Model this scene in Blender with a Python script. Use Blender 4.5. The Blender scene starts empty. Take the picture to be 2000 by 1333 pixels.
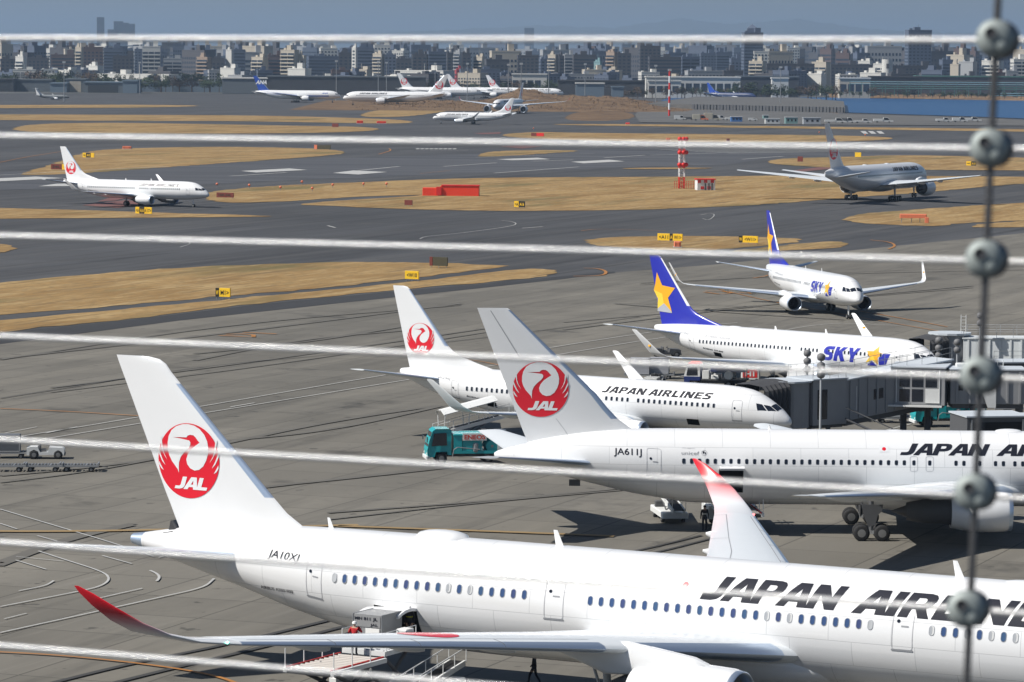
import bpy, bmesh, math, random
import numpy as np
from mathutils import Vector, Matrix, geometry
random.seed(7)
scene = bpy.context.scene
col = scene.collection
R = math.radians
# ------------------------------------------------------------------ camera
F_PX, CAM_H, HORIZON, ROLL = 7333.087, 34.10017, 103.06848, 0.00727   # in pixels of a 2000 x 1333 frame
PITCH = math.atan((666.5 - HORIZON) / F_PX)
cam_data = bpy.data.cameras.new('camera')
cam_data.sensor_width = 36.0
cam_data.lens = F_PX * 36.0 / 2000.0
cam_data.clip_start = 0.2
cam_data.clip_end = 120000.0
cam_data.dof.use_dof = True
cam_data.dof.focus_distance = 260.0
cam_data.dof.aperture_fstop = 20.0
cam = bpy.data.objects.new('camera', cam_data)
col.objects.link(cam)
cam.matrix_world = Matrix.Translation((0, 0, CAM_H)) @ Matrix.Rotation(math.pi / 2 - PITCH, 4, 'X') @ Matrix.Rotation(ROLL, 4, 'Z')
scene.camera = cam
# ------------------------------------------------------------------ sky and sun
SUN_AZ, SUN_EL = R(-164.0), R(47.0)          # azimuth counter-clockwise from +X
SUN = Vector((math.cos(SUN_EL) * math.cos(SUN_AZ), math.cos(SUN_EL) * math.sin(SUN_AZ), math.sin(SUN_EL)))
world = bpy.data.worlds.new('World')
scene.world = world
world.use_nodes = True
wn = world.node_tree
sky = wn.nodes.new('ShaderNodeTexSky')
sky.sky_type = 'NISHITA'
sky.sun_disc = False
sky.sun_elevation = SUN_EL
sky.sun_rotation = math.atan2(SUN.x, SUN.y)
sky.altitude = 30
sky.air_density = 1.0
sky.dust_density = 0.6
sky.ozone_density = 4.0
bg = wn.nodes['Background']
bg.inputs['Strength'].default_value = 0.05
wn.links.new(sky.outputs['Color'], bg.inputs['Color'])
sun_data = bpy.data.lights.new('sun', 'SUN')
sun_data.energy = 5.0
sun_data.angle = R(0.5)
sun_data.color = (1.0, 0.955, 0.885)
sun = bpy.data.objects.new('sun', sun_data)
col.objects.link(sun)
sun.rotation_euler = (-SUN).to_track_quat('-Z', 'Y').to_euler()
scene.view_settings.view_transform = 'Standard'
scene.view_settings.look = 'None'
scene.view_settings.gamma = 1.0
scene.view_settings.exposure = 0.22
scene.render.engine = 'CYCLES'
cy = scene.cycles
cy.use_denoising = True
cy.max_bounces = 6
cy.diffuse_bounces = 2
cy.glossy_bounces = 3
cy.transmission_bounces = 2
cy.volume_bounces = 1
cy.transparent_max_bounces = 8
cy.caustics_reflective = False
cy.caustics_refractive = False
# ------------------------------------------------------------------ pixel -> place helpers (survey of the photograph)
def ray(px, py):
    u, w = px - 1000.0, py - 666.5
    c, s = math.cos(-ROLL), math.sin(-ROLL)
    u, w = c * u - s * w, s * u + c * w
    return Vector((u, F_PX * math.cos(PITCH) - w * math.sin(PITCH), -F_PX * math.sin(PITCH) - w * math.cos(PITCH)))
def G(px, py, z=0.0):
    r = ray(px, py)
    t = (z - CAM_H) / r.z
    return Vector((r.x * t, r.y * t, z))
def at_depth(px, py, d):
    r = ray(px, py)
    t = d / r.y
    return Vector((r.x * t, d, CAM_H + r.z * t))
def lerp(a, b, t): return a + (b - a) * t
# ------------------------------------------------------------------ materials
MATS = {}
def nodes_of(name):
    m = bpy.data.materials.new(name)
    m.use_nodes = True
    nt = m.node_tree
    return m, nt, nt.nodes['Principled BSDF']
def rgba(c): return (c[0], c[1], c[2], 1.0)
def plain(name, c, rough=0.5, metal=0.0, coat=0.0, var=0.0, vscale=3.0, spec=0.5, emit=None, estr=0.0, bump=0.0):
    if name in MATS: return MATS[name]
    m, nt, b = nodes_of(name)
    b.inputs['Base Color'].default_value = rgba(c)
    b.inputs['Roughness'].default_value = rough
    b.inputs['Metallic'].default_value = metal
    b.inputs['Coat Weight'].default_value = coat
    b.inputs['Coat Roughness'].default_value = 0.08
    b.inputs['Specular IOR Level'].default_value = spec
    if emit:
        b.inputs['Emission Color'].default_value = rgba(emit)
        b.inputs['Emission Strength'].default_value = estr
    if var > 0:
        tc = nt.nodes.new('ShaderNodeTexCoord')
        n = nt.nodes.new('ShaderNodeTexNoise')
        n.inputs['Scale'].default_value = vscale
        n.inputs['Detail'].default_value = 5
        n.inputs['Roughness'].default_value = 0.65
        mx = nt.nodes.new('ShaderNodeMix')
        mx.data_type = 'RGBA'
        mx.inputs['A'].default_value = rgba([max(0, v * (1 - var)) for v in c])
        mx.inputs['B'].default_value = rgba([min(1, v * (1 + var)) for v in c])
        nt.links.new(tc.outputs['Object'], n.inputs['Vector'])
        nt.links.new(n.outputs['Fac'], mx.inputs['Factor'])
        nt.links.new(mx.outputs['Result'], b.inputs['Base Color'])
        if bump:
            bp = nt.nodes.new('ShaderNodeBump')
            bp.inputs['Strength'].default_value = bump
            nt.links.new(n.outputs['Fac'], bp.inputs['Height'])
            nt.links.new(bp.outputs['Normal'], b.inputs['Normal'])
    MATS[name] = m
    return m
def ground_mat(name, layers, base, rough=0.9, rot=0.0, joints=None, spec=0.3):
    """layers: (scale_x, scale_y, detail, lo, hi, colour, amount) noise layers mixed over the base colour, world coordinates"""
    m, nt, b = nodes_of(name)
    L = nt.links.new
    geo = nt.nodes.new('ShaderNodeNewGeometry')
    mp = nt.nodes.new('ShaderNodeMapping')
    mp.inputs['Rotation'].default_value = (0, 0, -rot)
    L(geo.outputs['Position'], mp.inputs['Vector'])
    cur = None
    for (sx, sy, det, lo, hi, c, amt) in layers:
        sc = nt.nodes.new('ShaderNodeVectorMath'); sc.operation = 'MULTIPLY'
        sc.inputs[1].default_value = (sx, sy, 1.0)
        L(mp.outputs['Vector'], sc.inputs[0])
        n = nt.nodes.new('ShaderNodeTexNoise')
        n.inputs['Scale'].default_value = 1.0
        n.inputs['Detail'].default_value = det
        n.inputs['Roughness'].default_value = 0.62
        L(sc.outputs['Vector'], n.inputs['Vector'])
        rp = nt.nodes.new('ShaderNodeMapRange')
        rp.inputs['From Min'].default_value = lo
        rp.inputs['From Max'].default_value = hi
        rp.inputs['To Max'].default_value = amt
        L(n.outputs['Fac'], rp.inputs['Value'])
        mx = nt.nodes.new('ShaderNodeMix'); mx.data_type = 'RGBA'
        L(rp.outputs['Result'], mx.inputs['Factor'])
        if cur is None: mx.inputs['A'].default_value = rgba(base)
        else: L(cur, mx.inputs['A'])
        mx.inputs['B'].default_value = rgba(c)
        cur = mx.outputs['Result']
    if joints:
        size, width, c, amt = joints
        br = nt.nodes.new('ShaderNodeTexBrick')
        br.offset = 0.0
        br.inputs['Scale'].default_value = 1.0
        br.inputs['Mortar Size'].default_value = width
        br.inputs['Brick Width'].default_value = size
        br.inputs['Row Height'].default_value = size
        br.inputs['Color1'].default_value = (0.42, 0.42, 0.42, 1)
        br.inputs['Color2'].default_value = (0.58, 0.58, 0.58, 1)
        br.inputs['Mortar'].default_value = (0.5, 0.5, 0.5, 1)
        L(mp.outputs['Vector'], br.inputs['Vector'])
        ov = nt.nodes.new('ShaderNodeMix'); ov.data_type = 'RGBA'; ov.blend_type = 'OVERLAY'
        ov.inputs['Factor'].default_value = 0.45
        L(cur, ov.inputs['A']); L(br.outputs['Color'], ov.inputs['B'])
        ml = nt.nodes.new('ShaderNodeMath'); ml.operation = 'MULTIPLY'; ml.inputs[1].default_value = amt
        L(br.outputs['Fac'], ml.inputs[0])
        mx = nt.nodes.new('ShaderNodeMix'); mx.data_type = 'RGBA'
        L(ml.outputs['Value'], mx.inputs['Factor']); L(ov.outputs['Result'], mx.inputs['A'])
        mx.inputs['B'].default_value = rgba(c)
        cur = mx.outputs['Result']
    L(cur, b.inputs['Base Color'])
    b.inputs['Roughness'].default_value = rough
    b.inputs['Specular IOR Level'].default_value = spec
    MATS[name] = m
    return m
WHITE = plain('aircraft_white', (0.80, 0.81, 0.82), 0.28, coat=0.5, var=0.03, vscale=0.6)
def skin_mat():
    m, nt, b = nodes_of('fuselage_skin')
    L = nt.links.new
    tc = nt.nodes.new('ShaderNodeTexCoord'); sp = nt.nodes.new('ShaderNodeSeparateXYZ'); cb_ = nt.nodes.new('ShaderNodeCombineXYZ')
    L(tc.outputs['Object'], sp.inputs[0]); L(sp.outputs['X'], cb_.inputs[0]); L(sp.outputs['Z'], cb_.inputs[1])
    br = nt.nodes.new('ShaderNodeTexBrick'); br.offset = .37; br.inputs['Scale'].default_value = 1.0; br.inputs['Brick Width'].default_value = 3.4; br.inputs['Row Height'].default_value = 1.24; br.inputs['Mortar Size'].default_value = .018
    br.inputs['Color1'].default_value = (.795, .805, .815, 1); br.inputs['Color2'].default_value = (.825, .83, .835, 1); br.inputs['Mortar'].default_value = (.58, .59, .60, 1)
    L(cb_.outputs[0], br.inputs['Vector'])
    st = nt.nodes.new('ShaderNodeVectorMath'); st.operation = 'MULTIPLY'; st.inputs[1].default_value = (.12, 1.6, 1.1); L(tc.outputs['Object'], st.inputs[0])
    n = nt.nodes.new('ShaderNodeTexNoise'); n.inputs['Scale'].default_value = 1.0; n.inputs['Detail'].default_value = 6; L(st.outputs['Vector'], n.inputs['Vector'])
    mr2 = nt.nodes.new('ShaderNodeMapRange'); mr2.inputs['From Min'].default_value = .5; mr2.inputs['From Max'].default_value = .75; mr2.inputs['To Max'].default_value = .35; L(n.outputs['Fac'], mr2.inputs['Value'])
    mx = nt.nodes.new('ShaderNodeMix'); mx.data_type = 'RGBA'; L(mr2.outputs['Result'], mx.inputs['Factor']); L(br.outputs['Color'], mx.inputs['A']); mx.inputs['B'].default_value = (.68, .67, .65, 1)
    L(mx.outputs['Result'], b.inputs['Base Color'])
    b.inputs['Coat Weight'].default_value = .5; b.inputs['Coat Roughness'].default_value = .1
    rr = nt.nodes.new('ShaderNodeMapRange'); rr.inputs['To Min'].default_value = .22; rr.inputs['To Max'].default_value = .42; L(n.outputs['Fac'], rr.inputs['Value']); L(rr.outputs['Result'], b.inputs['Roughness'])
    n2 = nt.nodes.new('ShaderNodeTexNoise'); n2.inputs['Scale'].default_value = .9; L(tc.outputs['Object'], n2.inputs['Vector'])
    bp = nt.nodes.new('ShaderNodeBump'); bp.inputs['Strength'].default_value = .06; bp.inputs['Distance'].default_value = .05; L(n2.outputs['Fac'], bp.inputs['Height']); L(bp.outputs['Normal'], b.inputs['Normal'])
    return m
SKINW = skin_mat()
JALRED = plain('jal_red', (0.72, 0.012, 0.03), 0.35, coat=0.3)
TITLE = plain('title_black', (0.012, 0.014, 0.025), 0.6, spec=0.2)
LINE = plain('panel_line_grey', (0.30, 0.31, 0.33), 0.6)
LIGHTLINE = plain('door_outline_grey', (0.50, 0.51, 0.53), 0.6)
METAL = plain('bare_metal', (0.56, 0.66, 0.80), 0.34, metal=0.75)  # bluish base colour carries the reflection of the sky
DARKMETAL = plain('dark_metal', (0.10, 0.10, 0.105), 0.45, metal=0.6)
GREYP = plain('grey_paint', (0.42, 0.44, 0.46), 0.45, var=0.05)
WGREY = plain('wing_grey', (0.70, 0.735, 0.76), 0.35, coat=0.2, var=0.04, vscale=1.5)
TYRE = plain('tyre_rubber', (0.018, 0.018, 0.019), 0.85)
HUB = plain('wheel_hub', (0.24, 0.24, 0.24), 0.4, metal=0.4)
BLACK = plain('black_void', (0.008, 0.008, 0.009), 0.8)
GLASS = plain('cabin_glass', (0.012, 0.016, 0.026), 0.12, coat=0.5)
GLASSB = plain('blue_cabin_glass', (0.045, 0.085, 0.20), 0.15, coat=0.4)
GLASSB2 = plain('violet_cabin_glass', (0.056, 0.076, 0.185), 0.15, coat=0.4)
GLASSB3 = plain('teal_cabin_glass', (0.05, 0.10, 0.20), 0.2, coat=0.4)
SHADE = plain('window_shade', (0.62, 0.63, 0.63), 0.5)
RIM = plain('window_rim', (0.38, 0.40, 0.43), 0.4)
SKYBLUE = plain('deep_blue_paint', (0.022, 0.030, 0.40), 0.32, coat=0.4)
STARY = plain('star_yellow', (0.86, 0.42, 0.02), 0.4)
STARY2 = plain('star_pale_yellow', (0.90, 0.62, 0.06), 0.4)
STARG = plain('star_grey', (0.42, 0.44, 0.47), 0.4)
ANABLUE = plain('ana_blue', (0.012, 0.07, 0.42), 0.35, coat=0.3)
TEAL = plain('teal_paint', (0.01, 0.38, 0.41), 0.38, coat=0.3, var=0.08, vscale=2.0)
GSEW = plain('vehicle_white', (0.72, 0.73, 0.72), 0.45, var=0.08, vscale=2.5)
STEEL = plain('galvanised_steel', (0.34, 0.35, 0.36), 0.5, metal=0.5, var=0.15, vscale=4)
CHARC = plain('charcoal_paint', (0.085, 0.087, 0.092), 0.6, var=0.12, vscale=1.2)
BRIDGE = plain('bridge_grey', (0.29, 0.295, 0.305), 0.62, var=0.10, vscale=1.0)
BRIDGEW = plain('bridge_white', (0.62, 0.65, 0.66), 0.5, var=0.08, vscale=0.8)
ROOFG = plain('bridge_roof_grey', (0.52, 0.56, 0.60), 0.55, var=0.10, vscale=1.5)
SIGNY = plain('sign_yellow', (0.90, 0.56, 0.015), 0.5)
SIGNK = plain('sign_black', (0.02, 0.018, 0.012), 0.5)
SIGNR = plain('sign_dark_red', (0.16, 0.03, 0.02), 0.6)
ORANGE = plain('signal_orange', (0.86, 0.055, 0.02), 0.5)
PINKOR = plain('faded_orange', (0.72, 0.20, 0.10), 0.6)
MASTR = plain('mast_red', (0.66, 0.02, 0.015), 0.5)
MASTW = plain('mast_white', (0.75, 0.76, 0.78), 0.5)
# ------------------------------------------------------------------ object helpers
def tag(o, label=None, cat=None, group=None, kind=None):
    if label: o['label'] = label
    if cat: o['category'] = cat
    if group: o['group'] = group
    if kind: o['kind'] = kind
    return o
def thing(name, label, cat, loc=(0, 0, 0), rz=0.0, group=None):
    o = bpy.data.objects.new(name, None)
    o.empty_display_size = 0.5
    col.objects.link(o)
    o.location = loc
    o.rotation_euler = (0, 0, rz)
    return tag(o, label, cat, group)
def link(name, me, parent=None, loc=None):
    o = bpy.data.objects.new(name, me)
    col.objects.link(o)
    if parent is not None: o.parent = parent
    if loc is not None: o.location = loc
    return o
def copy_tree(o, parent=None):
    c = o.copy()
    col.objects.link(c)
    c.parent = parent
    for ch in list(o.children): copy_tree(ch, c)
    return c
class MB:
    """collects shapes and links them as ONE mesh object; materials by slot"""
    def __init__(s): s.v = []; s.f = []; s.m = []; s.mats = []; s.cur = 0
    def use(s, mat):
        if mat not in s.mats: s.mats.append(mat)
        s.cur = s.mats.index(mat)
        return s
    def face(s, idx): s.f.append(tuple(idx)); s.m.append(s.cur)
    def poly(s, pts):
        b = len(s.v); s.v += [tuple(p) for p in pts]; s.face(range(b, b + len(pts)))
        return s
    def box(s, x0, x1, y0, y1, z0, z1, M=None):
        b = len(s.v)
        p = [(x0, y0, z0), (x1, y0, z0), (x1, y1, z0), (x0, y1, z0), (x0, y0, z1), (x1, y0, z1), (x1, y1, z1), (x0, y1, z1)]
        if M is not None: p = [tuple(M @ Vector(q)) for q in p]
        s.v += p
        for q in ((0, 3, 2, 1), (4, 5, 6, 7), (0, 1, 5, 4), (1, 2, 6, 5), (2, 3, 7, 6), (3, 0, 4, 7)): s.face([b + i for i in q])
        return s
    def bbox(s, x0, x1, y0, y1, z0, z1, c=0.05, M=None):
        """box with chamfered vertical and top edges"""
        c = min(c, (x1 - x0) * .45, (y1 - y0) * .45, (z1 - z0) * .45)
        def ring(i, z): return [(x0 + i, y0 + c, z), (x0 + c, y0 + i, z), (x1 - c, y0 + i, z), (x1 - i, y0 + c, z), (x1 - i, y1 - c, z), (x1 - c, y1 - i, z), (x0 + c, y1 - i, z), (x0 + i, y1 - c, z)]
        rs = [ring(0, z0), ring(0, z1 - c), ring(c * .9, z1)]
        if M is not None: rs = [[tuple(M @ Vector(q)) for q in r] for r in rs]
        return s.loft(rs)
    def loft(s, rings, close=True, caps=True):
        b = len(s.v); n = len(rings[0])
        for r in rings: s.v += [tuple(p) for p in r]
        for i in range(len(rings) - 1):
            for j in range(n if close else n - 1):
                k = (j + 1) % n
                s.face((b + i * n + j, b + i * n + k, b + (i + 1) * n + k, b + (i + 1) * n + j))
        if caps and close:
            s.face([b + j for j in reversed(range(n))])
            e = b + (len(rings) - 1) * n
            s.face([e + j for j in range(n)])
        return s
    def tube(s, p0, p1, r0, r1=None, n=8, caps=True):
        p0, p1 = Vector(p0), Vector(p1)
        r1 = r0 if r1 is None else r1
        d = (p1 - p0).normalized()
        a = d.orthogonal().normalized(); c = d.cross(a)
        rg = lambda p, r: [tuple(p + (a * math.cos(2 * math.pi * i / n) + c * math.sin(2 * math.pi * i / n)) * r) for i in range(n)]
        return s.loft([rg(p0, r0), rg(p1, r1)], caps=caps)
    def path(s, pts, r, n=6):
        for a, b in zip(pts, pts[1:]): s.tube(a, b, r, n=n)
        return s
    def lathe(s, prof, origin, axis, n=20, sy=1.0, sz=1.0, caps=True):
        """profile (distance along axis, radius)"""
        o, ax = Vector(origin), Vector(axis).normalized()
        a = Vector((0, 0, 1)) if abs(ax.z) < .9 else Vector((1, 0, 0))
        a = (a - ax * a.dot(ax)).normalized(); c = ax.cross(a)
        rs = [[tuple(o + ax * d + a * (math.cos(2 * math.pi * i / n) * r * sz) + c * (math.sin(2 * math.pi * i / n) * r * sy)) for i in range(n)] for d, r in prof]
        return s.loft(rs, caps=caps)
    def prism(s, pts, z0, z1):
        return s.loft([[(p[0], p[1], z0) for p in pts], [(p[0], p[1], z1) for p in pts]])
    def mesh(s, name='mesh', smooth=False):
        me = bpy.data.meshes.new(name)
        me.from_pydata(s.v, [], s.f)
        for m in s.mats: me.materials.append(m)
        if len(s.mats) > 1: me.polygons.foreach_set('material_index', s.m)
        if smooth: me.polygons.foreach_set('use_smooth', [True] * len(s.f))
        bm = bmesh.new(); bm.from_mesh(me); bmesh.ops.recalc_face_normals(bm, faces=bm.faces); bm.to_mesh(me); bm.free()
        me.update()
        return me
    def obj(s, name, mat=None, parent=None, smooth=False, loc=None):
        if mat is not None and not s.mats: s.mats = [mat]
        return link(name, s.mesh(name, smooth), parent, loc)
def smooth_angle(o, deg=40):
    me = o.data
    me.polygons.foreach_set('use_smooth', [True] * len(me.polygons))
    me.set_sharp_from_angle(angle=R(deg))
    return o
# ------------------------------------------------------------------ flat 2D shapes (print) that get wrapped onto surfaces
_text_cache = {}
def text2d(s, h=1.0, bold=0.0, shear=0.0, xs=1.0, spacing=1.0):
    """lettering as 2D triangles: verts [(u,v)], faces; cap height = h, starts at u=0, baseline v=0"""
    key = (s, h, bold, shear, xs, spacing)
    if key in _text_cache: return _text_cache[key]
    cu = bpy.data.curves.new('lettering', 'FONT')
    cu.body = s; cu.size = 1.0; cu.offset = bold; cu.shear = shear; cu.space_character = spacing; cu.resolution_u = 4
    ob = bpy.data.objects.new('lettering', cu)
    col.objects.link(ob)
    dg = bpy.context.evaluated_depsgraph_get()
    me = bpy.data.meshes.new_from_object(ob.evaluated_get(dg))
    vs = np.array([v.co[:2] for v in me.vertices]); fs = [tuple(p.vertices) for p in me.polygons]
    col.objects.unlink(ob); bpy.data.objects.remove(ob); bpy.data.curves.remove(cu); bpy.data.meshes.remove(me)
    capH = 0.729
    k = h / capH
    vs = vs * [k * xs, k]
    vs[:, 0] -= vs[:, 0].min()
    _text_cache[key] = (vs, fs)
    return vs, fs
HEAVY = {
    'A': (1.16, [[(0, 0), (.40, 1), (.86, 1), (1.16, 0), (.81, 0), (.765, .19), (.42, .19), (.345, 0)], [(.52, .40), (.715, .40), (.645, .74)]]),
    'J': (.80, [[(0, 0), (.42, 0), (.62, .05), (.74, .16), (.78, .34), (.78, 1), (.42, 1), (.42, .36), (.38, .27), (.30, .24), (0, .24)]]),
    'P': (1.0, [[(0, 0), (.34, 0), (.34, .32), (.62, .32), (.86, .38), (.98, .52), (1, .66), (.97, .82), (.86, .95), (.65, 1), (0, 1)], [(.34, .54), (.56, .54), (.64, .58), (.66, .66), (.64, .74), (.56, .78), (.34, .78)]]),
    'N': (1.10, [[(0, 0), (.32, 0), (.32, .52), (.72, 0), (1.08, 0), (1.08, 1), (.76, 1), (.76, .48), (.36, 1), (0, 1)]]),
    'I': (.36, [[(0, 0), (.35, 0), (.35, 1), (0, 1)]]),
    'R': (1.06, [[(0, 0), (.34, 0), (.34, .32), (.48, .32), (.70, 0), (1.08, 0), (.80, .37), (.94, .47), (1, .66), (.97, .82), (.86, .95), (.65, 1), (0, 1)], [(.34, .54), (.56, .54), (.64, .58), (.66, .66), (.64, .74), (.56, .78), (.34, .78)]]),
    'L': (.84, [[(0, 0), (.84, 0), (.84, .25), (.34, .25), (.34, 1), (0, 1)]]),
    'E': (.92, [[(0, 0), (.92, 0), (.92, .22), (.34, .22), (.34, .40), (.84, .40), (.84, .60), (.34, .60), (.34, .78), (.92, .78), (.92, 1), (0, 1)]]),
    'S': (.98, [[(0, 0), (.64, 0), (.84, .05), (.96, .18), (.98, .34), (.92, .50), (.78, .58), (.44, .62), (.37, .66), (.37, .73), (.44, .77), (.94, .77), (.94, 1), (.36, 1), (.14, .93), (.03, .80), (.03, .62), (.12, .48), (.30, .41), (.58, .38), (.63, .34), (.63, .27), (.56, .23), (0, .23)]]),
    'K': (1.05, [[(0, 0), (.34, 0), (.34, .34), (.42, .43), (.66, 0), (1.08, 0), (.68, .66), (1.06, 1), (.62, 1), (.34, .70), (.34, 1), (0, 1)]]),
    'Y': (1.10, [[(.38, 0), (.73, 0), (.73, .40), (1.12, 1), (.74, 1), (.555, .66), (.38, 1), (0, 1), (.38, .40)]])}
def heavy2d(s, width, h, shear=.36, gap=.10, space=.42):
    x = 0.0; V = []; Fc = []
    for c in s:
        if c == ' ': x += space; continue
        w, loops = HEAVY[c]
        if c == 'A': x -= .12
        vs, fs = shape2d(loops)
        b = len(V)
        V += [(x + p[0] + shear * p[1], p[1]) for p in vs]; Fc += [tuple(i + b for i in f) for f in fs]
        x += w + gap - (.12 if c == 'A' else 0)
    V = np.array(V); V[:, 0] -= V[:, 0].min(); V[:, 0] *= width / V[:, 0].max(); V[:, 1] *= h
    return V, Fc
def shape2d(loops):
    """polygon with holes -> 2D triangles"""
    vs = [Vector((p[0], p[1], 0)) for l in loops for p in l]
    tris = geometry.tessellate_polygon([[Vector((p[0], p[1], 0)) for p in l] for l in loops])
    return np.array([v[:2] for v in vs]), [tuple(t) for t in tris]
def wrapped(name, vf, fn, mat, parent, du=None, dv=0.2, off=0.0, smooth=True):
    """cut the 2D shape along a grid and map each vertex through fn(u, v) -> 3D"""
    vs, fs = vf
    bm = bmesh.new()
    bv = [bm.verts.new((v[0], v[1], 0)) for v in vs]
    for f in fs:
        try: bm.faces.new([bv[i] for i in f])
        except ValueError: pass
    bmesh.ops.remove_doubles(bm, verts=bm.verts, dist=1e-5)
    lo, hi = vs.min(0), vs.max(0)
    for ax, d in ((1, dv), (0, du)):
        if not d: continue
        t = lo[ax] + d
        while t < hi[ax]:
            co = (t, 0, 0) if ax == 0 else (0, t, 0); no = (1, 0, 0) if ax == 0 else (0, 1, 0)
            bmesh.ops.bisect_plane(bm, geom=bm.verts[:] + bm.edges[:] + bm.faces[:], plane_co=co, plane_no=no, dist=1e-6)
            t += d
    for v in bm.verts: v.co = fn(v.co.x, v.co.y)
    me = bpy.data.meshes.new(name)
    bm.to_mesh(me); bm.free()
    me.materials.append(mat)
    if smooth: me.polygons.foreach_set('use_smooth', [True] * len(me.polygons))
    return link(name, me, parent)
def rrect(u0, u1, v0, v1, r, n=5):
    r = min(r, (u1 - u0) / 2, (v1 - v0) / 2)
    out = []
    for cx, cyy, a0 in ((u1 - r, v1 - r, 0), (u0 + r, v1 - r, 90), (u0 + r, v0 + r, 180), (u1 - r, v0 + r, 270)):
        for i in range(n + 1):
            a = R(a0 + 90 * i / n); out.append((cx + r * math.cos(a), cyy + r * math.sin(a)))
    return out
def circle2d(r=1.0, n=48, cx=0.0, cyy=0.0): return [(cx + r * math.cos(2 * math.pi * i / n), cyy + r * math.sin(2 * math.pi * i / n)) for i in range(n)]
# ------------------------------------------------------------------ the ground
APRON_ROT = math.atan2((G(1000, 672) - G(230, 822)).y, (G(1000, 672) - G(230, 822)).x)
ASPHALT = ground_mat('taxiway_asphalt', [
    (0.006, 0.05, 6, 0.35, 0.68, (0.034, 0.035, 0.038), 1.0), (0.004, 0.22, 4, 0.45, 0.72, (0.098, 0.096, 0.094), 0.8), (0.012, 0.5, 4, 0.54, 0.70, (0.022, 0.022, 0.024), 0.8), (0.05, 0.08, 4, 0.58, 0.72, (0.085, 0.084, 0.082), 0.6), (1.2, 1.2, 3, 0.4, 0.7, (0.060, 0.060, 0.062), 0.5)],
    (0.076, 0.078, 0.083), rot=APRON_ROT, joints=(30.0, 0.18, (0.03, 0.03, 0.031), 0.5))
APRON = ground_mat('apron_concrete', [
    (0.010, 0.030, 6, 0.36, 0.66, (0.112, 0.106, 0.092), 0.9), (0.012, 0.12, 5, 0.48, 0.72, (0.228, 0.212, 0.178), 0.7), (0.035, 0.40, 5, 0.55, 0.74, (0.072, 0.068, 0.060), 0.7), (0.03, 0.9, 3, 0.62, 0.74, (0.24, 0.225, 0.20), 0.4),
    (0.9, 0.9, 4, 0.42, 0.7, (0.150, 0.140, 0.120), 0.5), (0.08, 0.08, 5, 0.60, 0.70, (0.050, 0.048, 0.044), 0.7), (0.4, 0.4, 3, 0.66, 0.70, (0.035, 0.034, 0.032), 0.6)], (0.168, 0.157, 0.134), rot=APRON_ROT, joints=(7.5, 0.07, (0.058, 0.055, 0.048), 0.75))
ASPHD = ground_mat('fresh_asphalt', [(0.01, 0.08, 5, 0.4, 0.7, (0.030, 0.031, 0.034), 1.0), (0.8, 0.8, 3, 0.4, 0.7, (0.05, 0.05, 0.052), 0.4)], (0.042, 0.043, 0.046), rot=APRON_ROT)
RUNWAY = ground_mat('runway_asphalt', [(0.004, 0.12, 5, 0.4, 0.66, (0.046, 0.048, 0.054), 1.0), (0.003, 0.3, 4, 0.55, 0.72, (0.15, 0.153, 0.16), 0.65), (0.006, 0.6, 4, 0.55, 0.7, (0.025, 0.025, 0.028), 0.7)], (0.088, 0.091, 0.100), rot=R(-8))
GRASS = ground_mat('dry_winter_grass', [
    (0.02, 0.07, 6, 0.38, 0.66, (0.225, 0.135, 0.055), 1.0), (0.05, 0.30, 5, 0.48, 0.72, (0.45, 0.335, 0.175), 0.75), (0.012, 0.05, 5, 0.54, 0.68, (0.125, 0.115, 0.055), 0.85), (0.03, 0.45, 4, 0.54, 0.68, (0.165, 0.110, 0.060), 0.85), (0.5, 1.0, 5, 0.45, 0.65, (0.20, 0.145, 0.075), 0.65), (0.1, 1.2, 3, 0.6, 0.7, (0.46, 0.36, 0.20), 0.55)],
    (0.345, 0.232, 0.105), rough=1.0, spec=0.05, rot=APRON_ROT)
SCRUB = ground_mat('brown_scrub', [(0.03, 0.03, 6, 0.4, 0.66, (0.105, 0.068, 0.044), 1.0), (0.1, 0.15, 5, 0.5, 0.72, (0.27, 0.19, 0.11), 0.7), (0.35, 0.35, 4, .5, .65, (0.08, 0.06, 0.04), .6)], (0.185, 0.122, 0.072), rough=1.0, spec=0.05)
DIRT = ground_mat('grey_site_ground', [(0.02, 0.06, 6, 0.4, 0.7, (0.075, 0.074, 0.072), 1.0), (0.06, 0.2, 4, 0.5, 0.75, (0.19, 0.185, 0.175), 0.5)], (0.118, 0.115, 0.110), rough=0.95)
CITYG = ground_mat('city_ground', [(0.004, 0.01, 5, 0.4, 0.7, (0.05, 0.055, 0.05), 1.0)], (0.095, 0.095, 0.092), rough=0.95)
def sheet(name, pts, z, mat, kind='structure'):
    me = bpy.data.meshes.new(name)
    vs, fs = shape2d([[(p.x, p.y) for p in pts]])
    me.from_pydata([(v[0], v[1], z) for v in vs], [], fs)
    bm = bmesh.new(); bm.from_mesh(me)
    for f in bm.faces:
        f.normal_update()
        if f.normal.z < 0: f.normal_flip()
    bm.to_mesh(me); bm.free()
    me.materials.append(mat)
    return tag(link(name, me), kind=kind)
def smooth_loop(pts, it=2):
    for _ in range(it):
        q = []
        for i, a in enumerate(pts):
            b = pts[(i + 1) % len(pts)]
            q += [a * 0.75 + b * 0.25, a * 0.25 + b * 0.75]
        pts = q
    return pts
def P(*xy): return [G(x, y) for x, y in xy]
gme = MB().poly([(-60000, -200, 0), (60000, -200, 0), (60000, 70000, 0), (-60000, 70000, 0)])
tag(gme.obj('ground', ASPHALT), kind='structure')
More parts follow.
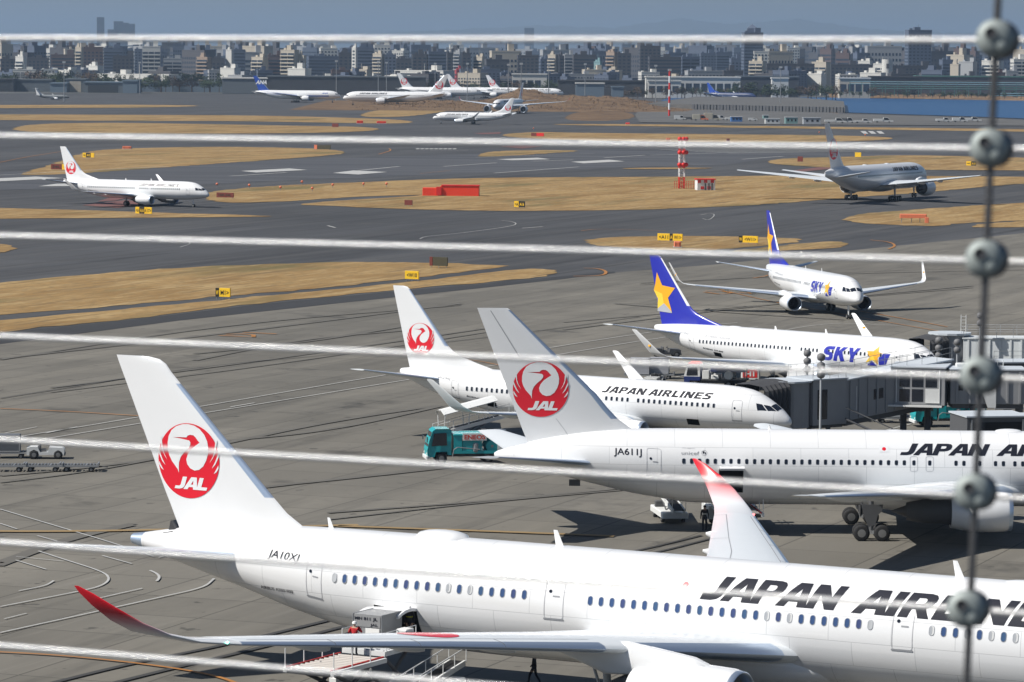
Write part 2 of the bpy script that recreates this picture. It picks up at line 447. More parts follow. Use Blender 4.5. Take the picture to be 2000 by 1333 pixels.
sheet('apron', [G(-700, 1500), G(-700, 760), G(0, 672), G(350, 626), G(700, 588), G(1000, 556), G(1200, 533), G(1400, 517), G(1640, 492), G(2000, 456), G(2700, 400), G(2700, 1500)], 0.02, APRON)
sheet('apron_edge_road', [G(-300, 694), G(0, 652), G(250, 626), G(500, 596), G(760, 571), G(1000, 551), G(1090, 541), G(1200, 531), G(1202, 534), G(1000, 557), G(700, 589), G(350, 627), G(0, 673), G(-300, 716)], 0.04, ASPHD)
GRASSES = {
    'grass_field': [[(-120, 566), (0, 553), (130, 540), (340, 524), (560, 515), (700, 512), (850, 514), (960, 518), (1000, 521), (880, 535), (760, 549), (640, 562), (420, 581), (200, 601), (0, 616), (-120, 628)],
                    [(-120, 640), (0, 626), (200, 608), (420, 588), (640, 568), (760, 556), (900, 540), (1010, 527), (1060, 525), (1088, 531), (1078, 539), (1000, 548), (760, 568), (500, 594), (250, 624), (0, 650), (-120, 664)],
                    [(1138, 473), (1168, 465), (1300, 461), (1480, 463), (1600, 469), (1480, 482), (1400, 489), (1330, 491), (1250, 487), (1155, 480)],
                    [(1410, 492), (1480, 486), (1590, 474), (1640, 472), (1666, 478), (1645, 485), (1540, 490), (1450, 494)],
                    [(1640, 430), (1680, 418), (1800, 409), (2000, 396), (2200, 388), (2200, 424), (2000, 431), (1890, 436), (1830, 443), (1760, 441), (1680, 437)],
                    [(1885, 445), (1910, 438), (2000, 432), (2200, 426), (2200, 440), (2000, 445)],
                    [(395, 376), (520, 364), (700, 357), (860, 350), (1050, 347), (1330, 346), (1600, 343), (2000, 346), (2200, 347), (2200, 352), (2000, 358), (1830, 375), (1640, 388), (1500, 400), (1330, 408), (1180, 412), (1000, 413), (850, 411), (700, 406), (640, 402), (560, 401), (700, 390), (860, 381), (700, 384), (540, 396), (405, 397)],
                    [(-150, 404), (0, 407), (150, 411), (300, 416), (480, 421), (565, 424), (300, 426), (0, 428), (-150, 430)],
                    [(35, 342), (110, 320), (165, 297), (230, 291), (400, 287), (560, 289), (640, 292), (678, 297), (660, 303), (560, 311), (400, 322), (250, 333), (130, 341), (60, 343)],
                    [(-80, 476), (0, 478), (25, 481), (32, 487), (18, 492), (0, 495), (-80, 500)],
                    [(-100, 223), (0, 224), (250, 225), (480, 226), (620, 229), (760, 233), (820, 239), (760, 243), (480, 237), (250, 237), (0, 235), (-100, 235)],
                    [(15, 253), (60, 243), (200, 240), (400, 243), (600, 247), (700, 248), (752, 253), (690, 259), (480, 262), (200, 261), (60, 259)],
                    [(690, 228), (740, 214), (870, 211), (884, 216), (820, 226), (760, 230)],
                    [(1070, 243), (1250, 243), (1500, 247), (2000, 253), (2200, 255), (2200, 260), (2000, 258), (1500, 251), (1250, 247), (1100, 245)],
                    [(975, 263), (1050, 258), (1110, 260), (1300, 262), (1500, 264), (1640, 265), (1765, 270), (1700, 276), (1500, 280), (1200, 277), (1050, 272), (990, 268)],
                    [(930, 304), (960, 296), (1060, 294), (1150, 295), (1050, 302), (940, 308)],
                    [(1485, 318), (1530, 310), (1640, 308), (1760, 303), (2000, 309), (2200, 314), (2200, 338), (2000, 334), (1850, 333), (1700, 331), (1560, 326)],
                    [(1180, 330), (1300, 328), (1420, 329), (1300, 332)],
                    [(-100, 205), (0, 206), (250, 205), (420, 207), (300, 211), (0, 212), (-100, 212)]],
    'scrub_ground': [[(1095, 237), (1115, 222), (1150, 217), (1240, 220), (1236, 236)], [(600, 205), (680, 200), (900, 202), (1000, 200), (960, 208), (880, 210), (700, 212)]]}
def ragged(pts, seed):
    q = random.Random(seed); out = []
    for i, a in enumerate(pts):
        b = pts[(i + 1) % len(pts)]; d = b - a; L = d.length; n = max(1, min(40, int(L / 3.0)))
        nv = Vector((-d.y, d.x, 0)).normalized() if L > 0 else Vector((0, 0, 0))
        for k in range(n): out.append(a + d * (k / n) + nv * q.gauss(0, .45))
    return out
for nm, lst in GRASSES.items():
    for i, q in enumerate(lst):
        sheet(nm, ragged(smooth_loop(P(*q), 2), i), 0.045 + 0.004 * i, GRASS if nm == 'grass_field' else SCRUB)
sheet('runway', P((-400, 362), (-400, 343), (0, 337), (250, 326), (560, 312), (900, 302), (1300, 288), (1760, 281), (2300, 274), (2300, 296), (1900, 302), (1500, 310), (1420, 322), (1200, 328), (900, 340), (640, 350), (400, 360), (0, 372)), 0.03, RUNWAY)
# painted lines: strips in the ground plane, one sheet of paint per colour
PAINTW = plain('white_paint', (0.44, 0.44, 0.425), 0.7, var=0.35, vscale=0.8)
PAINTY = plain('faded_orange_paint', (0.36, 0.155, 0.035), 0.7, var=0.3, vscale=0.6)
PAINTO = plain('worn_ochre_paint', (0.27, 0.185, 0.085), 0.8, var=0.35, vscale=0.15)
PAINTD = plain('tar_seam', (0.045, 0.044, 0.042), 0.8)
PAINTR = plain('red_ground_paint', (0.155, 0.068, 0.06), 0.8, var=0.25, vscale=0.5)
def chaikin(p, it=3):
    for _ in range(it):
        q = [p[0]]
        for a, b in zip(p, p[1:]): q += [a * .75 + b * .25, a * .25 + b * .75]
        p = q + [p[-1]]
    return p
def strip(mb, pts, w, z, curve=True):
    pts = [G(*p) for p in pts]
    if curve and len(pts) > 2: pts = chaikin(pts)
    L, Rr = [], []
    for i, p in enumerate(pts):
        a, b = pts[max(0, i - 1)], pts[min(len(pts) - 1, i + 1)]
        d = (b - a); d.z = 0; d.normalize(); n = Vector((-d.y, d.x, 0)) * (w / 2)
        L.append(p + n); Rr.append(p - n)
    for i in range(len(pts) - 1):
        mb.poly([(q.x, q.y, z) for q in (Rr[i], Rr[i + 1], L[i + 1], L[i])])
def quad(mb, pts, z): mb.poly([(G(*p).x, G(*p).y, z) for p in pts])
mw, my, mt, mr, mo = MB(), MB(), MB(), MB(), MB()
for pts, w in [
    ([(0, 997), (110, 1030), (230, 1066), (300, 1090)], .22), ([(0, 1025), (33, 1036)], .2), ([(73, 1049), (112, 1060)], .2), ([(75, 1079), (130, 1097), (200, 1119), (216, 1133), (200, 1147), (160, 1157), (0, 1188)], .22),
    ([(200, 1088), (257, 1104)], .2), ([(31, 1097), (90, 1115)], .2), ([(31, 1090), (125, 1099)], .15), ([(37, 1157), (90, 1147), (105, 1137)], .2), ([(293, 1117), (308, 1124), (312, 1131), (306, 1138)], .25),
    ([(0, 1239), (150, 1206), (320, 1168), (400, 1150), (418, 1133)], .22), ([(195, 1171), (278, 1152)], .18), ([(8, 1212), (52, 1201)], .15), ([(310, 1092), (322, 1088)], .2),
    ([(0, 861), (230, 824), (600, 760), (990, 694), (1300, 645), (1440, 632)], .25), ([(0, 874), (200, 841), (600, 776), (1010, 708), (1330, 654), (1480, 640)], .25), ([(90, 848), (150, 836)], .3), ([(10, 848), (72, 836)], .2), ([(450, 797), (497, 789)], .3),
    ([(1180, 760), (1330, 738), (1500, 700)], .2), ([(1480, 660), (1560, 640), (1640, 632), (1760, 638)], .2), ([(1290, 830), (1700, 826), (1790, 815)], .2), ([(1700, 850), (1780, 830)], .2),
    ([(820, 468), (830, 463), (900, 457), (1000, 443), (1010, 438), (1000, 434), (980, 432)], .3), ([(1368, 421), (1385, 418), (1398, 420), (1385, 432), (1372, 428)], .25), ([(370, 474), (372, 478), (352, 484)], .3), ([(640, 442), (655, 446)], .5), ([(1020, 447), (1060, 444)], .5),
    ([(700, 334), (780, 326)], 1.0), ([(866, 326), (970, 319)], 1.0), ([(966, 339), (1130, 327)], 1.0), ([(1040, 316), (1120, 313)], 1.0), ([(1180, 309), (1260, 304)], 1.0), ([(1270, 304), (1400, 300)], 1.0), ([(450, 345), (560, 338)], 1.0), ([(1450, 312), (1530, 306)], .9),
    ([(780, 296), (915, 294)], .6), ([(0, 343), (160, 334), (330, 326)], .6), ([(930, 308), (1040, 304), (1160, 301)], .5), ([(1700, 283), (1760, 281)], .6), ([(1000, 284), (1040, 283)], .5)]:
    strip(mw, pts, w * .72 if w < .4 else w, 0.10)
for q in [((470, 335), (565, 330), (600, 333), (500, 338)), ((650, 339), (690, 334), (757, 337), (700, 342)), ((970, 312), (1050, 309), (1075, 312), (1000, 314)), ((1115, 317), (1190, 313), (1220, 316), (1140, 320)), ((-60, 352), (70, 346), (125, 349), (-60, 358)), ((75, 365), (110, 360), (220, 358), (220, 364)),
          
          ((1680, 257), (1690, 257), (1696, 262), (1687, 262)), ((1695, 257), (1705, 257), (1712, 262), (1702, 262)), ((1711, 257), (1721, 257), (1728, 262), (1718, 262))]:
    quad(mw, q, 0.10)
for i in range(7):
    strip(mw, [(1290 + i * 22, 293.6 + i * 1.1), (1400 + i * 30, 291.2 + i * 1.15), (1500 + i * 30, 289.4 + i * 1.2)], 1.5, 0.10)
for i in range(9):
    quad(mw, [(812 + i * 9, 291), (818 + i * 9, 290.6), (820 + i * 9, 292.2), (813 + i * 9, 292.6)], 0.10)
for pts, w in [([(-40, 1275), (120, 1283), (300, 1302), (420, 1322), (480, 1345)], .30), ([(-60, 1040), (100, 1041), (300, 1038), (700, 1028)], .9), ([(0, 800), (140, 806), (280, 815)], .35), ([(660, 1030), (1000, 1042), (1200, 1050)], .8),
               ([(1135, 452), (1170, 448), (1300, 452)], .3), ([(1140, 525), (1170, 526), (1186, 532), (1178, 540), (1120, 541)], .5), ([(1700, 470), (1740, 474), (1750, 482), (1735, 488)], .45), ([(1470, 545), (1500, 540), (1520, 530), (1500, 521)], .3), ([(640, 690), (900, 700), (1000, 720)], .25), ([(1400, 565), (1500, 590), (1700, 625), (1900, 660)], .25),
               ([(0, 318), (60, 306), (120, 297)], .4), ([(740, 302), (765, 295), (760, 291)], .5), ([(1600, 600), (1700, 612), (1850, 640)], .3), ([(820, 340), (880, 334)], .3)]:
    strip(mo if w >= .8 else my, pts, w, 0.105)
for pts in [[(428, 657), (470, 659), (495, 660), (495, 656), (470, 654), (440, 655)], [(475, 651), (540, 654)], [(1375, 572), (1405, 576), (1430, 574), (1410, 570), (1378, 570)], [(1445, 573), (1470, 576), (1460, 572)]]:
    strip(my, pts, 0.6, 0.105, curve=False)
for pts, w in [([(90, 1340), (250, 1300), (430, 1265), (640, 1215), (700, 1200)], .45), ([(190, 1345), (330, 1310), (480, 1275), (690, 1222)], .45), ([(1210, 1085), (1280, 1070), (1370, 1048)], .3), ([(1245, 1090), (1320, 1072), (1390, 1054)], .3), ([(0, 780), (150, 756), (400, 716), (700, 690), (1040, 650), (1250, 620)], .25)]:
    strip(mt, pts, w, 0.095)
for q in [((160, 402), (245, 392), (300, 397), (230, 407)), ((190, 395), (235, 380), (262, 384), (225, 393)), ((975, 287), (1020, 284), (1060, 287), (1020, 291)), ((925, 261), (980, 259), (975, 262), (940, 263)), ((1540, 335), (1610, 326), (1640, 329), (1560, 337))]:
    quad(mr, q, 0.09)
tyre = MB()
rt = random.Random(5)
for (x0, y0, x1, y1, k) in ((0, 700, 900, 590, 30), (100, 760, 1000, 640, 40), (0, 940, 330, 900, 20), (420, 870, 860, 800, 24), (500, 960, 1100, 880, 26), (640, 1010, 1250, 960, 20), (1100, 640, 1900, 560, 30), (1200, 590, 1650, 620, -20), (1250, 560, 2000, 520, 18), (0, 1100, 260, 1020, 22), (380, 700, 800, 640, 18)):
    for j in range(2):
        o1, o2 = rt.uniform(-9, 9), rt.uniform(-9, 9)
        a = (x0, y0 + o1); c = (x1, y1 + o2); m = ((x0 + x1) / 2, (y0 + y1) / 2 + k * rt.uniform(-.4, .4))
        strip(tyre, [a, m, c], rt.uniform(.35, .9), 0.088 + .001 * j)
tag(tyre.obj('tyre_marks', plain('tyre_mark', (0.118, 0.111, 0.096), 0.85, var=.3, vscale=.2)), kind='structure')
for m_, nm, mat in ((mw, 'white_marking', PAINTW), (my, 'orange_marking', PAINTY), (mt, 'tar_seam', PAINTD), (mr, 'red_marking', PAINTR), (mo, 'worn_ochre_marking', PAINTO)):
    tag(m_.obj(nm, mat), kind='structure')
# ================================================================== aircraft
# local frame: nose at the origin, +X forward, +Y port (left), Z up from the ground; 'a' = metres aft of the nose
def pchip(xs, ys):
    xs, ys = np.array(xs, float), np.array(ys, float)
    h = np.diff(xs); d = np.diff(ys) / h
    m = np.zeros(len(xs)); m[0], m[-1] = d[0], d[-1]
    for i in range(1, len(xs) - 1):
        if d[i - 1] * d[i] > 0:
            w1, w2 = 2 * h[i] + h[i - 1], h[i] + 2 * h[i - 1]
            m[i] = (w1 + w2) / (w1 / d[i - 1] + w2 / d[i])
    def f(x):
        x = min(max(x, xs[0]), xs[-1])
        i = min(int(np.searchsorted(xs, x, 'right')) - 1, len(xs) - 2)
        t = (x - xs[i]) / h[i]
        return float((2*t**3-3*t**2+1)*ys[i] + (t**3-2*t**2+t)*h[i]*m[i] + (-2*t**3+3*t**2)*ys[i+1] + (t**3-t**2)*h[i]*m[i+1])
    return f
class Fus:
    def __init__(s, secs):
        s.secs = secs
        A = [q[0] for q in secs]
        s.fz, s.fy, s.ft, s.fb = [pchip(A, [q[i] for q in secs]) for i in (1, 2, 3, 4)]
        s.len = A[-1]
    def ev(s, a): return s.fz(a), s.fy(a), s.ft(a), s.fb(a)
    def pt(s, a, t, off=0.0):
        zc, ry, rt, rb = s.ev(a)
        c, sn = math.cos(R(t)), math.sin(R(t))
        rz = rt if sn >= 0 else rb
        return Vector((-a, -(ry + off) * c, zc + (rz + off) * sn))
    def t_of_z(s, a, z):
        zc, ry, rt, rb = s.ev(a)
        r = rt if z >= zc else rb
        return math.degrees(math.asin(max(-1, min(1, (z - zc) / r))))
    def side_map(s, a0, z0, off=0.015, port=False):
        """maps print (u along, v up, metres) to the fuselage skin; u runs left to right as read from outside"""
        t0 = s.t_of_z(a0, z0)
        def fn(u, v):
            a = a0 + u if port else a0 - u
            r = (s.ft(a) + s.fy(a)) / 2
            t = t0 + math.degrees(v / max(r, .2))
            return s.pt(a, 180 - t if port else t, off)
        return fn
AIRF = [1.0, .9, .75, .6, .45, .3, .2, .12, .07, .035, .012, 0.0]
def foil(tc, camber=0.015):
    up, lo = [], []
    for x in AIRF:
        yt = 5 * tc * (.2969 * math.sqrt(x) - .1260 * x - .3516 * x * x + .2843 * x ** 3 - .1036 * x ** 4)
        yc = camber * 4 * x * (1 - x)
        up.append((x, yc + yt)); lo.append((x, yc - yt))
    return up + lo[::-1][1:]
def wing_point(secs, b, fx, top=True, side=1, off=0.0):
    for s0, s1 in zip(secs, secs[1:]):
        if b <= s1[1] or s1 is secs[-1]:
            t = (b - s0[1]) / (s1[1] - s0[1]); break
    vals = [lerp(p, q, t) for p, q in zip(s0, s1)]; a, _, z, ch, tc, phi = vals[:6]; z += (vals[6] if len(vals) > 6 else 0) * ch * fx
    yt = 5 * tc * (.2969 * math.sqrt(fx) - .1260 * fx - .3516 * fx * fx + .2843 * fx ** 3 - .1036 * fx ** 4)
    y = .015 * 4 * fx * (1 - fx) + (yt if top else -yt)
    h = ch * y + (off if top else -off)
    return Vector((-(a + ch * fx), -side * (b - h * math.sin(R(phi))), z + h * math.cos(R(phi))))
def wing_mesh(name, secs, side, mat, le_mat, parent, le_range=None, le_n=3, camber=0.015, tip_mat=None):
    mb = MB(); mb.use(mat); mb.use(le_mat or mat); mb.use(mat)
    rings = []
    for (a, b, z, ch, tc, phi, *tw) in secs:
        tw = tw[0] if tw else 0.0
        rings.append([(-(a + ch * x), -side * (b - ch * y * math.sin(R(phi))), z + ch * (y * math.cos(R(phi)) + tw * x)) for x, y in foil(tc, camber)])
    n = len(rings[0]); N = len(AIRF) - 1
    base = 0
    for r in rings: mb.v += r
    for i in range(len(rings) - 1):
        bm_ = (secs[i][1] + secs[i + 1][1]) / 2
        le_ok = le_mat and (le_range is None or any(p <= bm_ <= q for p, q in le_range))
        for j in range(n):
            k = (j + 1) % n
            le = le_ok and N - le_n <= j < N + le_n
            mb.cur = 1 if le and mat is not le_mat else 0
            mb.face((i * n + j, i * n + k, (i + 1) * n + k, (i + 1) * n + j))
    mb.cur = 0
    mb.face([j for j in reversed(range(n))]); e = (len(rings) - 1) * n
    mb.face([e + j for j in range(n)])
    o = mb.obj(name, None, parent)
    return smooth_angle(o, 50)
def dense(secs, cuts):
    """insert stations so that material breaks fall on mesh edges"""
    out = list(secs)
    for c in cuts:
        for i in range(len(out) - 1):
            if out[i][1] < c < out[i + 1][1]:
                t = (c - out[i][1]) / (out[i + 1][1] - out[i][1])
                out.insert(i + 1, tuple(lerp(p, q, t) for p, q in zip(out[i], out[i + 1]))); break
    return out
def fin_y(fin, a, z, tc=0.09):
    for s0, s1 in zip(fin, fin[1:]):
        if z <= s1[0] or s1 is fin[-1]:
            t = (z - s0[0]) / (s1[0] - s0[0]); break
    le, te = lerp(s0[1], s1[1], t), lerp(s0[2], s1[2], t)
    tcz = tc * min(1.0, 5.5 / max(te - le, .1))
    x = min(1, max(0, (a - le) / (te - le)))
    return (te - le) * 5 * tcz * (.2969 * math.sqrt(x) - .1260 * x - .3516 * x * x + .2843 * x ** 3 - .1036 * x ** 4)
def fin_mesh(name, fin, mat, le_mat, parent, le_z=None):
    mb = MB(); mb.use(mat); mb.use(le_mat or mat); mb.use(mat)
    rings = []
    for (z, le, te) in fin:
        tc = .09 * min(1.0, 5.5 / max(te - le, .1))
        rings.append([(-(le + (te - le) * x), -(te - le) * y, z) for x, y in foil(tc, 0)])
    n = len(rings[0]); N = len(AIRF) - 1
    for r in rings: mb.v += r
    for i in range(len(rings) - 1):
        zm = (fin[i][0] + fin[i + 1][0]) / 2
        for j in range(n):
            k = (j + 1) % n
            mb.cur = 1 if (le_z and le_z[0] <= zm <= le_z[1] and N - 3 <= j < N + 3 and mat is not le_mat) else 0
            mb.face((i * n + j, i * n + k, (i + 1) * n + k, (i + 1) * n + j))
    mb.cur = 0
    mb.face([j for j in reversed(range(n))]); e = (len(rings) - 1) * n; mb.face([e + j for j in range(n)])
    return smooth_angle(mb.obj(name, None, parent), 50)
def fin_map(fin, ac, zc, side, off=0.02):
    """flat print on the fin: u to the right as read from outside, v up"""
    def fn(u, v):
        a, z = (ac - u, zc + v) if side == 1 else (ac + u, zc + v)
        return Vector((-a, -side * (fin_y(fin, a, z) + off), z))
    return fn
# the crane emblem, normalised to a unit disc
def cr(pts): return [((x - 783) / 271.0, (1090 - y) / 333.0) for x, y in pts]
CR_HOLLOW = cr([(783, 763), (735, 768), (680, 790), (640, 825), (612, 880), (601, 940), (601, 1000), (612, 1050), (638, 1105), (668, 1145), (688, 1172), (698, 1205), (697, 1160), (700, 1110), (716, 1062), (748, 1017), (788, 976), (805, 945), (806, 925), (795, 908), (720, 896), (645, 888), (720, 884), (772, 883), (782, 866), (805, 857), (832, 860), (852, 878), (868, 902), (886, 922), (850, 950), (812, 984), (782, 1028), (766, 1078), (774, 1120), (800, 1155), (838, 1172), (878, 1163), (915, 1130), (942, 1075), (957, 1020), (960, 960), (950, 905), (925, 850), (885, 803), (840, 775)])
def slit(a, b, c, w): return [a, b, c, (b[0] + w, b[1])]
CR_SLITS = [cr(q) for q in (
    [(541, 880), (549, 905), (553, 985), (566, 1035), (594, 1095), (572, 1060), (553, 1020), (543, 975), (535, 905)],
    [(518, 1000), (531, 1035), (548, 1085), (576, 1143), (548, 1110), (530, 1070), (515, 1030)],
    [(519, 1110), (536, 1146), (560, 1190), (536, 1172), (518, 1140)],
    [(1025, 880), (1017, 905), (1013, 985), (1000, 1035), (972, 1095), (994, 1060), (1013, 1020), (1023, 975), (1031, 905)],
    [(1048, 1000), (1035, 1035), (1018, 1085), (990, 1143), (1018, 1110), (1036, 1070), (1051, 1030)],
    [(1047, 1110), (1030, 1146), (1006, 1190), (1030, 1172), (1048, 1140)])]
def crane(parent, fin, ac, zc, r, side, detail):
    fn = fin_map(fin, ac, zc, side)
    if detail >= 2:
        loops = [circle2d(1, 64), CR_HOLLOW] + CR_SLITS
        vs, fs = shape2d([circle2d(r, 72)])
        logo = wrapped('crane_emblem', (vs, fs), fn, JALRED, parent, du=r * .5, dv=r * .5)
        w1 = fin_map(fin, ac, zc, side, 0.035)
        for lp in [CR_HOLLOW] + CR_SLITS:
            vs, fs = shape2d([lp]); wrapped('emblem_white', (vs * r, fs), w1, WHITE, logo, du=r * .5, dv=r * .5)
        vs, fs = heavy2d('JAL', 1.08 * r, .33 * r, .3, .06)
        vs = vs + [-.47 * r, -.76 * r]
        wrapped('emblem_lettering', (vs, fs), w1, WHITE, logo)
    else:
        vs, fs = shape2d([circle2d(r, 32)])
        logo = wrapped('crane_emblem', (vs, fs), fn, JALRED, parent)
        w1 = fin_map(fin, ac, zc, side, 0.06)
        vs, fs = shape2d([CR_HOLLOW]); wrapped('emblem_white', (vs * r, fs), w1, WHITE, logo)
        vs, fs = heavy2d('JAL', 1.08 * r, .33 * r, .3, .06)
        wrapped('emblem_lettering', (vs + [-.47 * r, -.77 * r], fs), w1, WHITE, logo)
def fit_text(s, width, h, bold, shear):
    v0, _ = text2d(s, h, bold, shear)
    return text2d(s, h, bold, shear, xs=width / (v0[:, 0].max()))
def wheel(parent, c, r, w, name='wheel', n=18, hub=True):
    mb = MB()
    mb.lathe([(-w / 2, r * .72), (-w / 2 * .9, r * .9), (-w * .3, r), (w * .3, r), (w / 2 * .9, r * .9), (w / 2, r * .72), (w * .42, r * .55), (-w * .42, r * .55)][:6], (0, 0, 0), (0, 1, 0), n)
    o = smooth_angle(mb.obj(name, TYRE, parent, loc=c), 50)
    if hub:
        h = MB().lathe([(-w * .53, r * .16), (-w * .51, r * .5), (w * .51, r * .5), (w * .53, r * .16)], (0, 0, 0), (0, 1, 0), 12)
        h.obj('hub', HUB, o)
    return o
def engine(root, e, side, detail):
    b, z, a0, L, r = e['b'], e['z'], e['a'], e['len'], e['r']
    o = (-a0, -side * b, z); ax = (-1, 0, 0); n = 36 if detail >= 2 else 20; fl = e.get('flat', 1.0)
    mb = MB().lathe([(.28, .93 * r), (.5, .965 * r), (.3 * L, r), (.5 * L, r), (.75 * L, .95 * r), (L, .80 * r), (L - .02, .76 * r), (L * .7, .74 * r)], o, ax, n, sz=fl, caps=False)
    nac = smooth_angle(mb.obj('engine_nacelle', e.get('mat', WHITE), root), 50)
    lip = MB().lathe([(.55, .80 * r), (.2, .815 * r), (.03, .86 * r), (.0, .885 * r), (.05, .915 * r), (.28, .932 * r)], o, ax, n, sz=fl, caps=False)
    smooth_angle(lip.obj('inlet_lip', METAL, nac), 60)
    duct = MB().lathe([(.54, .80 * r), (1.1, .79 * r), (1.3, .78 * r)], o, ax, n, sz=fl, caps=False)
    duct.obj('intake_duct', GREYP, nac)
    fan = MB()
    for i in range(22):
        a1 = 2 * math.pi * i / 22; a2 = a1 + .22
        pts = []
        for ang, rr, dx in ((a1, .22 * r, 1.0), (a2, .22 * r, 1.15), (a2 + .12, .785 * r, 1.2), (a1 + .12, .785 * r, .95)):
            pts.append((-a0 - dx, -side * b + rr * math.sin(ang), z + rr * math.cos(ang) * fl))
        fan.poly(pts)
    fan.lathe([(1.3, .78 * r), (1.31, .02)], o, ax, 20, sz=fl, caps=False)
    fan.obj('fan', DARKMETAL, nac)
    smooth_angle(MB().lathe([(.62, .01), (.75, .1 * r), (1.0, .22 * r), (1.25, .26 * r)], o, ax, 14, caps=False).obj('spinner', DARKMETAL, nac), 60)
    cl = e.get('cl', .22)
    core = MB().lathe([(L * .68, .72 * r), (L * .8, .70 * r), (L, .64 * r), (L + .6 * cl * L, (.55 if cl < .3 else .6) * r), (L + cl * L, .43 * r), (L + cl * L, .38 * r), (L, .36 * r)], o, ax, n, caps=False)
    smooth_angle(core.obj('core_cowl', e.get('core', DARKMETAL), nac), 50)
    smooth_angle(MB().lathe([(L, .33 * r), (L + cl * L, .30 * r), (L + (cl + .25) * L, .03)], o, ax, 16).obj('exhaust_cone', DARKMETAL, nac), 50)
    # pylon: narrow fairing from the cowl up to and under the wing
    y = -side * b; w = .2 * r
    prof = [(a0 + .22 * L, z + r * .90 * fl), (a0 + .45 * L, z + r * 1.16), (a0 + .8 * L, z + r * 1.30), (a0 + 1.15 * L, z + r * 1.42), (a0 + 1.6 * L, z + r * 1.25), (a0 + 1.75 * L, z + r * 1.0), (a0 + 1.3 * L, z + r * .55), (a0 + L * .9, z + r * .6), (a0 + .5 * L, z + r * .8)]
    cx_, cz_ = sum(p[0] for p in prof) / len(prof), sum(p[1] for p in prof) / len(prof)
    py = MB().loft([[(-lerp(cx_, p[0], k), y + w * q, lerp(cz_, p[1], k)) for p in prof] for q, k in ((-1, .8), (-.85, .93), (-.4, 1), (.4, 1), (.85, .93), (1, .8))])
    smooth_angle(py.obj('pylon', e.get('mat', WHITE), root), 70)
def gear(root, g, detail):
    a, b, kind, r, w = g['a'], g['b'], g['kind'], g['r'], g['w']
    top = g['top']
    leg = MB().tube((-a, b, r * 1.0), (-a + g.get('rake', 0), b + g.get('lean', 0), top), r * .26, r * .34, 10)
    leg.tube((-a - .05, b, r * 1.2), (-a - r * 1.6, b + g.get('lean', 0) * .8, top), r * .12, n=6)
    leg.tube((-a, b, top * .55), (-a, b + g.get('lean', 0) * 2.2, top), r * .1, n=6)
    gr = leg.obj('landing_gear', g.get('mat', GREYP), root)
    ys = (-g['half'], g['half'])
    xs = {'twin': (0,), 'bogie4': (-g.get('bx', .7), g.get('bx', .7)), 'bogie6': (-1.45, 0, 1.45)}[kind]
    if len(xs) > 1:
        MB().box(-a + xs[0], -a + xs[-1], b - .14, b + .14, r * .8, r * 1.2).obj('bogie_beam', GREYP, gr)
    for x in xs:
        for y in ys: wheel(gr, (-a + x, b + y, r), r, w, n=18 if detail >= 2 else 10, hub=detail >= 1)
    if g.get('door'):
        dz0, dz1, dw, dy = g['door']
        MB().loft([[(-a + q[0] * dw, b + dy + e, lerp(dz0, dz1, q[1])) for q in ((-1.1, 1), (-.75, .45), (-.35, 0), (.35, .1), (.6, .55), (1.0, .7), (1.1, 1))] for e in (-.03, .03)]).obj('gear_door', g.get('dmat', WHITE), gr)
def door_outline(root, fus, a0, a1, z0, z1, name='door', window=True, port=False, mat=None, r=.18):
    am = (a0 + a1) / 2
    t0 = fus.t_of_z(am, z0); t1 = fus.t_of_z(am, z1)
    rr = (fus.ft(am) + fus.fy(am)) / 2
    h = R(t1 - t0) * rr; w = a1 - a0; lw = .035
    fn = fus.side_map(a0 if port else a1, z0, .014, port)
    d = wrapped(name, shape2d([rrect(0, w, 0, h, r), rrect(lw, w - lw, lw, h - lw, r - lw)]), fn, mat or LIGHTLINE, root, dv=.15)
    if window:
        wrapped('door_window', shape2d([circle2d(.09, 14, w * .28, h * .62)]), fus.side_map(a0 if port else a1, z0, .02, port), GLASS, d)
        wrapped('door_handle', shape2d([rrect(w * .42, w * .78, h * .50, h * .53, .02)]), fus.side_map(a0 if port else a1, z0, .018, port), LINE, d)
        wrapped('sill_plate', shape2d([rrect(-.03, w + .03, -.05, .05, .05)]), fus.side_map(a0 if port else a1, z0, .018, port), LINE, d)
    return d
_win_cache = {}
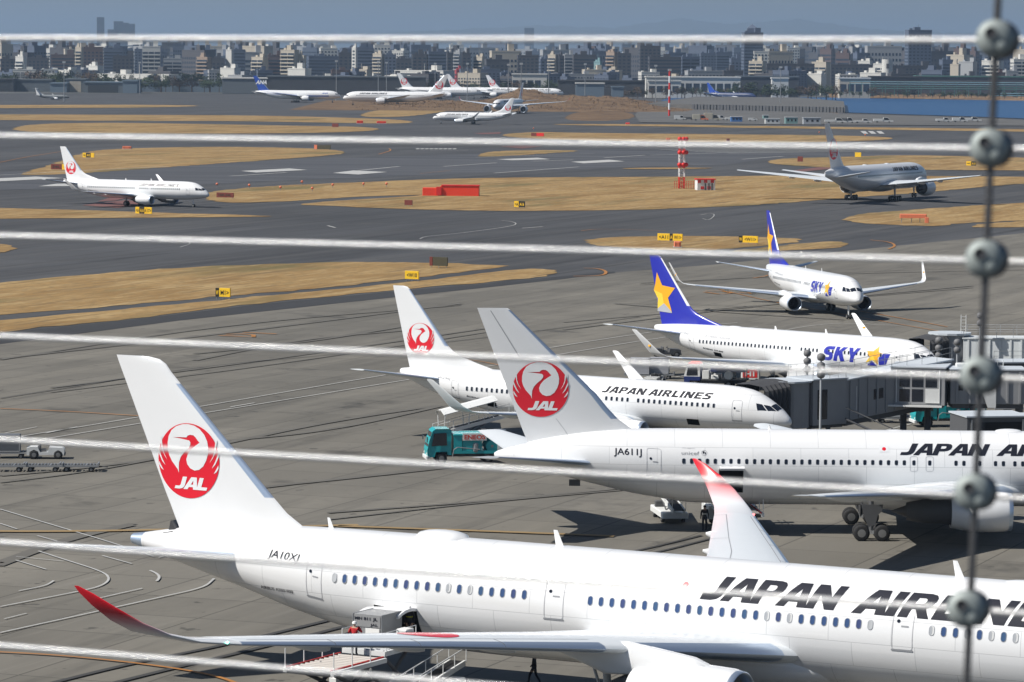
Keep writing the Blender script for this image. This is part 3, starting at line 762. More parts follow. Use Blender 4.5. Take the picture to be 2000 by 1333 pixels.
def cabin_windows(root, spec, fus, lst, z, port, detail, shades=(), greys=()):
    w, h = spec['win']
    aref = spec['aref']
    if detail < 2:
        mb = MB()
        for a in lst:
            t = fus.t_of_z(a, z); dt = math.degrees(h / 2 / fus.ft(a))
            q = [fus.pt(a + w / 2, t - dt, .02), fus.pt(a - w / 2, t - dt, .02), fus.pt(a - w / 2, t + dt, .02), fus.pt(a + w / 2, t + dt, .02)]
            if port: q = [Vector((p.x, -p.y, p.z)) for p in q]
            mb.poly(q)
        return tag(mb.obj('cabin_windows', GLASS, root), kind='stuff')
    t0 = fus.t_of_z(aref, z)
    ref = fus.pt(aref, 180 - t0 if port else t0)
    for k, a in enumerate(lst):
        kind = 'shade' if k in shades else ('grey' if k in greys else ('glass', 'glass', 'glass2', 'glass', 'glass3', 'glass', 'glass2')[(k * 5 + k // 3) % 7] if spec['glass'] is GLASSB else 'glass')
        key = (spec['name'], kind, port, round(z, 3))
        if key not in _win_cache:
            fn = fus.side_map(aref + (-w / 2 if port else w / 2), z, 0, port)
            mb = MB()
            oval = spec['oval']
            outer = rrect(0, w, -h / 2, h / 2, oval, 6); k2 = .12
            inner = [(w / 2 + (u - w / 2) * (1 - k2 * 1.6), v * (1 - k2)) for u, v in outer]
            gl = {'glass': spec['glass'], 'glass2': GLASSB2, 'glass3': GLASSB3, 'shade': SHADE, 'grey': GREYP}[kind]
            def at(u, v, o):
                p = fn(u, v); c = Vector((p.x, 0, fus.fz(aref))); d = (p - c); d.x = 0; d.normalize()
                return tuple(p + d * o - ref)
            mb.use(RIM); mb.loft([[at(u, v, .008) for u, v in outer], [at(u, v, .02) for u, v in inner]], caps=False)
            mb.use(gl); mb.poly([at(u, v, .012) for u, v in inner])
            if kind == 'shade':
                mb.use(RIM); mb.poly([at(w * .12 + u * .45, v * .82 + .0, .017) for u, v in outer])
            _win_cache[key] = mb.mesh('window')
        ta = fus.t_of_z(a, z)
        wo = link('window', _win_cache[key], root, fus.pt(a, 180 - ta if port else ta))
        sl = math.atan((fus.fy(a + .3) - fus.fy(a - .3)) / .6)
        if abs(sl) > .004: wo.rotation_euler = (0, 0, -sl if port else sl); wo.location.y += (.012 if port else -.012)
def antenna(root, fus, a, h, ch):
    zc, ry, rt, rb = fus.ev(a); z = zc + rt
    MB().loft([[(-a, -.04, z - .05), (-a - ch / 2, -.06, z - .05), (-a - ch, 0, z - .05), (-a - ch / 2, .06, z - .05)], [(-a - h * .5, -.02, z + h), (-a - h * .5 - ch * .25, -.03, z + h), (-a - h * .5 - ch * .5, 0, z + h), (-a - h * .5 - ch * .25, .03, z + h)]]).obj('antenna', WHITE, root)
def dome(root, fus, a, L, w, h, name='radome_dome'):
    zc, ry, rt, rb = fus.ev(a); z = zc + rt - .06
    mb = MB(); rings = []
    for i in range(9):
        t = -1 + 2 * i / 8; k = math.sqrt(max(0, 1 - abs(t) ** 2.4)) + .02
        rings.append([(-a - t * L / 2, w / 2 * k * math.cos(q), z - .1 + h * k * max(0, math.sin(q)) + .1 * 0) for q in [math.pi * j / 10 for j in range(11)]])
    smooth_angle(mb.loft(rings, close=False).obj(name, WHITE, root), 60)
def fuselage(root, spec, fus, detail, mat=WHITE):
    if mat is WHITE: mat = SKINW
    st = .8 if detail >= 2 else 1.6
    A = sorted(set([0.0, .08, .2, .4, .7, 1.1, 1.6] + [round(x, 3) for x in np.arange(2.2, fus.len, st)] + [fus.len] + [q for hl in spec.get('holes', []) for q in hl[:2]] + spec.get('cuts', [])))
    n = 64 if detail >= 2 else 32
    T = [360 * i / n for i in range(n)]
    for hl in spec.get('holes', []): T = T + [hl[2] % 360, hl[3] % 360]
    T = sorted(set(round(t, 4) for t in T)); n = len(T)
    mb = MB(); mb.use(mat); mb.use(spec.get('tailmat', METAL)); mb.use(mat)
    for a in A: mb.v += [tuple(fus.pt(a, t)) for t in T]
    for i in range(len(A) - 1):
        am = (A[i] + A[i + 1]) / 2
        for j in range(n):
            k = (j + 1) % n
            tm = (T[j] + (T[k] if k else 360)) / 2
            if any(hl[0] < am < hl[1] and ((tm - hl[2]) % 360) < ((hl[3] - hl[2]) % 360) for hl in spec.get('holes', [])): continue
            mb.cur = 1 if am > spec.get('cone', 1e9) else 0
            mb.face((i * n + j, i * n + k, (i + 1) * n + k, (i + 1) * n + j))
    mb.cur = 0
    e = (len(A) - 1) * n; mb.cur = 1; mb.face([e + j for j in range(n)])
    o = smooth_angle(mb.obj('fuselage', None, root), 45)
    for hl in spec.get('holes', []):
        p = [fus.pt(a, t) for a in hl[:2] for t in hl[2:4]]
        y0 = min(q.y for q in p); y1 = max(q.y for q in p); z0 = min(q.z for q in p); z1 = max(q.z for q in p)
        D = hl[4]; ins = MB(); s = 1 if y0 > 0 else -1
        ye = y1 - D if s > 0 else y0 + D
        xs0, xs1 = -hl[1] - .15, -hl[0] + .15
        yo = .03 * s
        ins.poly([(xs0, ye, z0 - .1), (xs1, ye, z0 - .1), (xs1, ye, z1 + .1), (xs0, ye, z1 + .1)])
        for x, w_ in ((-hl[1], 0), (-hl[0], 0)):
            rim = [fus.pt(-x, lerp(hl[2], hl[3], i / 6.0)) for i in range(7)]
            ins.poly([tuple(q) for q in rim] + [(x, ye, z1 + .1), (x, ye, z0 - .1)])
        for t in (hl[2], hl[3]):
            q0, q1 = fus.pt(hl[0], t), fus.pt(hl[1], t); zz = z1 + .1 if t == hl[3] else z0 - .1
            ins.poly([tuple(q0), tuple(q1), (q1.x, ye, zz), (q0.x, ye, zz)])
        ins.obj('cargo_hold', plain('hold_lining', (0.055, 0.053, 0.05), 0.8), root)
    return o
def fairing(root, fus, a0, a1, w, z, h, mat=WHITE):
    rings = []
    for i in range(17):
        t = i / 16; k = math.sin(math.pi * t) ** .55 if 0 < t < 1 else .02
        a = lerp(a0, a1, t)
        rings.append([(-a, w * k * math.cos(q) * 1.0, z + h * k * math.sin(q)) for q in [2 * math.pi * j / 28 for j in range(28)]])
    smooth_angle(MB().loft(rings).obj('belly_fairing', mat, root), 50)
def flap_fairing(root, secs, side, b, over, r, mat=WHITE):
    q = wing_point(secs, b, .42, False, side); p = wing_point(secs, b, 1.0, False, side)
    L = (q.x - p.x) + over
    rings = []
    for i in range(13):
        t = i / 12; k = max(.03, math.sin(math.pi * min(1, t * .93 + .04)) ** .6) * r
        z = lerp(q.z, p.z, t * L / (q.x - p.x)) - .55 * r
        rings.append([(q.x - t * L, q.y + k * .6 * math.cos(w), z + k * math.sin(w)) for w in [2 * math.pi * j / 10 for j in range(10)]])
    smooth_angle(MB().loft(rings).obj('flap_fairing', mat, root), 60)
PANES = [((1.05, 46), (.90, 86), (1.44, 86.5), (1.62, 52)), ((1.76, 27), (1.12, 43), (1.70, 51), (2.22, 41)), ((2.62, 16), (1.86, 26), (2.32, 40), (2.82, 35))]
def cockpit(root, fus, k=1.0, dt=0.0):
    for (c0, c1, c2, c3) in PANES:
        for sd in (0, 1):
            mb = MB(); nn = 5; rows = []
            for i in range(nn + 1):
                v = i / nn; row = []
                for j in range(nn + 1):
                    u = j / nn
                    a = (lerp(c0[0], c1[0], u) * (1 - v) + lerp(c3[0], c2[0], u) * v) * k
                    t = lerp(c0[1], c1[1], u) * (1 - v) + lerp(c3[1], c2[1], u) * v + dt
                    t = min(t, 88)
                    row.append(tuple(fus.pt(a, 180 - t if sd else t, .02)))
                rows.append(row)
            mb.loft(rows, close=False)
            mb.obj('cockpit_window', GLASS, root)
WINGLET_RED = None
def red_tip_mat():
    """white paint that fades to red towards the tip, as sprayed on the winglet"""
    m, nt, b = nodes_of('winglet_red_fade')
    tc = nt.nodes.new('ShaderNodeTexCoord'); sp = nt.nodes.new('ShaderNodeSeparateXYZ'); mr_ = nt.nodes.new('ShaderNodeMapRange')
    mx = nt.nodes.new('ShaderNodeMix'); mx.data_type = 'RGBA'
    nt.links.new(tc.outputs['Object'], sp.inputs[0]); nt.links.new(sp.outputs['Z'], mr_.inputs['Value'])
    mr_.inputs['From Min'].default_value = 7.15; mr_.inputs['From Max'].default_value = 8.2
    nt.links.new(mr_.outputs['Result'], mx.inputs['Factor'])
    mx.inputs['A'].default_value = (.72, .74, .76, 1); mx.inputs['B'].default_value = (.70, .01, .025, 1)
    nt.links.new(mx.outputs['Result'], b.inputs['Base Color']); b.inputs['Roughness'].default_value = .3; b.inputs['Coat Weight'].default_value = .4
    return m
WRED = red_tip_mat()
SPECS = {}
SPECS['a350'] = dict(name='a350', aref=30.0, win=(.31, .52), oval=.155, glass=GLASSB, cone=64.75, cuts=[64.75],
    secs=[(0, 4.1, .03, .03, .03), (.15, 4.13, .45, .42, .4), (.5, 4.2, .82, .82, .74), (1.5, 4.42, 1.45, 1.55, 1.3), (3, 4.72, 2.08, 2.3, 1.95), (5, 4.97, 2.6, 2.78, 2.55), (8, 5.12, 2.93, 3.02, 2.95), (10.5, 5.17, 2.98, 3.05, 3.04), (41, 5.17, 2.98, 3.05, 3.04), (46, 5.22, 2.95, 3.0, 2.96), (50, 5.45, 2.78, 2.76, 2.78), (54, 5.80, 2.42, 2.37, 2.36), (58, 6.20, 1.85, 1.80, 1.68), (62, 6.50, 1.15, 1.12, .98), (64.7, 6.68, .56, .48, .48), (65.6, 6.72, .36, .30, .30)],
    wing=[(21.8, 0.0, 3.85, 13.4, .12, 3, .01), (23.5, 2.9, 4.0, 11.9, .12, 5, .02), (28.9, 11.0, 4.98, 6.6, .12, 5.5, .04), (34.2, 19.0, 5.78, 4.75, .115, 6.5, .045), (40.2, 28.0, 6.60, 2.75, .105, 8, .04)],
    winglet=[(40.2, 28.0, 6.60, 2.75, .105, 8, .04), (41.35, 29.7, 6.85, 2.45, .095, 16, .02), (42.3, 30.75, 7.22, 2.2, .09, 34, 0), (43.3, 31.5, 7.78, 1.85, .085, 52, 0), (44.5, 32.02, 8.5, 1.35, .08, 66, 0), (45.6, 32.28, 9.1, .8, .08, 72, 0), (46.35, 32.37, 9.4, .25, .08, 75, 0)],
    le=[(3.4, 10.2), (11.9, 28.0)], cutb=[3.4, 10.2, 11.9, 14.5, 16.5, 24],
    fin=[(6.9, 53.6, 62.25), (8.2, 54.5, 62.85), (8.8, 55.45, 63.12), (9.6, 56.3, 63.5), (12, 58.75, 64.55), (15.6, 62.45, 66.15), (16.22, 63.08, 66.43), (16.65, 63.42, 66.62), (16.9, 63.85, 66.72), (17.03, 64.6, 66.78)], finle=(9.6, 15.9),
    stab=[(56.6, .5, 6.3, 6.0, .10, 7), (57.4, 1.6, 6.45, 5.5, .10, 7), (63.0, 9.35, 7.5, 2.0, .09, 7)],
    engine=dict(b=10.5, z=2.55, a=22.8, len=5.7, r=1.95), belly=(19.0, 39.8, 3.22, 3.3, 1.75),
    gears=[dict(a=32.8, b=5.3, kind='bogie4', r=.7, w=.5, half=.85, top=4.0, lean=.2, bx=.95), dict(a=32.8, b=-5.3, kind='bogie4', r=.7, w=.5, half=.85, top=4.0, lean=-.2, bx=.95), dict(a=4.7, b=0, kind='twin', r=.52, w=.38, half=.35, top=2.6)])
SPECS['b767'] = dict(name='b767', aref=30.0, win=(.27, .38), oval=.1, glass=GLASS, cone=53.4, cuts=[53.4], tailmat=WHITE,
    secs=[(0, 3.55, .03, .03, .03), (.15, 3.58, .40, .40, .36), (.5, 3.65, .78, .8, .7), (1.5, 3.9, 1.35, 1.5, 1.25), (3, 4.25, 1.85, 2.1, 1.85), (5, 4.52, 2.25, 2.5, 2.35), (8, 4.63, 2.48, 2.68, 2.6), (10, 4.65, 2.515, 2.7, 2.7), (35, 4.65, 2.515, 2.7, 2.7), (39, 4.68, 2.50, 2.67, 2.66), (43, 4.86, 2.34, 2.46, 2.32), (46.5, 5.02, 1.98, 2.10, 1.70), (49.5, 5.12, 1.48, 1.55, 1.08), (52, 5.22, .88, .86, .68), (53.3, 5.28, .42, .42, .40), (53.67, 5.30, .2, .2, .2)],
    wing=[(14.6, 0.0, 2.95, 12.6, .12, 5), (16.4, 2.45, 3.2, 10.9, .12, 5), (20.4, 8.0, 3.8, 7.0, .11, 5.5), (31.9, 23.3, 5.25, 2.0, .10, 6), (32.7, 23.75, 5.38, 1.1, .08, 8)],
    winglet=None, le=[(3, 7.3), (8.8, 22.8)], cutb=[3, 7.3, 8.8, 13, 18, 22.8],
    fin=[(5.6, 42.2, 51.05), (6.4, 42.9, 51.35), (7.25, 43.8, 51.7), (8.0, 44.85, 51.98), (8.8, 45.6, 52.28), (9.8, 46.42, 52.67), (15.75, 52.6, 54.92), (15.88, 52.8, 54.97)], finle=(8, 15.7),
    stab=[(45.2, .4, 4.75, 6.6, .10, 8), (46.4, 1.5, 4.95, 5.7, .10, 8), (53.2, 9.3, 6.15, 1.9, .09, 8)],
    engine=dict(b=8.0, z=2.5, a=17.55, len=4.25, r=1.42, core=CHARC, cl=.72), belly=(15, 29.5, 2.62, 2.75, 1.25),  # core cowl lengthened and coloured dark to stand for shadow beneath the wing
    gears=[dict(mat=CHARC, a=27.0, b=4.65, kind='bogie4', r=.58, w=.42, half=.58, top=3.4, lean=-.3, bx=.72, door=(1.0, 2.6, .7, .55), dmat=CHARC), dict(mat=CHARC, a=27.0, b=-4.65, kind='bogie4', r=.58, w=.42, half=.58, top=3.4, lean=.3, bx=.72, door=(1.0, 2.6, .7, -.55), dmat=CHARC), dict(a=4.3, b=0, kind='twin', r=.47, w=.33, half=.32, top=2.4)])  # charcoal on main gear and doors holds the shade under the wing
SPECS['b737'] = dict(name='b737', aref=20.0, win=(.25, .37), oval=.09, glass=GLASS, cone=38.0, cuts=[38.0], tailmat=WHITE,
    secs=[(0, 2.72, .02, .02, .02), (.12, 2.74, .30, .30, .28), (.4, 2.80, .56, .56, .50), (1.1, 2.98, .98, 1.02, .88), (1.9, 3.14, 1.25, 1.36, 1.18), (2.7, 3.28, 1.46, 1.70, 1.42), (3.6, 3.40, 1.64, 1.92, 1.62), (5, 3.50, 1.80, 2.02, 1.84), (7, 3.55, 1.88, 2.05, 1.98), (26, 3.55, 1.88, 2.05, 1.98), (29, 3.66, 1.80, 1.95, 1.72), (32, 3.93, 1.54, 1.66, 1.45), (35, 4.32, 1.06, 1.16, 1.02), (37.2, 4.70, .56, .62, .52), (38.0, 4.84, .36, .40, .36), (38.25, 4.88, .25, .3, .25)],
    wing=[(12.5, 0, 2.0, 8.7, .13, 5), (13.6, 1.85, 2.15, 7.6, .125, 6), (15.6, 5.5, 2.5, 5.6, .115, 6), (21.0, 15.6, 3.45, 1.95, .10, 7), (21.5, 16.5, 3.55, 1.7, .10, 8)],
    winglet=[(21.5, 16.5, 3.55, 1.7, .10, 8), (21.9, 17.0, 3.68, 1.6, .09, 28), (22.5, 17.35, 4.05, 1.45, .08, 62), (25.2, 17.9, 6.2, .62, .07, 76), (25.45, 17.92, 6.28, .3, .07, 78)],
    le=[(2.2, 4.2), (5.7, 15.6)], cutb=[2.2, 4.2, 5.7, 10],
    fin=[(5.0, 27.5, 37.3), (5.45, 28.2, 37.42), (5.62, 28.95, 37.47), (6.1, 30.65, 37.6), (6.61, 32.2, 37.73), (7.0, 32.95, 37.83), (7.43, 33.45, 37.95), (12.35, 37.5, 39.18), (12.55, 37.75, 39.22), (12.62, 38.1, 39.24)], finle=(7.4, 12.3),
    stab=[(32.6, .3, 4.35, 4.6, .10, 7), (33.5, 1.0, 4.5, 4.15, .10, 7), (38.0, 7.17, 5.55, 1.5, .09, 8)],
    engine=dict(b=4.83, z=1.55, a=11.6, len=3.9, r=1.08, flat=.93), belly=(12, 24, 1.95, 2.15, .95),
    gears=[dict(a=19.6, b=2.86, kind='twin', r=.56, w=.38, half=.36, top=2.4), dict(a=19.6, b=-2.86, kind='twin', r=.56, w=.38, half=.36, top=2.4), dict(a=4.0, b=0, kind='twin', r=.34, w=.2, half=.2, top=1.8, mat=WHITE)])
SPECS['b777'] = dict(name='b777', aref=30.0, win=(.28, .40), oval=.1, glass=GLASS, cone=61.9, cuts=[61.9], tailmat=WHITE,
    secs=[(0, 4.3, .03, .03, .03), (.15, 4.33, .45, .42, .4), (.5, 4.42, .85, .85, .75), (1.5, 4.7, 1.5, 1.6, 1.35), (3, 5.0, 2.15, 2.35, 2.0), (5, 5.25, 2.65, 2.8, 2.6), (8, 5.4, 3.0, 3.05, 3.0), (10.5, 5.42, 3.1, 3.1, 3.1), (42, 5.42, 3.1, 3.1, 3.1), (47, 5.6, 2.95, 2.95, 2.6), (52, 6.05, 2.4, 2.5, 1.9), (56, 6.45, 1.7, 1.95, 1.35), (59.5, 6.75, .9, 1.3, .95), (61.8, 6.9, .28, .75, .6), (62.4, 6.95, .12, .45, .4)],
    wing=[(20.3, 0, 3.5, 14.5, .12, 5), (22.3, 3.0, 3.75, 12.6, .12, 5.5), (27.8, 10.5, 4.5, 8.3, .11, 6), (41.3, 30.1, 6.75, 2.0, .10, 7), (41.9, 30.46, 6.85, 1.1, .08, 8)],
    winglet=None, le=[(3.5, 9), (11, 29)], cutb=[3.5, 9, 11, 20],
    fin=[(7.2, 49.4, 58.6), (8.2, 50.3, 58.95), (9, 51.6, 59.25), (10, 52.6, 59.6), (18.4, 60.3, 62.95), (18.5, 60.5, 63.0)], finle=(9, 18.3),
    stab=[(51.5, .5, 6.1, 7.2, .10, 8), (52.6, 1.7, 6.25, 6.3, .10, 8), (60.3, 10.77, 7.7, 2.2, .09, 8)],
    engine=dict(b=9.61, z=2.95, a=21.0, len=5.0, r=1.92), belly=(19.5, 37, 3.2, 3.3, 1.35),
    gears=[dict(a=32.6, b=5.5, kind='bogie6', r=.66, w=.48, half=.7, top=4.0), dict(a=32.6, b=-5.5, kind='bogie6', r=.66, w=.48, half=.7, top=4.0), dict(a=5.9, b=0, kind='twin', r=.52, w=.38, half=.36, top=2.6)])
def aircraft(kind, label, loc, yaw, livery, detail=2, pitch=0.0, scale=1.0, group=None, extra=None, name='airliner', **kw):
    spec = dict(SPECS[kind]); spec.update(extra or {})
    fus = Fus(spec['secs'])
    root = thing(name, label, 'airplane', loc, yaw, group)
    if pitch: root.rotation_euler = (0, R(-pitch), yaw)
    root.scale = (scale,) * 3
    fuselage(root, spec, fus, detail, kw.get('fmat', WHITE))
    for side in (1, -1):
        sc = dense(spec['wing'], spec['cutb'])
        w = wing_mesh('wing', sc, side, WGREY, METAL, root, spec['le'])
        if spec['winglet']: wing_mesh('winglet', spec['winglet'], side, WRED if kind == 'a350' else WHITE, None, w, camber=.01)
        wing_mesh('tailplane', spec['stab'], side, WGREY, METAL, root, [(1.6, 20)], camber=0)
        engine(root, spec['engine'], side, detail)
        for b in spec.get('ff', {'a350': (8.2, 14, 18.5, 23), 'b767': (6.5, 11.5, 16), 'b737': (4.6, 7.8, 11.2), 'b777': (7, 13, 18.5)}[kind]):
            k = {'a350': (.35, .36), 'b767': (.4, .3), 'b737': (.35, .22), 'b777': (.5, .36)}[kind]
            flap_fairing(w, spec['wing'], side, b, k[0], k[1], WHITE)
    fin = spec['fin']
    fm = {'SKY': SKYBLUE, 'ANA': ANABLUE}.get(livery, WHITE)
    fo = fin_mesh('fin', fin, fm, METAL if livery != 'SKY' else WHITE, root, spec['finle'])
    a0, a1, w_, z_, h_ = spec['belly']
    fairing(root, fus, a0, a1, w_, z_, h_)
    for g in spec['gears']: gear(root, g, detail)
    for (a, h, ch) in kw.get('antennas', ()): antenna(root, fus, a, h, ch)
    for (a, L, w2, h) in kw.get('domes', ()): dome(root, fus, a, L, w2, h)
    return root, fus, spec, fo
def side_title(root, fus, s, a0, z0, width, h, mat, port=False, shear=.36):
    return wrapped('title_lettering', heavy2d(s, width, h, shear, .20 if h < .8 or width / h > 12 else .10), fus.side_map(a0, z0, .016, port), mat, root, dv=.12)
def side_text(root, fus, s, a0, z0, width, h, bold, shear, mat, port=False, name='lettering', off=.016):
    vf = fit_text(s, width, h, bold, shear) if width else text2d(s, h, bold, shear)
    return wrapped(name, vf, fus.side_map(a0, z0, off, port), mat, root, du=None, dv=.12)
# ------------------------------------------------------------------ the airliners in the photograph
A_LOC, A_YAW = (36.29, 177.93, 0), -0.50363
T_A = (49.05, 45.35)
a350, fA, sA, finA = aircraft('a350', 'large white twin-jet in the foreground with red crane tail and open cargo door', A_LOC, A_YAW, 'JAL', 2,
    antennas=((52.4, .55, .35), (38.2, .8, .5), (15.6, .8, .5)), domes=((45.6, 3.4, 1.9, .5), (12.0, 3.6, 1.3, .25)), extra=dict(holes=[(45.5, 48.2, -50.0, -13.0, 3.4)]))
crane(finA, SPECS['a350']['fin'], 61.81, 11.34, 2.1, 1, 2)
crane(finA, SPECS['a350']['fin'], 61.81, 11.34, 2.1, -1, 1)
cabin_windows(a350, sA, fA, [50.71 - .6506 * k for k in range(19)], 5.92, False, 2, shades=(11, 13), greys=(0,))
cabin_windows(a350, sA, fA, [35.11 - .628 * k for k in range(26)], 5.90, False, 2, shades=(16, 18), greys=(25,))
cabin_windows(a350, sA, fA, [16.13 - .628 * k for k in range(14)], 5.88, False, 2, shades=(0, 5, 7), greys=(3,))
for d in ((51.58, 52.62), (36.66, 37.80), (17.12, 18.24), (5.6, 6.7)): door_outline(a350, fA, d[0], d[1], 4.78, 6.98)
side_text(a350, fA, 'JA10XJ', 55.35, 6.66, 2.15, .46, 0.012, .15, TITLE, name='registration')
wrapped('type_lettering', fit_text('AIRBUS A350-900', 2.35, .22, .015, 0), lambda u, v: fA.pt(55.95 - u, fA.t_of_z(55.95 - u, 4.86 - .03 * u + v * .8), .02), TITLE, a350, dv=.1)
side_text(a350, fA, 'unicef', 50.1, 6.62, 1.25, .3, 0, 0, LIGHTLINE)
side_title(a350, fA, 'JAPAN', 28.94, 6.44, 7.95, 1.42, TITLE)
side_title(a350, fA, 'AIRLINES', 20.55, 6.40, 11.9, 1.42, TITLE)
wrapped('flag_disc', shape2d([circle2d(.17, 20)]), fA.side_map(29.9, 7.05, .016), JALRED, a350)
# red disc on the upper wing and joints of the control surfaces
SW = SPECS['a350']['wing']
for side in (1, -1):
    wg = [o for o in a350.children if o.name.startswith('wing')][0 if side == 1 else 1]
    if side == 1: wrapped('red_disc', shape2d([circle2d(1.15, 32)]), lambda u, v: wing_point(SW, 18.4 + u, .42 + v / 4.9, True, 1, .02), JALRED, wg, du=.25, dv=.25)
    for pts in ([(27.5, .16), (20, .15), (12, .14)], [(27.5, .72), (21, .72), (17.5, .70), (12, .78)], [(21.0, .72), (21.0, 1.0)], [(27.4, .72), (27.4, 1.0)], [(12.3, .70), (12.3, 1.0)], [(16.5, .0), (16.5, .14)], [(24, .0), (24, .15)], [(20.3, .0), (20.3, .15)]):
        m2 = MB(); L = []
        for (b0, f0), (b1, f1) in zip(pts, pts[1:]):
            for i in range(9): L.append((lerp(b0, b1, i / 8), lerp(f0, f1, i / 8)))
        for (b0, f0), (b1, f1) in zip(L, L[1:]):
            if (b0, f0) == (b1, f1): continue
            p, q = wing_point(SW, b0, f0, True, side, .014), wing_point(SW, b1, f1, True, side, .014)
            n = (q - p).cross(Vector((0, 0, 1))).normalized() * .022
            m2.poly([tuple(p - n), tuple(q - n), tuple(q + n), tuple(p + n)])
        m2.obj('panel_joint', LINE, wg)
    lamp = MB().lathe([(-.12, .02), (0, .07), (.12, .02)], tuple(wing_point(sA['winglet'], 28.6, .01, True, side)), (0, 1, 0), 8)
    lamp.obj('navigation_light', plain('green_lamp' if side == 1 else 'red_lamp', (.1, .8, .6) if side == 1 else (.8, .05, .05), .2, emit=(.2, 1, .75) if side == 1 else (1, .1, .1), estr=6.0), wg)
fl = MB().loft([[(-62.55, -.35, 7.42), (-63.05, -.32, 7.36), (-63.05, .32, 7.36), (-62.55, .35, 7.42)], [(-62.85, -.35, 7.95), (-62.9, -.35, 7.93), (-62.9, .35, 7.93), (-62.85, .35, 7.95)]])
fl.obj('intake_flap', DARKMETAL, a350)
MB().poly([tuple(fA.pt(a, t, .02)) for a, t in ((62.6, 55), (63.3, 50), (63.3, 90), (62.6, 90))]).obj('intake_opening', BLACK, a350)
# open cargo door, hinged along its upper edge, swung up and out
ch = [48.2 + .05, 45.5 - .05]
hz0 = fA.pt(46.8, -13.0)
Md = Matrix.Translation(hz0) @ Matrix.Rotation(R(-116), 4, 'X') @ Matrix.Translation(-hz0)
mb = MB(); o_, i_ = [], []
for k in range(9):
    t = lerp(-50, -13, k / 8)
    o_.append([tuple(Md @ fA.pt(a, t, .06)) for a in (48.2, 47.3, 46.4, 45.5)]); i_.append([tuple(Md @ fA.pt(a, t, -.10)) for a in (48.2, 47.3, 46.4, 45.5)])
mb.use(WHITE).loft(o_, close=False); mb.use(GREYP).loft(i_, close=False)
mb.use(WHITE)
for q in (0, 3): mb.loft([[r[q] for r in o_], [r[q] for r in i_]], close=False)
mb.loft([o_[0], i_[0]], close=False)
smooth_angle(mb.obj('cargo_door', None, a350), 40)
# ---- twin-aisle with open belly door behind it
B_LOC, B_YAW = (52.46, 267.2, 0), -0.0117
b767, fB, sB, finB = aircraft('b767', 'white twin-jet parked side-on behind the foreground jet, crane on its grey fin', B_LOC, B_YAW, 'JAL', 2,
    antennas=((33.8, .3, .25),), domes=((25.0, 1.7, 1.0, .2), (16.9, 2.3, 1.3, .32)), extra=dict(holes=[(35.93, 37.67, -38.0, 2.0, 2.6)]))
crane(finB, SPECS['b767']['fin'], 50.38, 10.1, 2.0, 1, 2)
crane(finB, SPECS['b767']['fin'], 50.38, 10.1, 2.0, -1, 1)
cabin_windows(b767, sB, fB, [40.18 - .5588 * k for k in range(29)] + [23.85, 22.73, 20.87, 20.31, 19.19, 18.07, 17.51, 16.7, 16.14] + [15.5 - .5588 * k for k in range(12)], 5.27, False, 2)
door_outline(b767, fB, 41.77, 42.81, 4.22, 6.15)
for q in ((23.57, 24.13), (22.45, 23.01)): door_outline(b767, fB, q[0], q[1], 4.66, 5.72, name='overwing_exit', window=False, r=.14)
side_text(b767, fB, 'JA611J', 45.13, 5.66, 1.97, .48, .012, .0, TITLE, name='registration')
side_text(b767, fB, 'unicef', 40.33, 5.70, 1.25, .27, .0, 0, LINE)
side_text(b767, fB, 'We support', 40.3, 6.12, .9, .1, .0, 0, LIGHTLINE)
wrapped('globe_emblem', shape2d([circle2d(.2, 24), circle2d(.175, 24)]), fB.side_map(38.72, 5.83, .016), LINE, b767)
for q in ([(-.1, .1), (.0, .13), (.02, .02), (-.05, -.02), (-.04, -.12), (-.11, -.03)], [(.04, .02), (.12, .06), (.11, -.06), (.05, -.12), (.03, -.03)]): wrapped('globe_land', shape2d([q]), fB.side_map(38.72, 5.83, .016), TITLE, b767)
side_title(b767, fB, 'JAPAN', 24.83, 5.80, 6.45, .92, TITLE)
side_title(b767, fB, 'AIRLINES', 18.0, 5.80, 9.6, .92, TITLE)
wrapped('flag', shape2d([rrect(-.35, .35, -.24, .24, .04)]), fB.side_map(25.95, 6.2, .014), WHITE, b767, dv=.12)
wrapped('flag_disc', shape2d([circle2d(.14, 20)]), fB.side_map(25.95, 6.2, .02), JALRED, b767)
hz0 = fB.pt(36.8, 2.0)
Md = Matrix.Translation(hz0) @ Matrix.Rotation(R(-112), 4, 'X') @ Matrix.Translation(-hz0)
mb = MB()
o_ = [[tuple(Md @ fB.pt(a, lerp(-38, 2, k / 6), .05)) for a in (37.67, 35.93)] for k in range(7)]; i_ = [[tuple(Md @ fB.pt(a, lerp(-38, 2, k / 6), -.1)) for a in (37.67, 35.93)] for k in range(7)]
mb.use(WHITE).loft(o_, close=False); mb.use(GREYP).loft(i_, close=False); mb.use(WHITE)
for q in (0, 1): mb.loft([[r[q] for r in o_], [r[q] for r in i_]], close=False)
mb.loft([o_[0], i_[0]], close=False); mb.obj('cargo_door', None, b767)
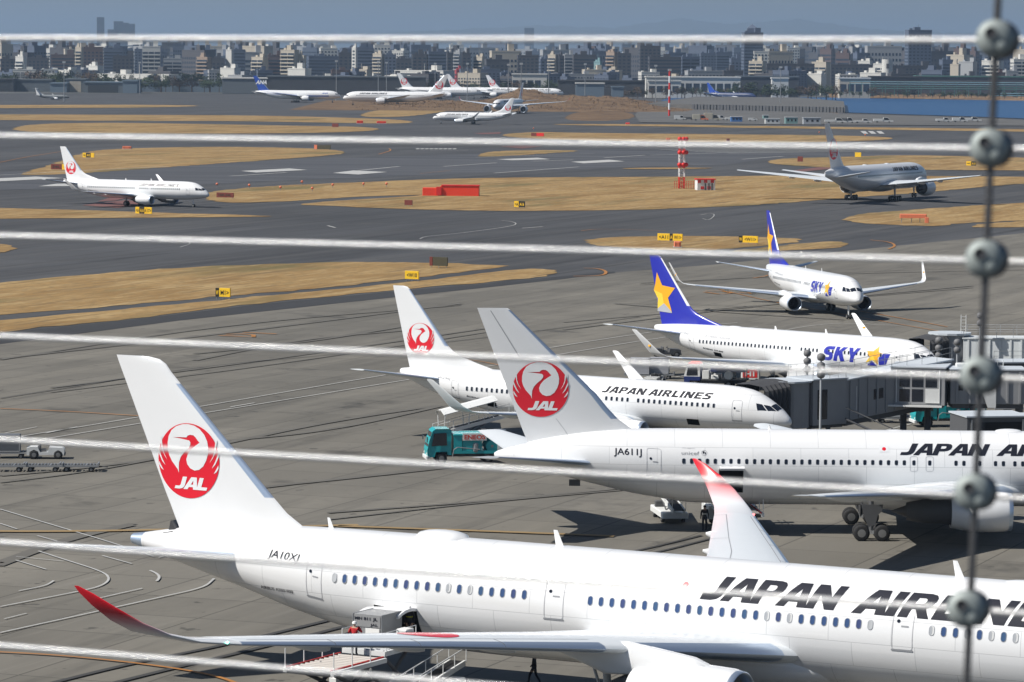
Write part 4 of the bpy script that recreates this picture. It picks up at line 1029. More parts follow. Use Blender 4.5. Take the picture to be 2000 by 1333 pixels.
# tail skid and antenna under the tail, rudder hinge line
MB().box(-48.3, -47.5, -.12, .12, 3.15, 3.6).obj('tail_skid', DARKMETAL, b767)
def fin_line(parent, fin, z0, z1, fr, mat=LINE, w=.03, side=1):
    mb = MB()
    zs = [lerp(z0, z1, i / 10) for i in range(11)]
    def at(z):
        for s0, s1 in zip(fin, fin[1:]):
            if z <= s1[0]: break
        t = (z - s0[0]) / (s1[0] - s0[0]); le, te = lerp(s0[1], s1[1], t), lerp(s0[2], s1[2], t); return lerp(le, te, fr)
    for p, q in zip(zs, zs[1:]):
        mb.poly([(-(at(p) - w), -side * (fin_y(fin, at(p), p) + .012), p), (-(at(p) + w), -side * (fin_y(fin, at(p), p) + .012), p), (-(at(q) + w), -side * (fin_y(fin, at(q), q) + .012), q), (-(at(q) - w), -side * (fin_y(fin, at(q), q) + .012), q)])
    mb.obj('rudder_hinge_line', mat, parent)
fin_line(finB, SPECS['b767']['fin'], 12.3, 15.7, .62); fin_line(finB, SPECS['b767']['fin'], 6.6, 8.0, .62, LIGHTLINE)
# ---- narrow-bodies
W737 = [30.62 - .513 * k for k in range(48) if k not in (32, 25, 26)]
H737 = [(27.66, 28.74, -42.0, -24.0, 1.2), (8.0, 9.15, -48.0, -28.0, 1.2)]
ANT7 = ((30.9, .3, .3), (21.5, .35, .35), (14.8, .4, .35))
def b737(label, loc, yaw, livery, detail=2, pitch=0.0, port=False, holes=None, group=None, title=None, reg=None):
    r, f, s, fo = aircraft('b737', label, loc, yaw, livery, detail, pitch, group=group, extra=dict(holes=holes) if holes else None, antennas=ANT7, domes=((27.2, 2.2, .9, .22),) if livery == 'SKY' else ((25.0, 2.0, .9, .2),))
    cabin_windows(r, s, f, W737, 3.93, port, detail)
    cockpit(r, f)
    for q in ((31.55, 32.3, 3.05, 4.62), (3.95, 4.85, 2.75, 4.5)): door_outline(r, f, q[0], q[1], q[2], q[3], port=port)
    fn = SPECS['b737']['fin']
    if livery == 'JAL':
        crane(fo, fn, 36.25, 7.95, 1.42, -1 if port else 1, detail)
        crane(fo, fn, 36.25, 7.95, 1.42, 1 if port else -1, 1)
        if port:
            side_title(r, f, 'JAPAN AIRLINES', 6.8, 4.40, 10.6, .60, TITLE, True)
        else:
            side_title(r, f, 'JAPAN AIRLINES', 17.3, 4.42, 10.55, .60, TITLE)
            side_text(r, f, reg or 'JA348J', 33.89, 4.66, 1.4, .24, 0, 0, LINE, False, 'registration')
            side_text(r, f, 'BOEING 737-800', 30.7, 3.2, 2.9, .17, .02, .2, TITLE, False, 'type_lettering')
    else:
        sm = fin_map
        star = [(38.10, 10.82), (37.30, 9.45), (35.46, 9.26), (36.42, 8.15), (35.80, 6.56), (36.95, 7.15), (37.98, 6.66), (37.95, 8.0), (38.55, 8.9), (38.35, 9.5)]
        for sd in (1, -1):
            mk = lambda q, off: (shape2d([[(-a, z) for a, z in q]]), (lambda u, v: Vector((u, -sd * (fin_y(fn, -u, v) + off), v))))
            vf, fnn = mk(star, .02); st = wrapped('star', vf, fnn, STARY, fo, du=.6, dv=.6)
            vf, fnn = mk([(37.98, 6.66), (37.95, 8.0), (38.55, 8.9), (37.25, 8.55), (36.95, 7.15)], .03); wrapped('star_facet', vf, fnn, STARY2, st, du=.6, dv=.6)
            vf, fnn = mk([(37.98, 6.66), (37.97, 6.95), (37.0, 7.55), (35.86, 6.7), (35.80, 6.56)], .035); wrapped('star_base', vf, fnn, STARG, st, du=.6, dv=.6)
        side_title(r, f, 'SKY', 14.1, 3.0, 5.0, 1.45, SKYBLUE, False, .30)
        q = [(0, -.05), (.55, .55), (.15, 1.12), (.95, 1.15), (1.55, 1.75), (1.62, 1.1), (2.15, .98), (1.6, .55), (1.55, -.15), (.9, .28)]
        wrapped('star', shape2d([q]), f.side_map(8.45, 3.1, .017), STARY, r, du=.3, dv=.15)
        wrapped('star_facet', shape2d([[(0, -.05), (.55, .55), (1.0, .7), (1.55, -.15), (.9, .28)]]), f.side_map(8.45, 3.1, .024), STARY2, r, du=.3, dv=.15)
        wrapped('pennant', shape2d([[(1.68, -.2), (1.72, .55), (2.25, .95), (3.1, 1.0), (2.55, -.1)]]), f.side_map(8.45, 3.1, .017), SKYBLUE, r, du=.3, dv=.15)
        wrapped('pennant', shape2d([[(.15, -.3), (.85, .2), (1.4, -.3)]]), f.side_map(8.45, 3.1, .028), SKYBLUE, r, du=.3, dv=.15)
        side_text(r, f, 'SKYMARK AIRLINES', 30.1, 4.45, 3.9, .24, 0, .2, STARG, False, 'small_lettering')
        side_text(r, f, reg or 'JA73ND', 33.8, 4.6, 1.4, .24, 0, .2, STARG, False, 'registration')
        side_text(r, f, 'BOEING 737-800', 30.2, 3.2, 2.9, .17, .02, .2, TITLE, False, 'type_lettering')
        wl = SPECS['b737']['winglet']
        for sd in (1, -1):
            p = Vector((-23.75, -sd * 17.52, 4.75))
            d = MB().lathe([(-.06, .17), (-.03, .2), (.03, .2), (.06, .17)], tuple(p), (0, 1, -.25 * sd), 16); d.obj('winglet_emblem', STARY, r)
    return r
jal737 = b737('white single-aisle jet with crane tail, nosed up to the grey boarding bridge', (23.93, 319.5, 0), -0.47888, 'JAL', 2, pitch=-.75, holes=H737)
sky737 = b737('blue-tailed jet with large yellow star parked at the farther boarding bridge', (43.22, 374.47, 0), -0.75507, 'SKY', 2, holes=H737[:1])
tax737 = b737('blue-tailed jet taxiing nose-on towards the camera, shadow on open apron', (44.5, 480.75, 0), -1.32675, 'SKY', 2, reg='JA73NE')
lef737 = b737('white crane-tailed jet taxiing rightward past the yellow signs at far left', (-65.99, 815.18, 0), -0.49271, 'JAL', 2, reg='JA321J')
# ---- twin-aisle seen from behind on the taxiway
def jal777(label, loc, yaw, port, detail=1, kind='b777', scale=1.0, titles=True, group=None):
    r, f, s, fo = aircraft(kind, label, loc, yaw, 'JAL', detail, scale=scale, group=group, domes=((24, 2.5, 1.2, .3), (38, 2.5, 1.2, .3)) if kind == 'b777' else ())
    fn = SPECS[kind]['fin']; c = {'b777': (57.6, 12.6, 2.45), 'b767': (50.38, 10.1, 2.0), 'a350': (61.81, 11.34, 2.1)}[kind]
    for sd in (1, -1): crane(fo, fn, c[0], c[1], c[2], sd, 1)
    L = f.len
    z = {'b777': 6.1, 'b767': 5.27, 'a350': 5.9}[kind]
    cabin_windows(r, s, f, [L * .78 - .62 * k for k in range(int(L * .66 / .62))], z, port, 1)
    zt = {'b777': 6.75, 'b767': 5.8, 'a350': 6.5}[kind]
    if titles: side_title(r, f, 'JAPAN AIRLINES', L * .16 if port else L * .43, zt, L * .27, 1.2 if kind != 'b767' else 1.0, TITLE, port)
    cockpit(r, f, 1.3)
    return r
jal777('shaded white jet rolling away on the taxiway at right, red mast to its left', (99.5, 912.04, 0), 1.09744, False)
def far_loc(px, py): p = G(px, py); return (p.x, p.y, 0)
jal777('distant white jet facing left in front of parked tails, crane fin at its right end', (-108, 2380, 0), R(180 - 4), True, scale=1.06)
b737('distant small white jet facing left on the grey taxiway below the brown mound', (-38.5, 1790, 0), R(180 - 9), 'JAL', 1, port=True)
jal777('distant jet with curved wingtips seen head-on before the brown scrub mound', (-10.5, 2080, 0), R(-104), True, kind='a350')
GT = 'crane-tailed jets parked behind the scrub mound'
jal777('leftmost distant crane tail behind the left-facing jet', (-23, 2735, 0), R(-8), False, titles=False, group=GT)
jal777('distant parked jet whose tail rises between two other crane tails', (9, 2790, 0), R(-10), False, scale=.96, group=GT)
jal777('rightmost distant parked jet, nose and title showing past the brown mound', (37, 2790, 0), R(-8), False, scale=.93, group=GT)
ana, fa, sa_, foa = aircraft('b777', 'distant white jet with blue tail and blue stripe facing right at upper left', (-115, 2500, 0), R(-7), 'ANA', 1, scale=.94)
mb = MB()
for a in range(8, 58, 2):
    k = lambda q: 4.35 + max(0, (q - 30)) * .075
    mb.poly([tuple(fa.pt(a, fa.t_of_z(a, k(a)), .03)), tuple(fa.pt(a + 2, fa.t_of_z(a + 2, k(a + 2)), .03)), tuple(fa.pt(a + 2, fa.t_of_z(a + 2, k(a + 2) + .75 + .03 * max(0, a - 30)), .03)), tuple(fa.pt(a, fa.t_of_z(a, k(a) + .75 + .03 * max(0, a - 30)), .03))])
mb.obj('cheat_line', ANABLUE, ana)
vs, fs = text2d('ANA', 2.6, .05, .3)
wrapped('fin_lettering', (vs + [-2.6, -1.2], fs), fin_map(SPECS['b777']['fin'], 58.6, 14.0, 1, .05), WHITE, foa)
side_text(ana, fa, 'ANA', 13, 6.2, 4.2, 1.0, .03, .3, ANABLUE, False, 'title_lettering')
cockpit(ana, fa, 1.3)
# ================================================================== people
SKIN = plain('skin', (0.42, 0.25, 0.17), 0.6)
def person(name_label, loc, rz, cloth, joints, helmet=None, vest=None, scale=1.0, name='person'):
    """one continuous body grown over a jointed skeleton; joints overrides default positions"""
    J = dict(pelvis=(0, 0, .95), waist=(0, 0, 1.1), chest=(0, 0, 1.32), neck=(0, 0, 1.48), head=(.02, 0, 1.60), top=(.02, 0, 1.70),
             lsh=(0, .19, 1.40), lel=(.0, .25, 1.12), lwr=(.08, .25, .88), lha=(.11, .25, .79), rsh=(0, -.19, 1.40), rel=(.0, -.25, 1.12), rwr=(.08, -.25, .88), rha=(.11, -.25, .79),
             lhi=(0, .10, .90), lkn=(.03, .11, .50), lan=(0, .11, .10), lto=(.16, .12, .04), rhi=(0, -.10, .90), rkn=(.03, -.11, .50), ran=(0, -.11, .10), rto=(.16, -.12, .04))
    J.update(joints or {})
    Rd = dict(pelvis=(.17, .12), waist=(.155, .115), chest=(.18, .125), neck=(.06, .06), head=(.095, .085), top=(.075, .07), lsh=.085, lel=.055, lwr=.04, lha=.042, rsh=.085, rel=.055, rwr=.04, rha=.042, lhi=.105, lkn=.072, lan=.055, lto=.045, rhi=.105, rkn=.072, ran=.055, rto=.045)
    E = [('pelvis', 'waist'), ('waist', 'chest'), ('chest', 'neck'), ('neck', 'head'), ('head', 'top'), ('chest', 'lsh'), ('lsh', 'lel'), ('lel', 'lwr'), ('lwr', 'lha'), ('chest', 'rsh'), ('rsh', 'rel'), ('rel', 'rwr'), ('rwr', 'rha'), ('pelvis', 'lhi'), ('lhi', 'lkn'), ('lkn', 'lan'), ('lan', 'lto'), ('pelvis', 'rhi'), ('rhi', 'rkn'), ('rkn', 'ran'), ('ran', 'rto')]
    K = list(J)
    me = bpy.data.meshes.new('body'); me.from_pydata([J[k] for k in K], [(K.index(a), K.index(b)) for a, b in E], [])
    ob = bpy.data.objects.new('body', me); col.objects.link(ob)
    md = ob.modifiers.new('skin', 'SKIN')
    for i, k in enumerate(K):
        r = Rd[k]; ob.data.skin_vertices[0].data[i].radius = r if isinstance(r, tuple) else (r, r)
        ob.data.skin_vertices[0].data[i].use_root = (k == 'pelvis')
    ob.modifiers.new('sub', 'SUBSURF').levels = 1
    dg = bpy.context.evaluated_depsgraph_get()
    bm_ = bpy.data.meshes.new_from_object(ob.evaluated_get(dg))
    col.objects.unlink(ob); bpy.data.objects.remove(ob); bpy.data.meshes.remove(me)
    mats = [cloth[0], cloth[1], SKIN, plain('boot_black', (.02, .02, .02), .7)]
    bm_.materials.clear()
    for m in mats: bm_.materials.append(m)
    H = lambda k: Vector(J[k])
    for p in bm_.polygons:
        c = p.center
        near = min(((c - H(k)).length, k) for k in K)[1]
        mi = 0
        if near in ('lhi', 'rhi', 'lkn', 'rkn', 'lan', 'ran') or (near == 'pelvis' and c.z < J['pelvis'][2]): mi = 1
        if near in ('head', 'top', 'lha', 'rha', 'neck'): mi = 2
        if near in ('lto', 'rto'): mi = 3
        p.material_index = mi
        p.use_smooth = True
    root = link(name, bm_); root.location = loc; root.rotation_euler = (0, 0, rz); root.scale = (scale,) * 3
    tag(root, name_label, 'person')
    h, t = H('head'), H('top')
    if helmet:
        c = h + (t - h) * .55
        smooth_angle(MB().lathe([(-.01, .135), (.0, .13), (.06, .12), (.11, .085), (.135, .01)], tuple(c), tuple((t - h).normalized()), 14).obj('helmet', helmet, root), 50)
    else:
        smooth_angle(MB().lathe([(-.02, .10), (.04, .105), (.09, .07), (.11, .01)], tuple(h + (t - h) * .5), tuple((t - h).normalized() + Vector((-.2, 0, 0))), 12).obj('hair', plain('dark_hair', (.015, .012, .01), .7), root), 50)
    if vest:
        a, b = H('waist'), H('chest')
        MB().lathe([(0, .19), (.05, .19)], tuple(a + (b - a) * .2), tuple(b - a), 12, sz=.72, caps=False).obj('reflective_band', vest, root)
    return root
# ================================================================== ground vehicles (local +X forward)
AMBER = plain('amber_lamp', (.8, .25, .02), .3)
LAMPW = plain('headlamp', (.75, .76, .74), .15)
def lamps(root, x, ys, z, mat=None, name='headlight'):
    for y in ys: MB().bbox(x - .03, x + .04, y - .12, y + .12, z - .08, z + .08, .02).obj(name, mat or LAMPW, root)
def wheels(root, xs, y, r, w):
    for x in xs:
        for s in (1, -1): wheel(root, (x, s * y, r), r, w, n=16)
def refueler(label, loc, rz, group):
    """hydrant dispenser truck: tall cab-over cab, pump gear, hose reel, lift deck"""
    t = thing('refuelling_truck', label, 'truck', loc, rz, group)
    wheels(t, (5.6, 1.7), .95, .46, .3)
    MB().box(-.2, 6.4, -.45, .45, .55, .85).obj('chassis', CHARC, t)
    # cab: side profile with raked windscreen, lofted over the width
    prof = [(6.75, .55), (6.8, 1.15), (6.62, 2.0), (6.35, 2.75), (6.1, 2.92), (4.95, 2.92), (4.8, 2.8), (4.8, .75), (5.1, .75), (5.15, 1.0), (6.1, 1.0), (6.2, .6)]
    cab = MB().loft([[(x, -1.05, z) for x, z in prof], [(x, -1.12, z) for x, z in prof], [(x, 1.12, z) for x, z in prof], [(x, 1.05, z) for x, z in prof]]).obj('cab', TEAL, t)
    for s in (1, -1):
        MB().poly([(5.15, s * 1.13, 1.55), (6.45, s * 1.13, 1.5), (6.25, s * 1.13, 2.55), (5.2, s * 1.13, 2.6)]).obj('side_window', GLASS, cab)
        MB().tube((6.75, s * 1.2, 2.1), (6.9, s * 1.38, 2.15), .025).box(6.82, 6.9, s * 1.38 - .1, s * 1.38 + .1, 1.85, 2.3).obj('mirror', CHARC, cab)
    MB().poly([(6.75, -1.0, 1.45), (6.75, 1.0, 1.45), (6.42, .95, 2.65), (6.42, -.95, 2.65)]).obj('windscreen', GLASS, cab)
    lamps(t, 6.8, (-.8, .8), .85)
    MB().bbox(6.62, 6.92, -1.1, 1.1, .42, .68, .04).obj('bumper', GSEW, t)
    body = MB().box(.0, 4.65, -1.1, 1.1, .85, 1.1).box(3.9, 4.6, -1.1, 1.1, 1.1, 2.35).box(2.3, 3.85, -1.05, 1.05, 1.1, 1.9).obj('body', TEAL, t)
    MB().bbox(.1, 4.65, -1.15, 1.15, 2.35, 2.5, .04).obj('canopy_deck', TEAL, t)
    for x in (.15, 2.2): 
        for s in (1, -1): MB().box(x, x + .08, s * 1.08 - .04, s * 1.08 + .04, 1.1, 2.35).obj('post', TEAL, t)
    sg = []
    for s in (1, -1):
        sg = MB().box(1.85, 3.85, s * 1.17 - .02, s * 1.17 + .02, 1.95, 2.55).obj('company_sign', plain('sign_white', (.85, .83, .78), .5), t)
        vs, fs = fit_text('ENEOS', 1.75, .38, .03, 0)
        y = s * 1.20
        wrapped('sign_lettering', (vs, fs), (lambda u, v: Vector((3.72 - u, y, 2.06 + v))) if s == 1 else (lambda u, v: Vector((1.98 + u, y, 2.06 + v))), plain('eneos_red', (.72, .05, .02), .5), sg, dv=None, smooth=False)
    for s in (1, -1):
        reel = smooth_angle(MB().lathe([(-.25, .5), (-.2, .52), (-.18, .36), (.18, .36), (.2, .52), (.25, .5)], (1.35, s * .75, 1.45), (0, 1, 0), 20).obj('hose_reel', TEAL, t), 40)
        MB().lathe([(-.27, .12), (.27, .12)], (1.35, s * .75, 1.45), (0, 1, 0), 10).obj('hub', STEEL, reel)
        MB().lathe([(0, .22), (.1, .28), (.7, .28), (.8, .22)], (2.75, s * .9, .95), (0, 0, 1), 14).obj('filter_vessel', STEEL, t)
        MB().path([(4.7, s * 1.15, .6), (4.6, s * 1.2, 1.2), (4.3, s * 1.2, 1.4), (2.4, s * 1.2, 1.2)], .04).obj('pipe', STEEL, t)
        MB().box(.3, .9, s * 1.05 - .15, s * 1.05 + .1, .95, 1.9).obj('cabinet', GSEW, t)
    MB().box(-.25, -.1, -1.1, 1.1, .6, .8).obj('rear_bumper', plain('bumper_yellow', (.6, .33, .02), .6), t)
    return t
def tractor(label, loc, rz, group, cabcol=GSEW):
    t = thing('tow_tractor', label, 'tug', loc, rz, group)
    wheels(t, (.95, -1.05), .62, .38, .28)
    body = MB()
    prof = [(-1.65, .35), (-1.65, .95), (-1.35, 1.05), (-.75, 1.05), (-.55, .62), (.1, .62), (.2, 1.02), (1.3, .95), (1.45, .85), (1.45, .35), (1.3, .35), (1.25, .6), (.95, .78), (.65, .6), (.6, .38), (-.65, .38), (-.7, .65), (-1.05, .82), (-1.4, .65), (-1.45, .35)]
    body.loft([[(x, -.72, z) for x, z in prof], [(x, .72, z) for x, z in prof]])
    body.obj('body', cabcol, t)
    MB().bbox(-.5, -.05, -.55, .55, .62, .8, .05).bbox(-.62, -.5, -.55, .55, .7, 1.25, .04).obj('seat', CHARC, t)
    MB().tube((.22, .25, .95), (.02, .25, 1.15), .03).lathe([(-.02, .17), (.02, .17)], (0, .25, 1.16), (-1, 0, .7), 12).obj('steering_wheel', CHARC, t)
    lamps(t, 1.45, (-.5, .5), .72)
    MB().box(1.45, 1.52, -.7, .7, .3, .5).obj('bumper', CHARC, t)
    return t
def dolly(label, loc, rz, group, deck=True):
    t = thing('baggage_dolly', label, 'dolly', loc, rz, group)
    wheels(t, (1.0, -1.0), .62, .22, .16)
    f = MB().box(-1.6, 1.6, -.75, -.65, .42, .56).box(-1.6, 1.6, .65, .75, .42, .56)
    for x in (-1.55, -.5, .5, 1.45): f.box(x, x + .1, -.7, .7, .42, .54)
    f.obj('frame', STEEL, t)
    for i in range(12): MB().tube((-1.45 + i * .262, -.62, .56), (-1.45 + i * .262, .62, .56), .05, n=8).obj('roller', STEEL, t)
    for x in (-1.6, 1.5): MB().box(x, x + .1, -.72, .72, .56, .72).obj('end_stop', STEEL, t)
    MB().tube((1.6, 0, .42), (2.3, 0, .36), .035).obj('drawbar', CHARC, t)
    return t
def container(label, loc, rz, mat, group=None, sx=1.53, sy=1.55, sz=1.6, contour=True):
    """air freight container with one sloping lower corner"""
    t = thing('freight_container', label, 'container', loc, rz, group)
    y1 = sy / 2 + (.45 if contour else 0)
    prof = [(-sy / 2, 0), (sy / 2, 0), (y1, .5), (y1, sz), (-sy / 2, sz)]
    MB().loft([[(-sx / 2, y, z) for y, z in prof], [(sx / 2, y, z) for y, z in prof]]).obj('shell', mat, t)
    for x in (-sx / 2, sx / 2):
        fr = MB()
        for (a, b) in zip(prof, prof[1:] + prof[:1]): fr.tube((x, a[0], a[1] + .0), (x, b[0], b[1]), .035, n=6)
        fr.obj('edge_frame', STEEL, t)
    for i in range(5): MB().box(-sx / 2 + .15 + i * .3, -sx / 2 + .19 + i * .3, -sy / 2 - .015, -sy / 2 + .01, .08, sz - .08).obj('rib', STEEL, t)
    return t
GD = 'baggage dollies'
TT = Vector((1, 0, 0))
p = G(92, 896); tractor('white open tow tractor hauling a dolly train at left edge', (p.x, p.y, 0), R(4), 'tow tractors')
for i, x in enumerate((155, 85, 14)):
    q = G(x, 921)
    dolly(('empty roller dolly, rightmost of the row below the white tractor', 'empty roller dolly, middle of the row below the white tractor', 'empty roller dolly cut by the left frame edge, lower row')[i], (q.x, q.y, 0), R(2), GD)
q = G(18, 895); dolly('dolly behind the white tow tractor carrying a dark container', (q.x, q.y, 0), R(4), GD)
container('dark grey container with blue top behind the white tow tractor', (q.x - .2, q.y, .62), R(94), plain('container_slate', (.10, .11, .125), .6, var=.1), None, 1.5, 2.2, 1.35, False)
GR = 'teal refuelling trucks'
p = G(874, 903); refueler('teal refuelling truck with red ENEOS sign beside the grey-finned tail', (p.x + 4.9, p.y + .4, 0), R(180 + 9), GR)
p = G(1808, 835); refueler('teal refuelling truck parked under the boarding bridge at right', (p.x + 5.6, p.y + 1.4, 0), R(180 + 7), GR)
# ---- belt loaders
def belt_loader(label, loc, rz, group, canopy=False, up=1.1, dark=False):
    t = thing('belt_loader', label, 'belt loader', loc, rz, group)
    wheels(t, (2.0, -1.2), .75, .36, .26)
    MB().bbox(-2.3, 2.9, -.95, .95, .42, .85, .06).obj('chassis', GSEW, t)
    MB().bbox(1.9, 2.9, -.95, -.1, .85, 1.35, .08).obj('engine_housing', GSEW, t)
    MB().bbox(1.3, 1.75, .2, .85, .85, 1.3, .05).obj('seat', CHARC, t)
    b0, b1 = Vector((-3.6, 0, .95)), Vector((3.9, 0, .95 + up * 1.6))
    d = (b1 - b0).normalized(); n = Vector((-d.z, 0, d.x))
    conv = MB()
    for s in (-.42, .42): conv.loft([[tuple(b0 + Vector((0, s - .05, 0))), tuple(b0 + Vector((0, s + .05, 0))), tuple(b0 + n * .3 + Vector((0, s + .05, 0))), tuple(b0 + n * .3 + Vector((0, s - .05, 0)))], [tuple(b1 + Vector((0, s - .05, 0))), tuple(b1 + Vector((0, s + .05, 0))), tuple(b1 + n * .3 + Vector((0, s + .05, 0))), tuple(b1 + n * .3 + Vector((0, s - .05, 0)))]])
    conv.obj('conveyor_frame', GSEW, t)
    MB().loft([[tuple(b0 + n * .2 + Vector((0, s, 0))) for s in (-.38, .38)] + [tuple(b0 + n * .26 + Vector((0, s, 0))) for s in (.38, -.38)], [tuple(b1 + n * .2 + Vector((0, s, 0))) for s in (-.38, .38)] + [tuple(b1 + n * .26 + Vector((0, s, 0))) for s in (.38, -.38)]]).obj('belt', BLACK, t)
    for s in (-.5, .5):
        rl = MB()
        for k in range(6):
            q = b0.lerp(b1, k / 5); rl.tube(tuple(q + Vector((0, s, .2))), tuple(q + Vector((0, s, 1.0))), .025, n=6)
        rl.tube(tuple(b0 + Vector((0, s, 1.0))), tuple(b1 + Vector((0, s, 1.0))), .03, n=6)
        rl.obj('handrail', GSEW, t)
    for s in (-.4, .4): MB().tube((-.6, s, .85), tuple(b0.lerp(b1, .62) + Vector((0, s, 0))), .06).obj('lift_arm', CHARC, t)
    if canopy:
        c = MB(); q0, q1 = b0.lerp(b1, .05) + Vector((0, 0, 2.1)), b0.lerp(b1, .75) + Vector((0, 0, 2.1))
        for s0, s1, h0, h1 in ((-.95, -.3, -.28, .05), (-.3, .3, .05, .05), (.3, .95, .05, -.28)):
            c.poly([tuple(q0 + Vector((0, s0, h0))), tuple(q1 + Vector((0, s0, h0))), tuple(q1 + Vector((0, s1, h1))), tuple(q0 + Vector((0, s1, h1)))])
            c.poly([tuple(q0 + Vector((0, s0, h0 - .05))), tuple(q1 + Vector((0, s0, h0 - .05))), tuple(q1 + Vector((0, s1, h1 - .05))), tuple(q0 + Vector((0, s1, h1 - .05)))])
        c.obj('rain_canopy', GSEW, t)
        for k in (.08, .4, .72):
            for s in (-.75, .75):
                q = b0.lerp(b1, k); MB().tube(tuple(q + Vector((0, s * .7, .2))), tuple(q + Vector((0, s, 1.95))), .035).obj('canopy_post', GSEW, t)
    lamps(t, 2.9, (-.7, .7), .65)
    return t
GB = 'belt loaders'
p = G(915, 872); belt_loader('white belt loader under a rain canopy behind the teal fuel truck', (p.x + .3, p.y + 1.0, 0), R(28), GB, True, .95)
p = G(1310, 1022); belt_loader('white belt loader in the shade under the rear of the side-on jet', (p.x, p.y + 1.5, 0), R(98), GB, False, .55)
# ---- high-lift loader with raised platform at the foreground jet
def loader(label, loc, rz, h_main, h_bridge, group, name='container_loader'):
    t = thing(name, label, 'cargo loader', loc, rz, group)
    wheels(t, (3.6, .2, -2.6), 1.15, .42, .32)
    MB().bbox(-3.6, 4.4, -1.35, 1.35, .5, .95, .06).obj('chassis', CHARC, t)
    for s in (1, -1):
        MB().bbox(.6, 4.2, s * 1.55 - .25, s * 1.55 + .25, .6, 1.55, .06).obj('machinery_housing', GSEW, t)
    m = MB().box(-4.2, .9, -1.35, 1.35, h_main - .28, h_main - .10).obj('main_deck', BLACK, t)
    for i in range(11): MB().tube((-4.0 + i * .46, -1.2, h_main - .01), (-4.0 + i * .46, 1.2, h_main - .01), .085, n=8).obj('deck_roller', plain('roller_worn', (.40, .37, .34), .5, metal=.3), m)
    for s in (1, -1):
        MB().box(-4.3, .95, s * 1.42 - .1, s * 1.42 + .1, h_main - .22, h_main + .02).obj('deck_edge', GSEW, m)
        MB().box(-4.3, .95, s * 1.30 - .03, s * 1.30 + .03, h_main + .0, h_main + .10).obj('red_guide', MASTR, m)
        for x in (-4.2, -2.4, -.6): MB().tube((x, s * 1.45, h_main), (x, s * 1.45, h_main + 1.0), .03, n=6).obj('guard_post', GSEW, m)
        MB().tube((-3.6, s * .9, .9), (.6, s * .9, h_main - .2), .11).tube((.6, s * .9, .9), (-3.6, s * .9, h_main - .2), .11).obj('scissor_arm', CHARC, t)
    b = MB().box(1.1, 4.4, -1.3, 1.3, h_bridge - .25, h_bridge).obj('bridge_deck', GSEW, t)
    for i in range(12): MB().tube((1.25 + i * .27, -1.15, h_bridge + .02), (1.25 + i * .27, 1.15, h_bridge + .02), .05, n=8).obj('deck_roller', STEEL, b)
    for s in (1, -1):
        MB().tube((1.3, s * .95, .9), (4.1, s * .95, h_bridge - .2), .1).tube((4.1, s * .95, .9), (1.3, s * .95, h_bridge - .2), .1).obj('scissor_arm', CHARC, t)
        rl = MB().path([(1.2, s * 1.35, h_bridge), (1.2, s * 1.35, h_bridge + 1.0), (4.2, s * 1.35, h_bridge + 1.0), (4.2, s * 1.35, h_bridge)], .03); rl.tube((1.2, s * 1.35, h_bridge + .5), (4.2, s * 1.35, h_bridge + .5), .025); rl.obj('guard_rail', GSEW, b)
    MB().bbox(2.3, 3.1, -1.9, -1.25, h_bridge, h_bridge + 1.05, .05).obj('control_stand', GSEW, b)
    return t
hdA = Vector((math.cos(A_YAW), math.sin(A_YAW), 0)); rtA = Vector((math.sin(A_YAW), -math.cos(A_YAW), 0))
def onA(a, b, z=0): q = Vector(A_LOC) - hdA * a + rtA * b; return (q.x, q.y, z)
# faces the fuselage (port direction of the jet); local +X towards the door
face_door = math.atan2(-rtA.y, -rtA.x)
loader('container loader with raised roller deck at the open cargo door, partly under the wing', onA(46.0, 8.6), face_door, 2.75, 3.05, 'cargo loaders')
t = container('grey freight container lettered in black on the loader at the open cargo door', onA(46.55, 5.4, 3.14), face_door - R(90), plain('container_alu', (.33, .335, .34), .45, metal=.3, var=.1), None, 1.75, 1.55, 1.55, True)
plate = MB().box(-.8, .8, -.81, -.79, .9, 1.48).obj('marking_plate', plain('container_alu', (.33, .335, .34)), t)
for s_, u0, v0, w_, h_ in (('MIN', -.76, 1.26, .45, .16), ('811', -.2, 1.26, .4, .16), ('JL', .34, 1.26, .3, .16), ('JAL', .2, .97, .45, .13)):
    wrapped('marking_lettering', fit_text(s_, w_, h_, .02, 0), lambda u, v, a=u0, b=v0: Vector((a + u, -.83, b + v)), TITLE, plate, dv=None, smooth=False)
MB().box(-.1, .75, -.83, -.81, .45, .85).obj('paper_label', plain('paper', (.8, .8, .78), .7), t)
RED = plain('red_jacket', (.48, .015, .02), .8); NAVY = plain('dark_trousers', (.02, .022, .03), .85); DK = plain('dark_jacket', (.022, .022, .026), .85)
HELM = plain('white_helmet', (.75, .75, .74), .35); REFL = plain('reflective_strip', (.75, .76, .72), .3)
q = onA(46.25, 8.0, 2.83)
person('worker in red jacket and white helmet standing on the loader deck', q, face_door + R(10), (RED, NAVY), dict(rel=(.12, -.38, 1.20), rwr=(.18, -.22, 1.42), rha=(.16, -.14, 1.5), lel=(.05, .34, 1.15), lwr=(.2, .2, 1.28), lha=(.22, .1, 1.4)), HELM, None, 1.0)
q = onA(45.75, 3.2, 3.1)
person('worker in dark clothes and yellow straps inside the open cargo door', q, face_door + R(200), (DK, NAVY), dict(head=(.1, 0, 1.58), top=(.14, 0, 1.68)), HELM, plain('hi_vis_yellow', (.55, .55, .04), .6), 1.0)
g = G(1043, 1337)
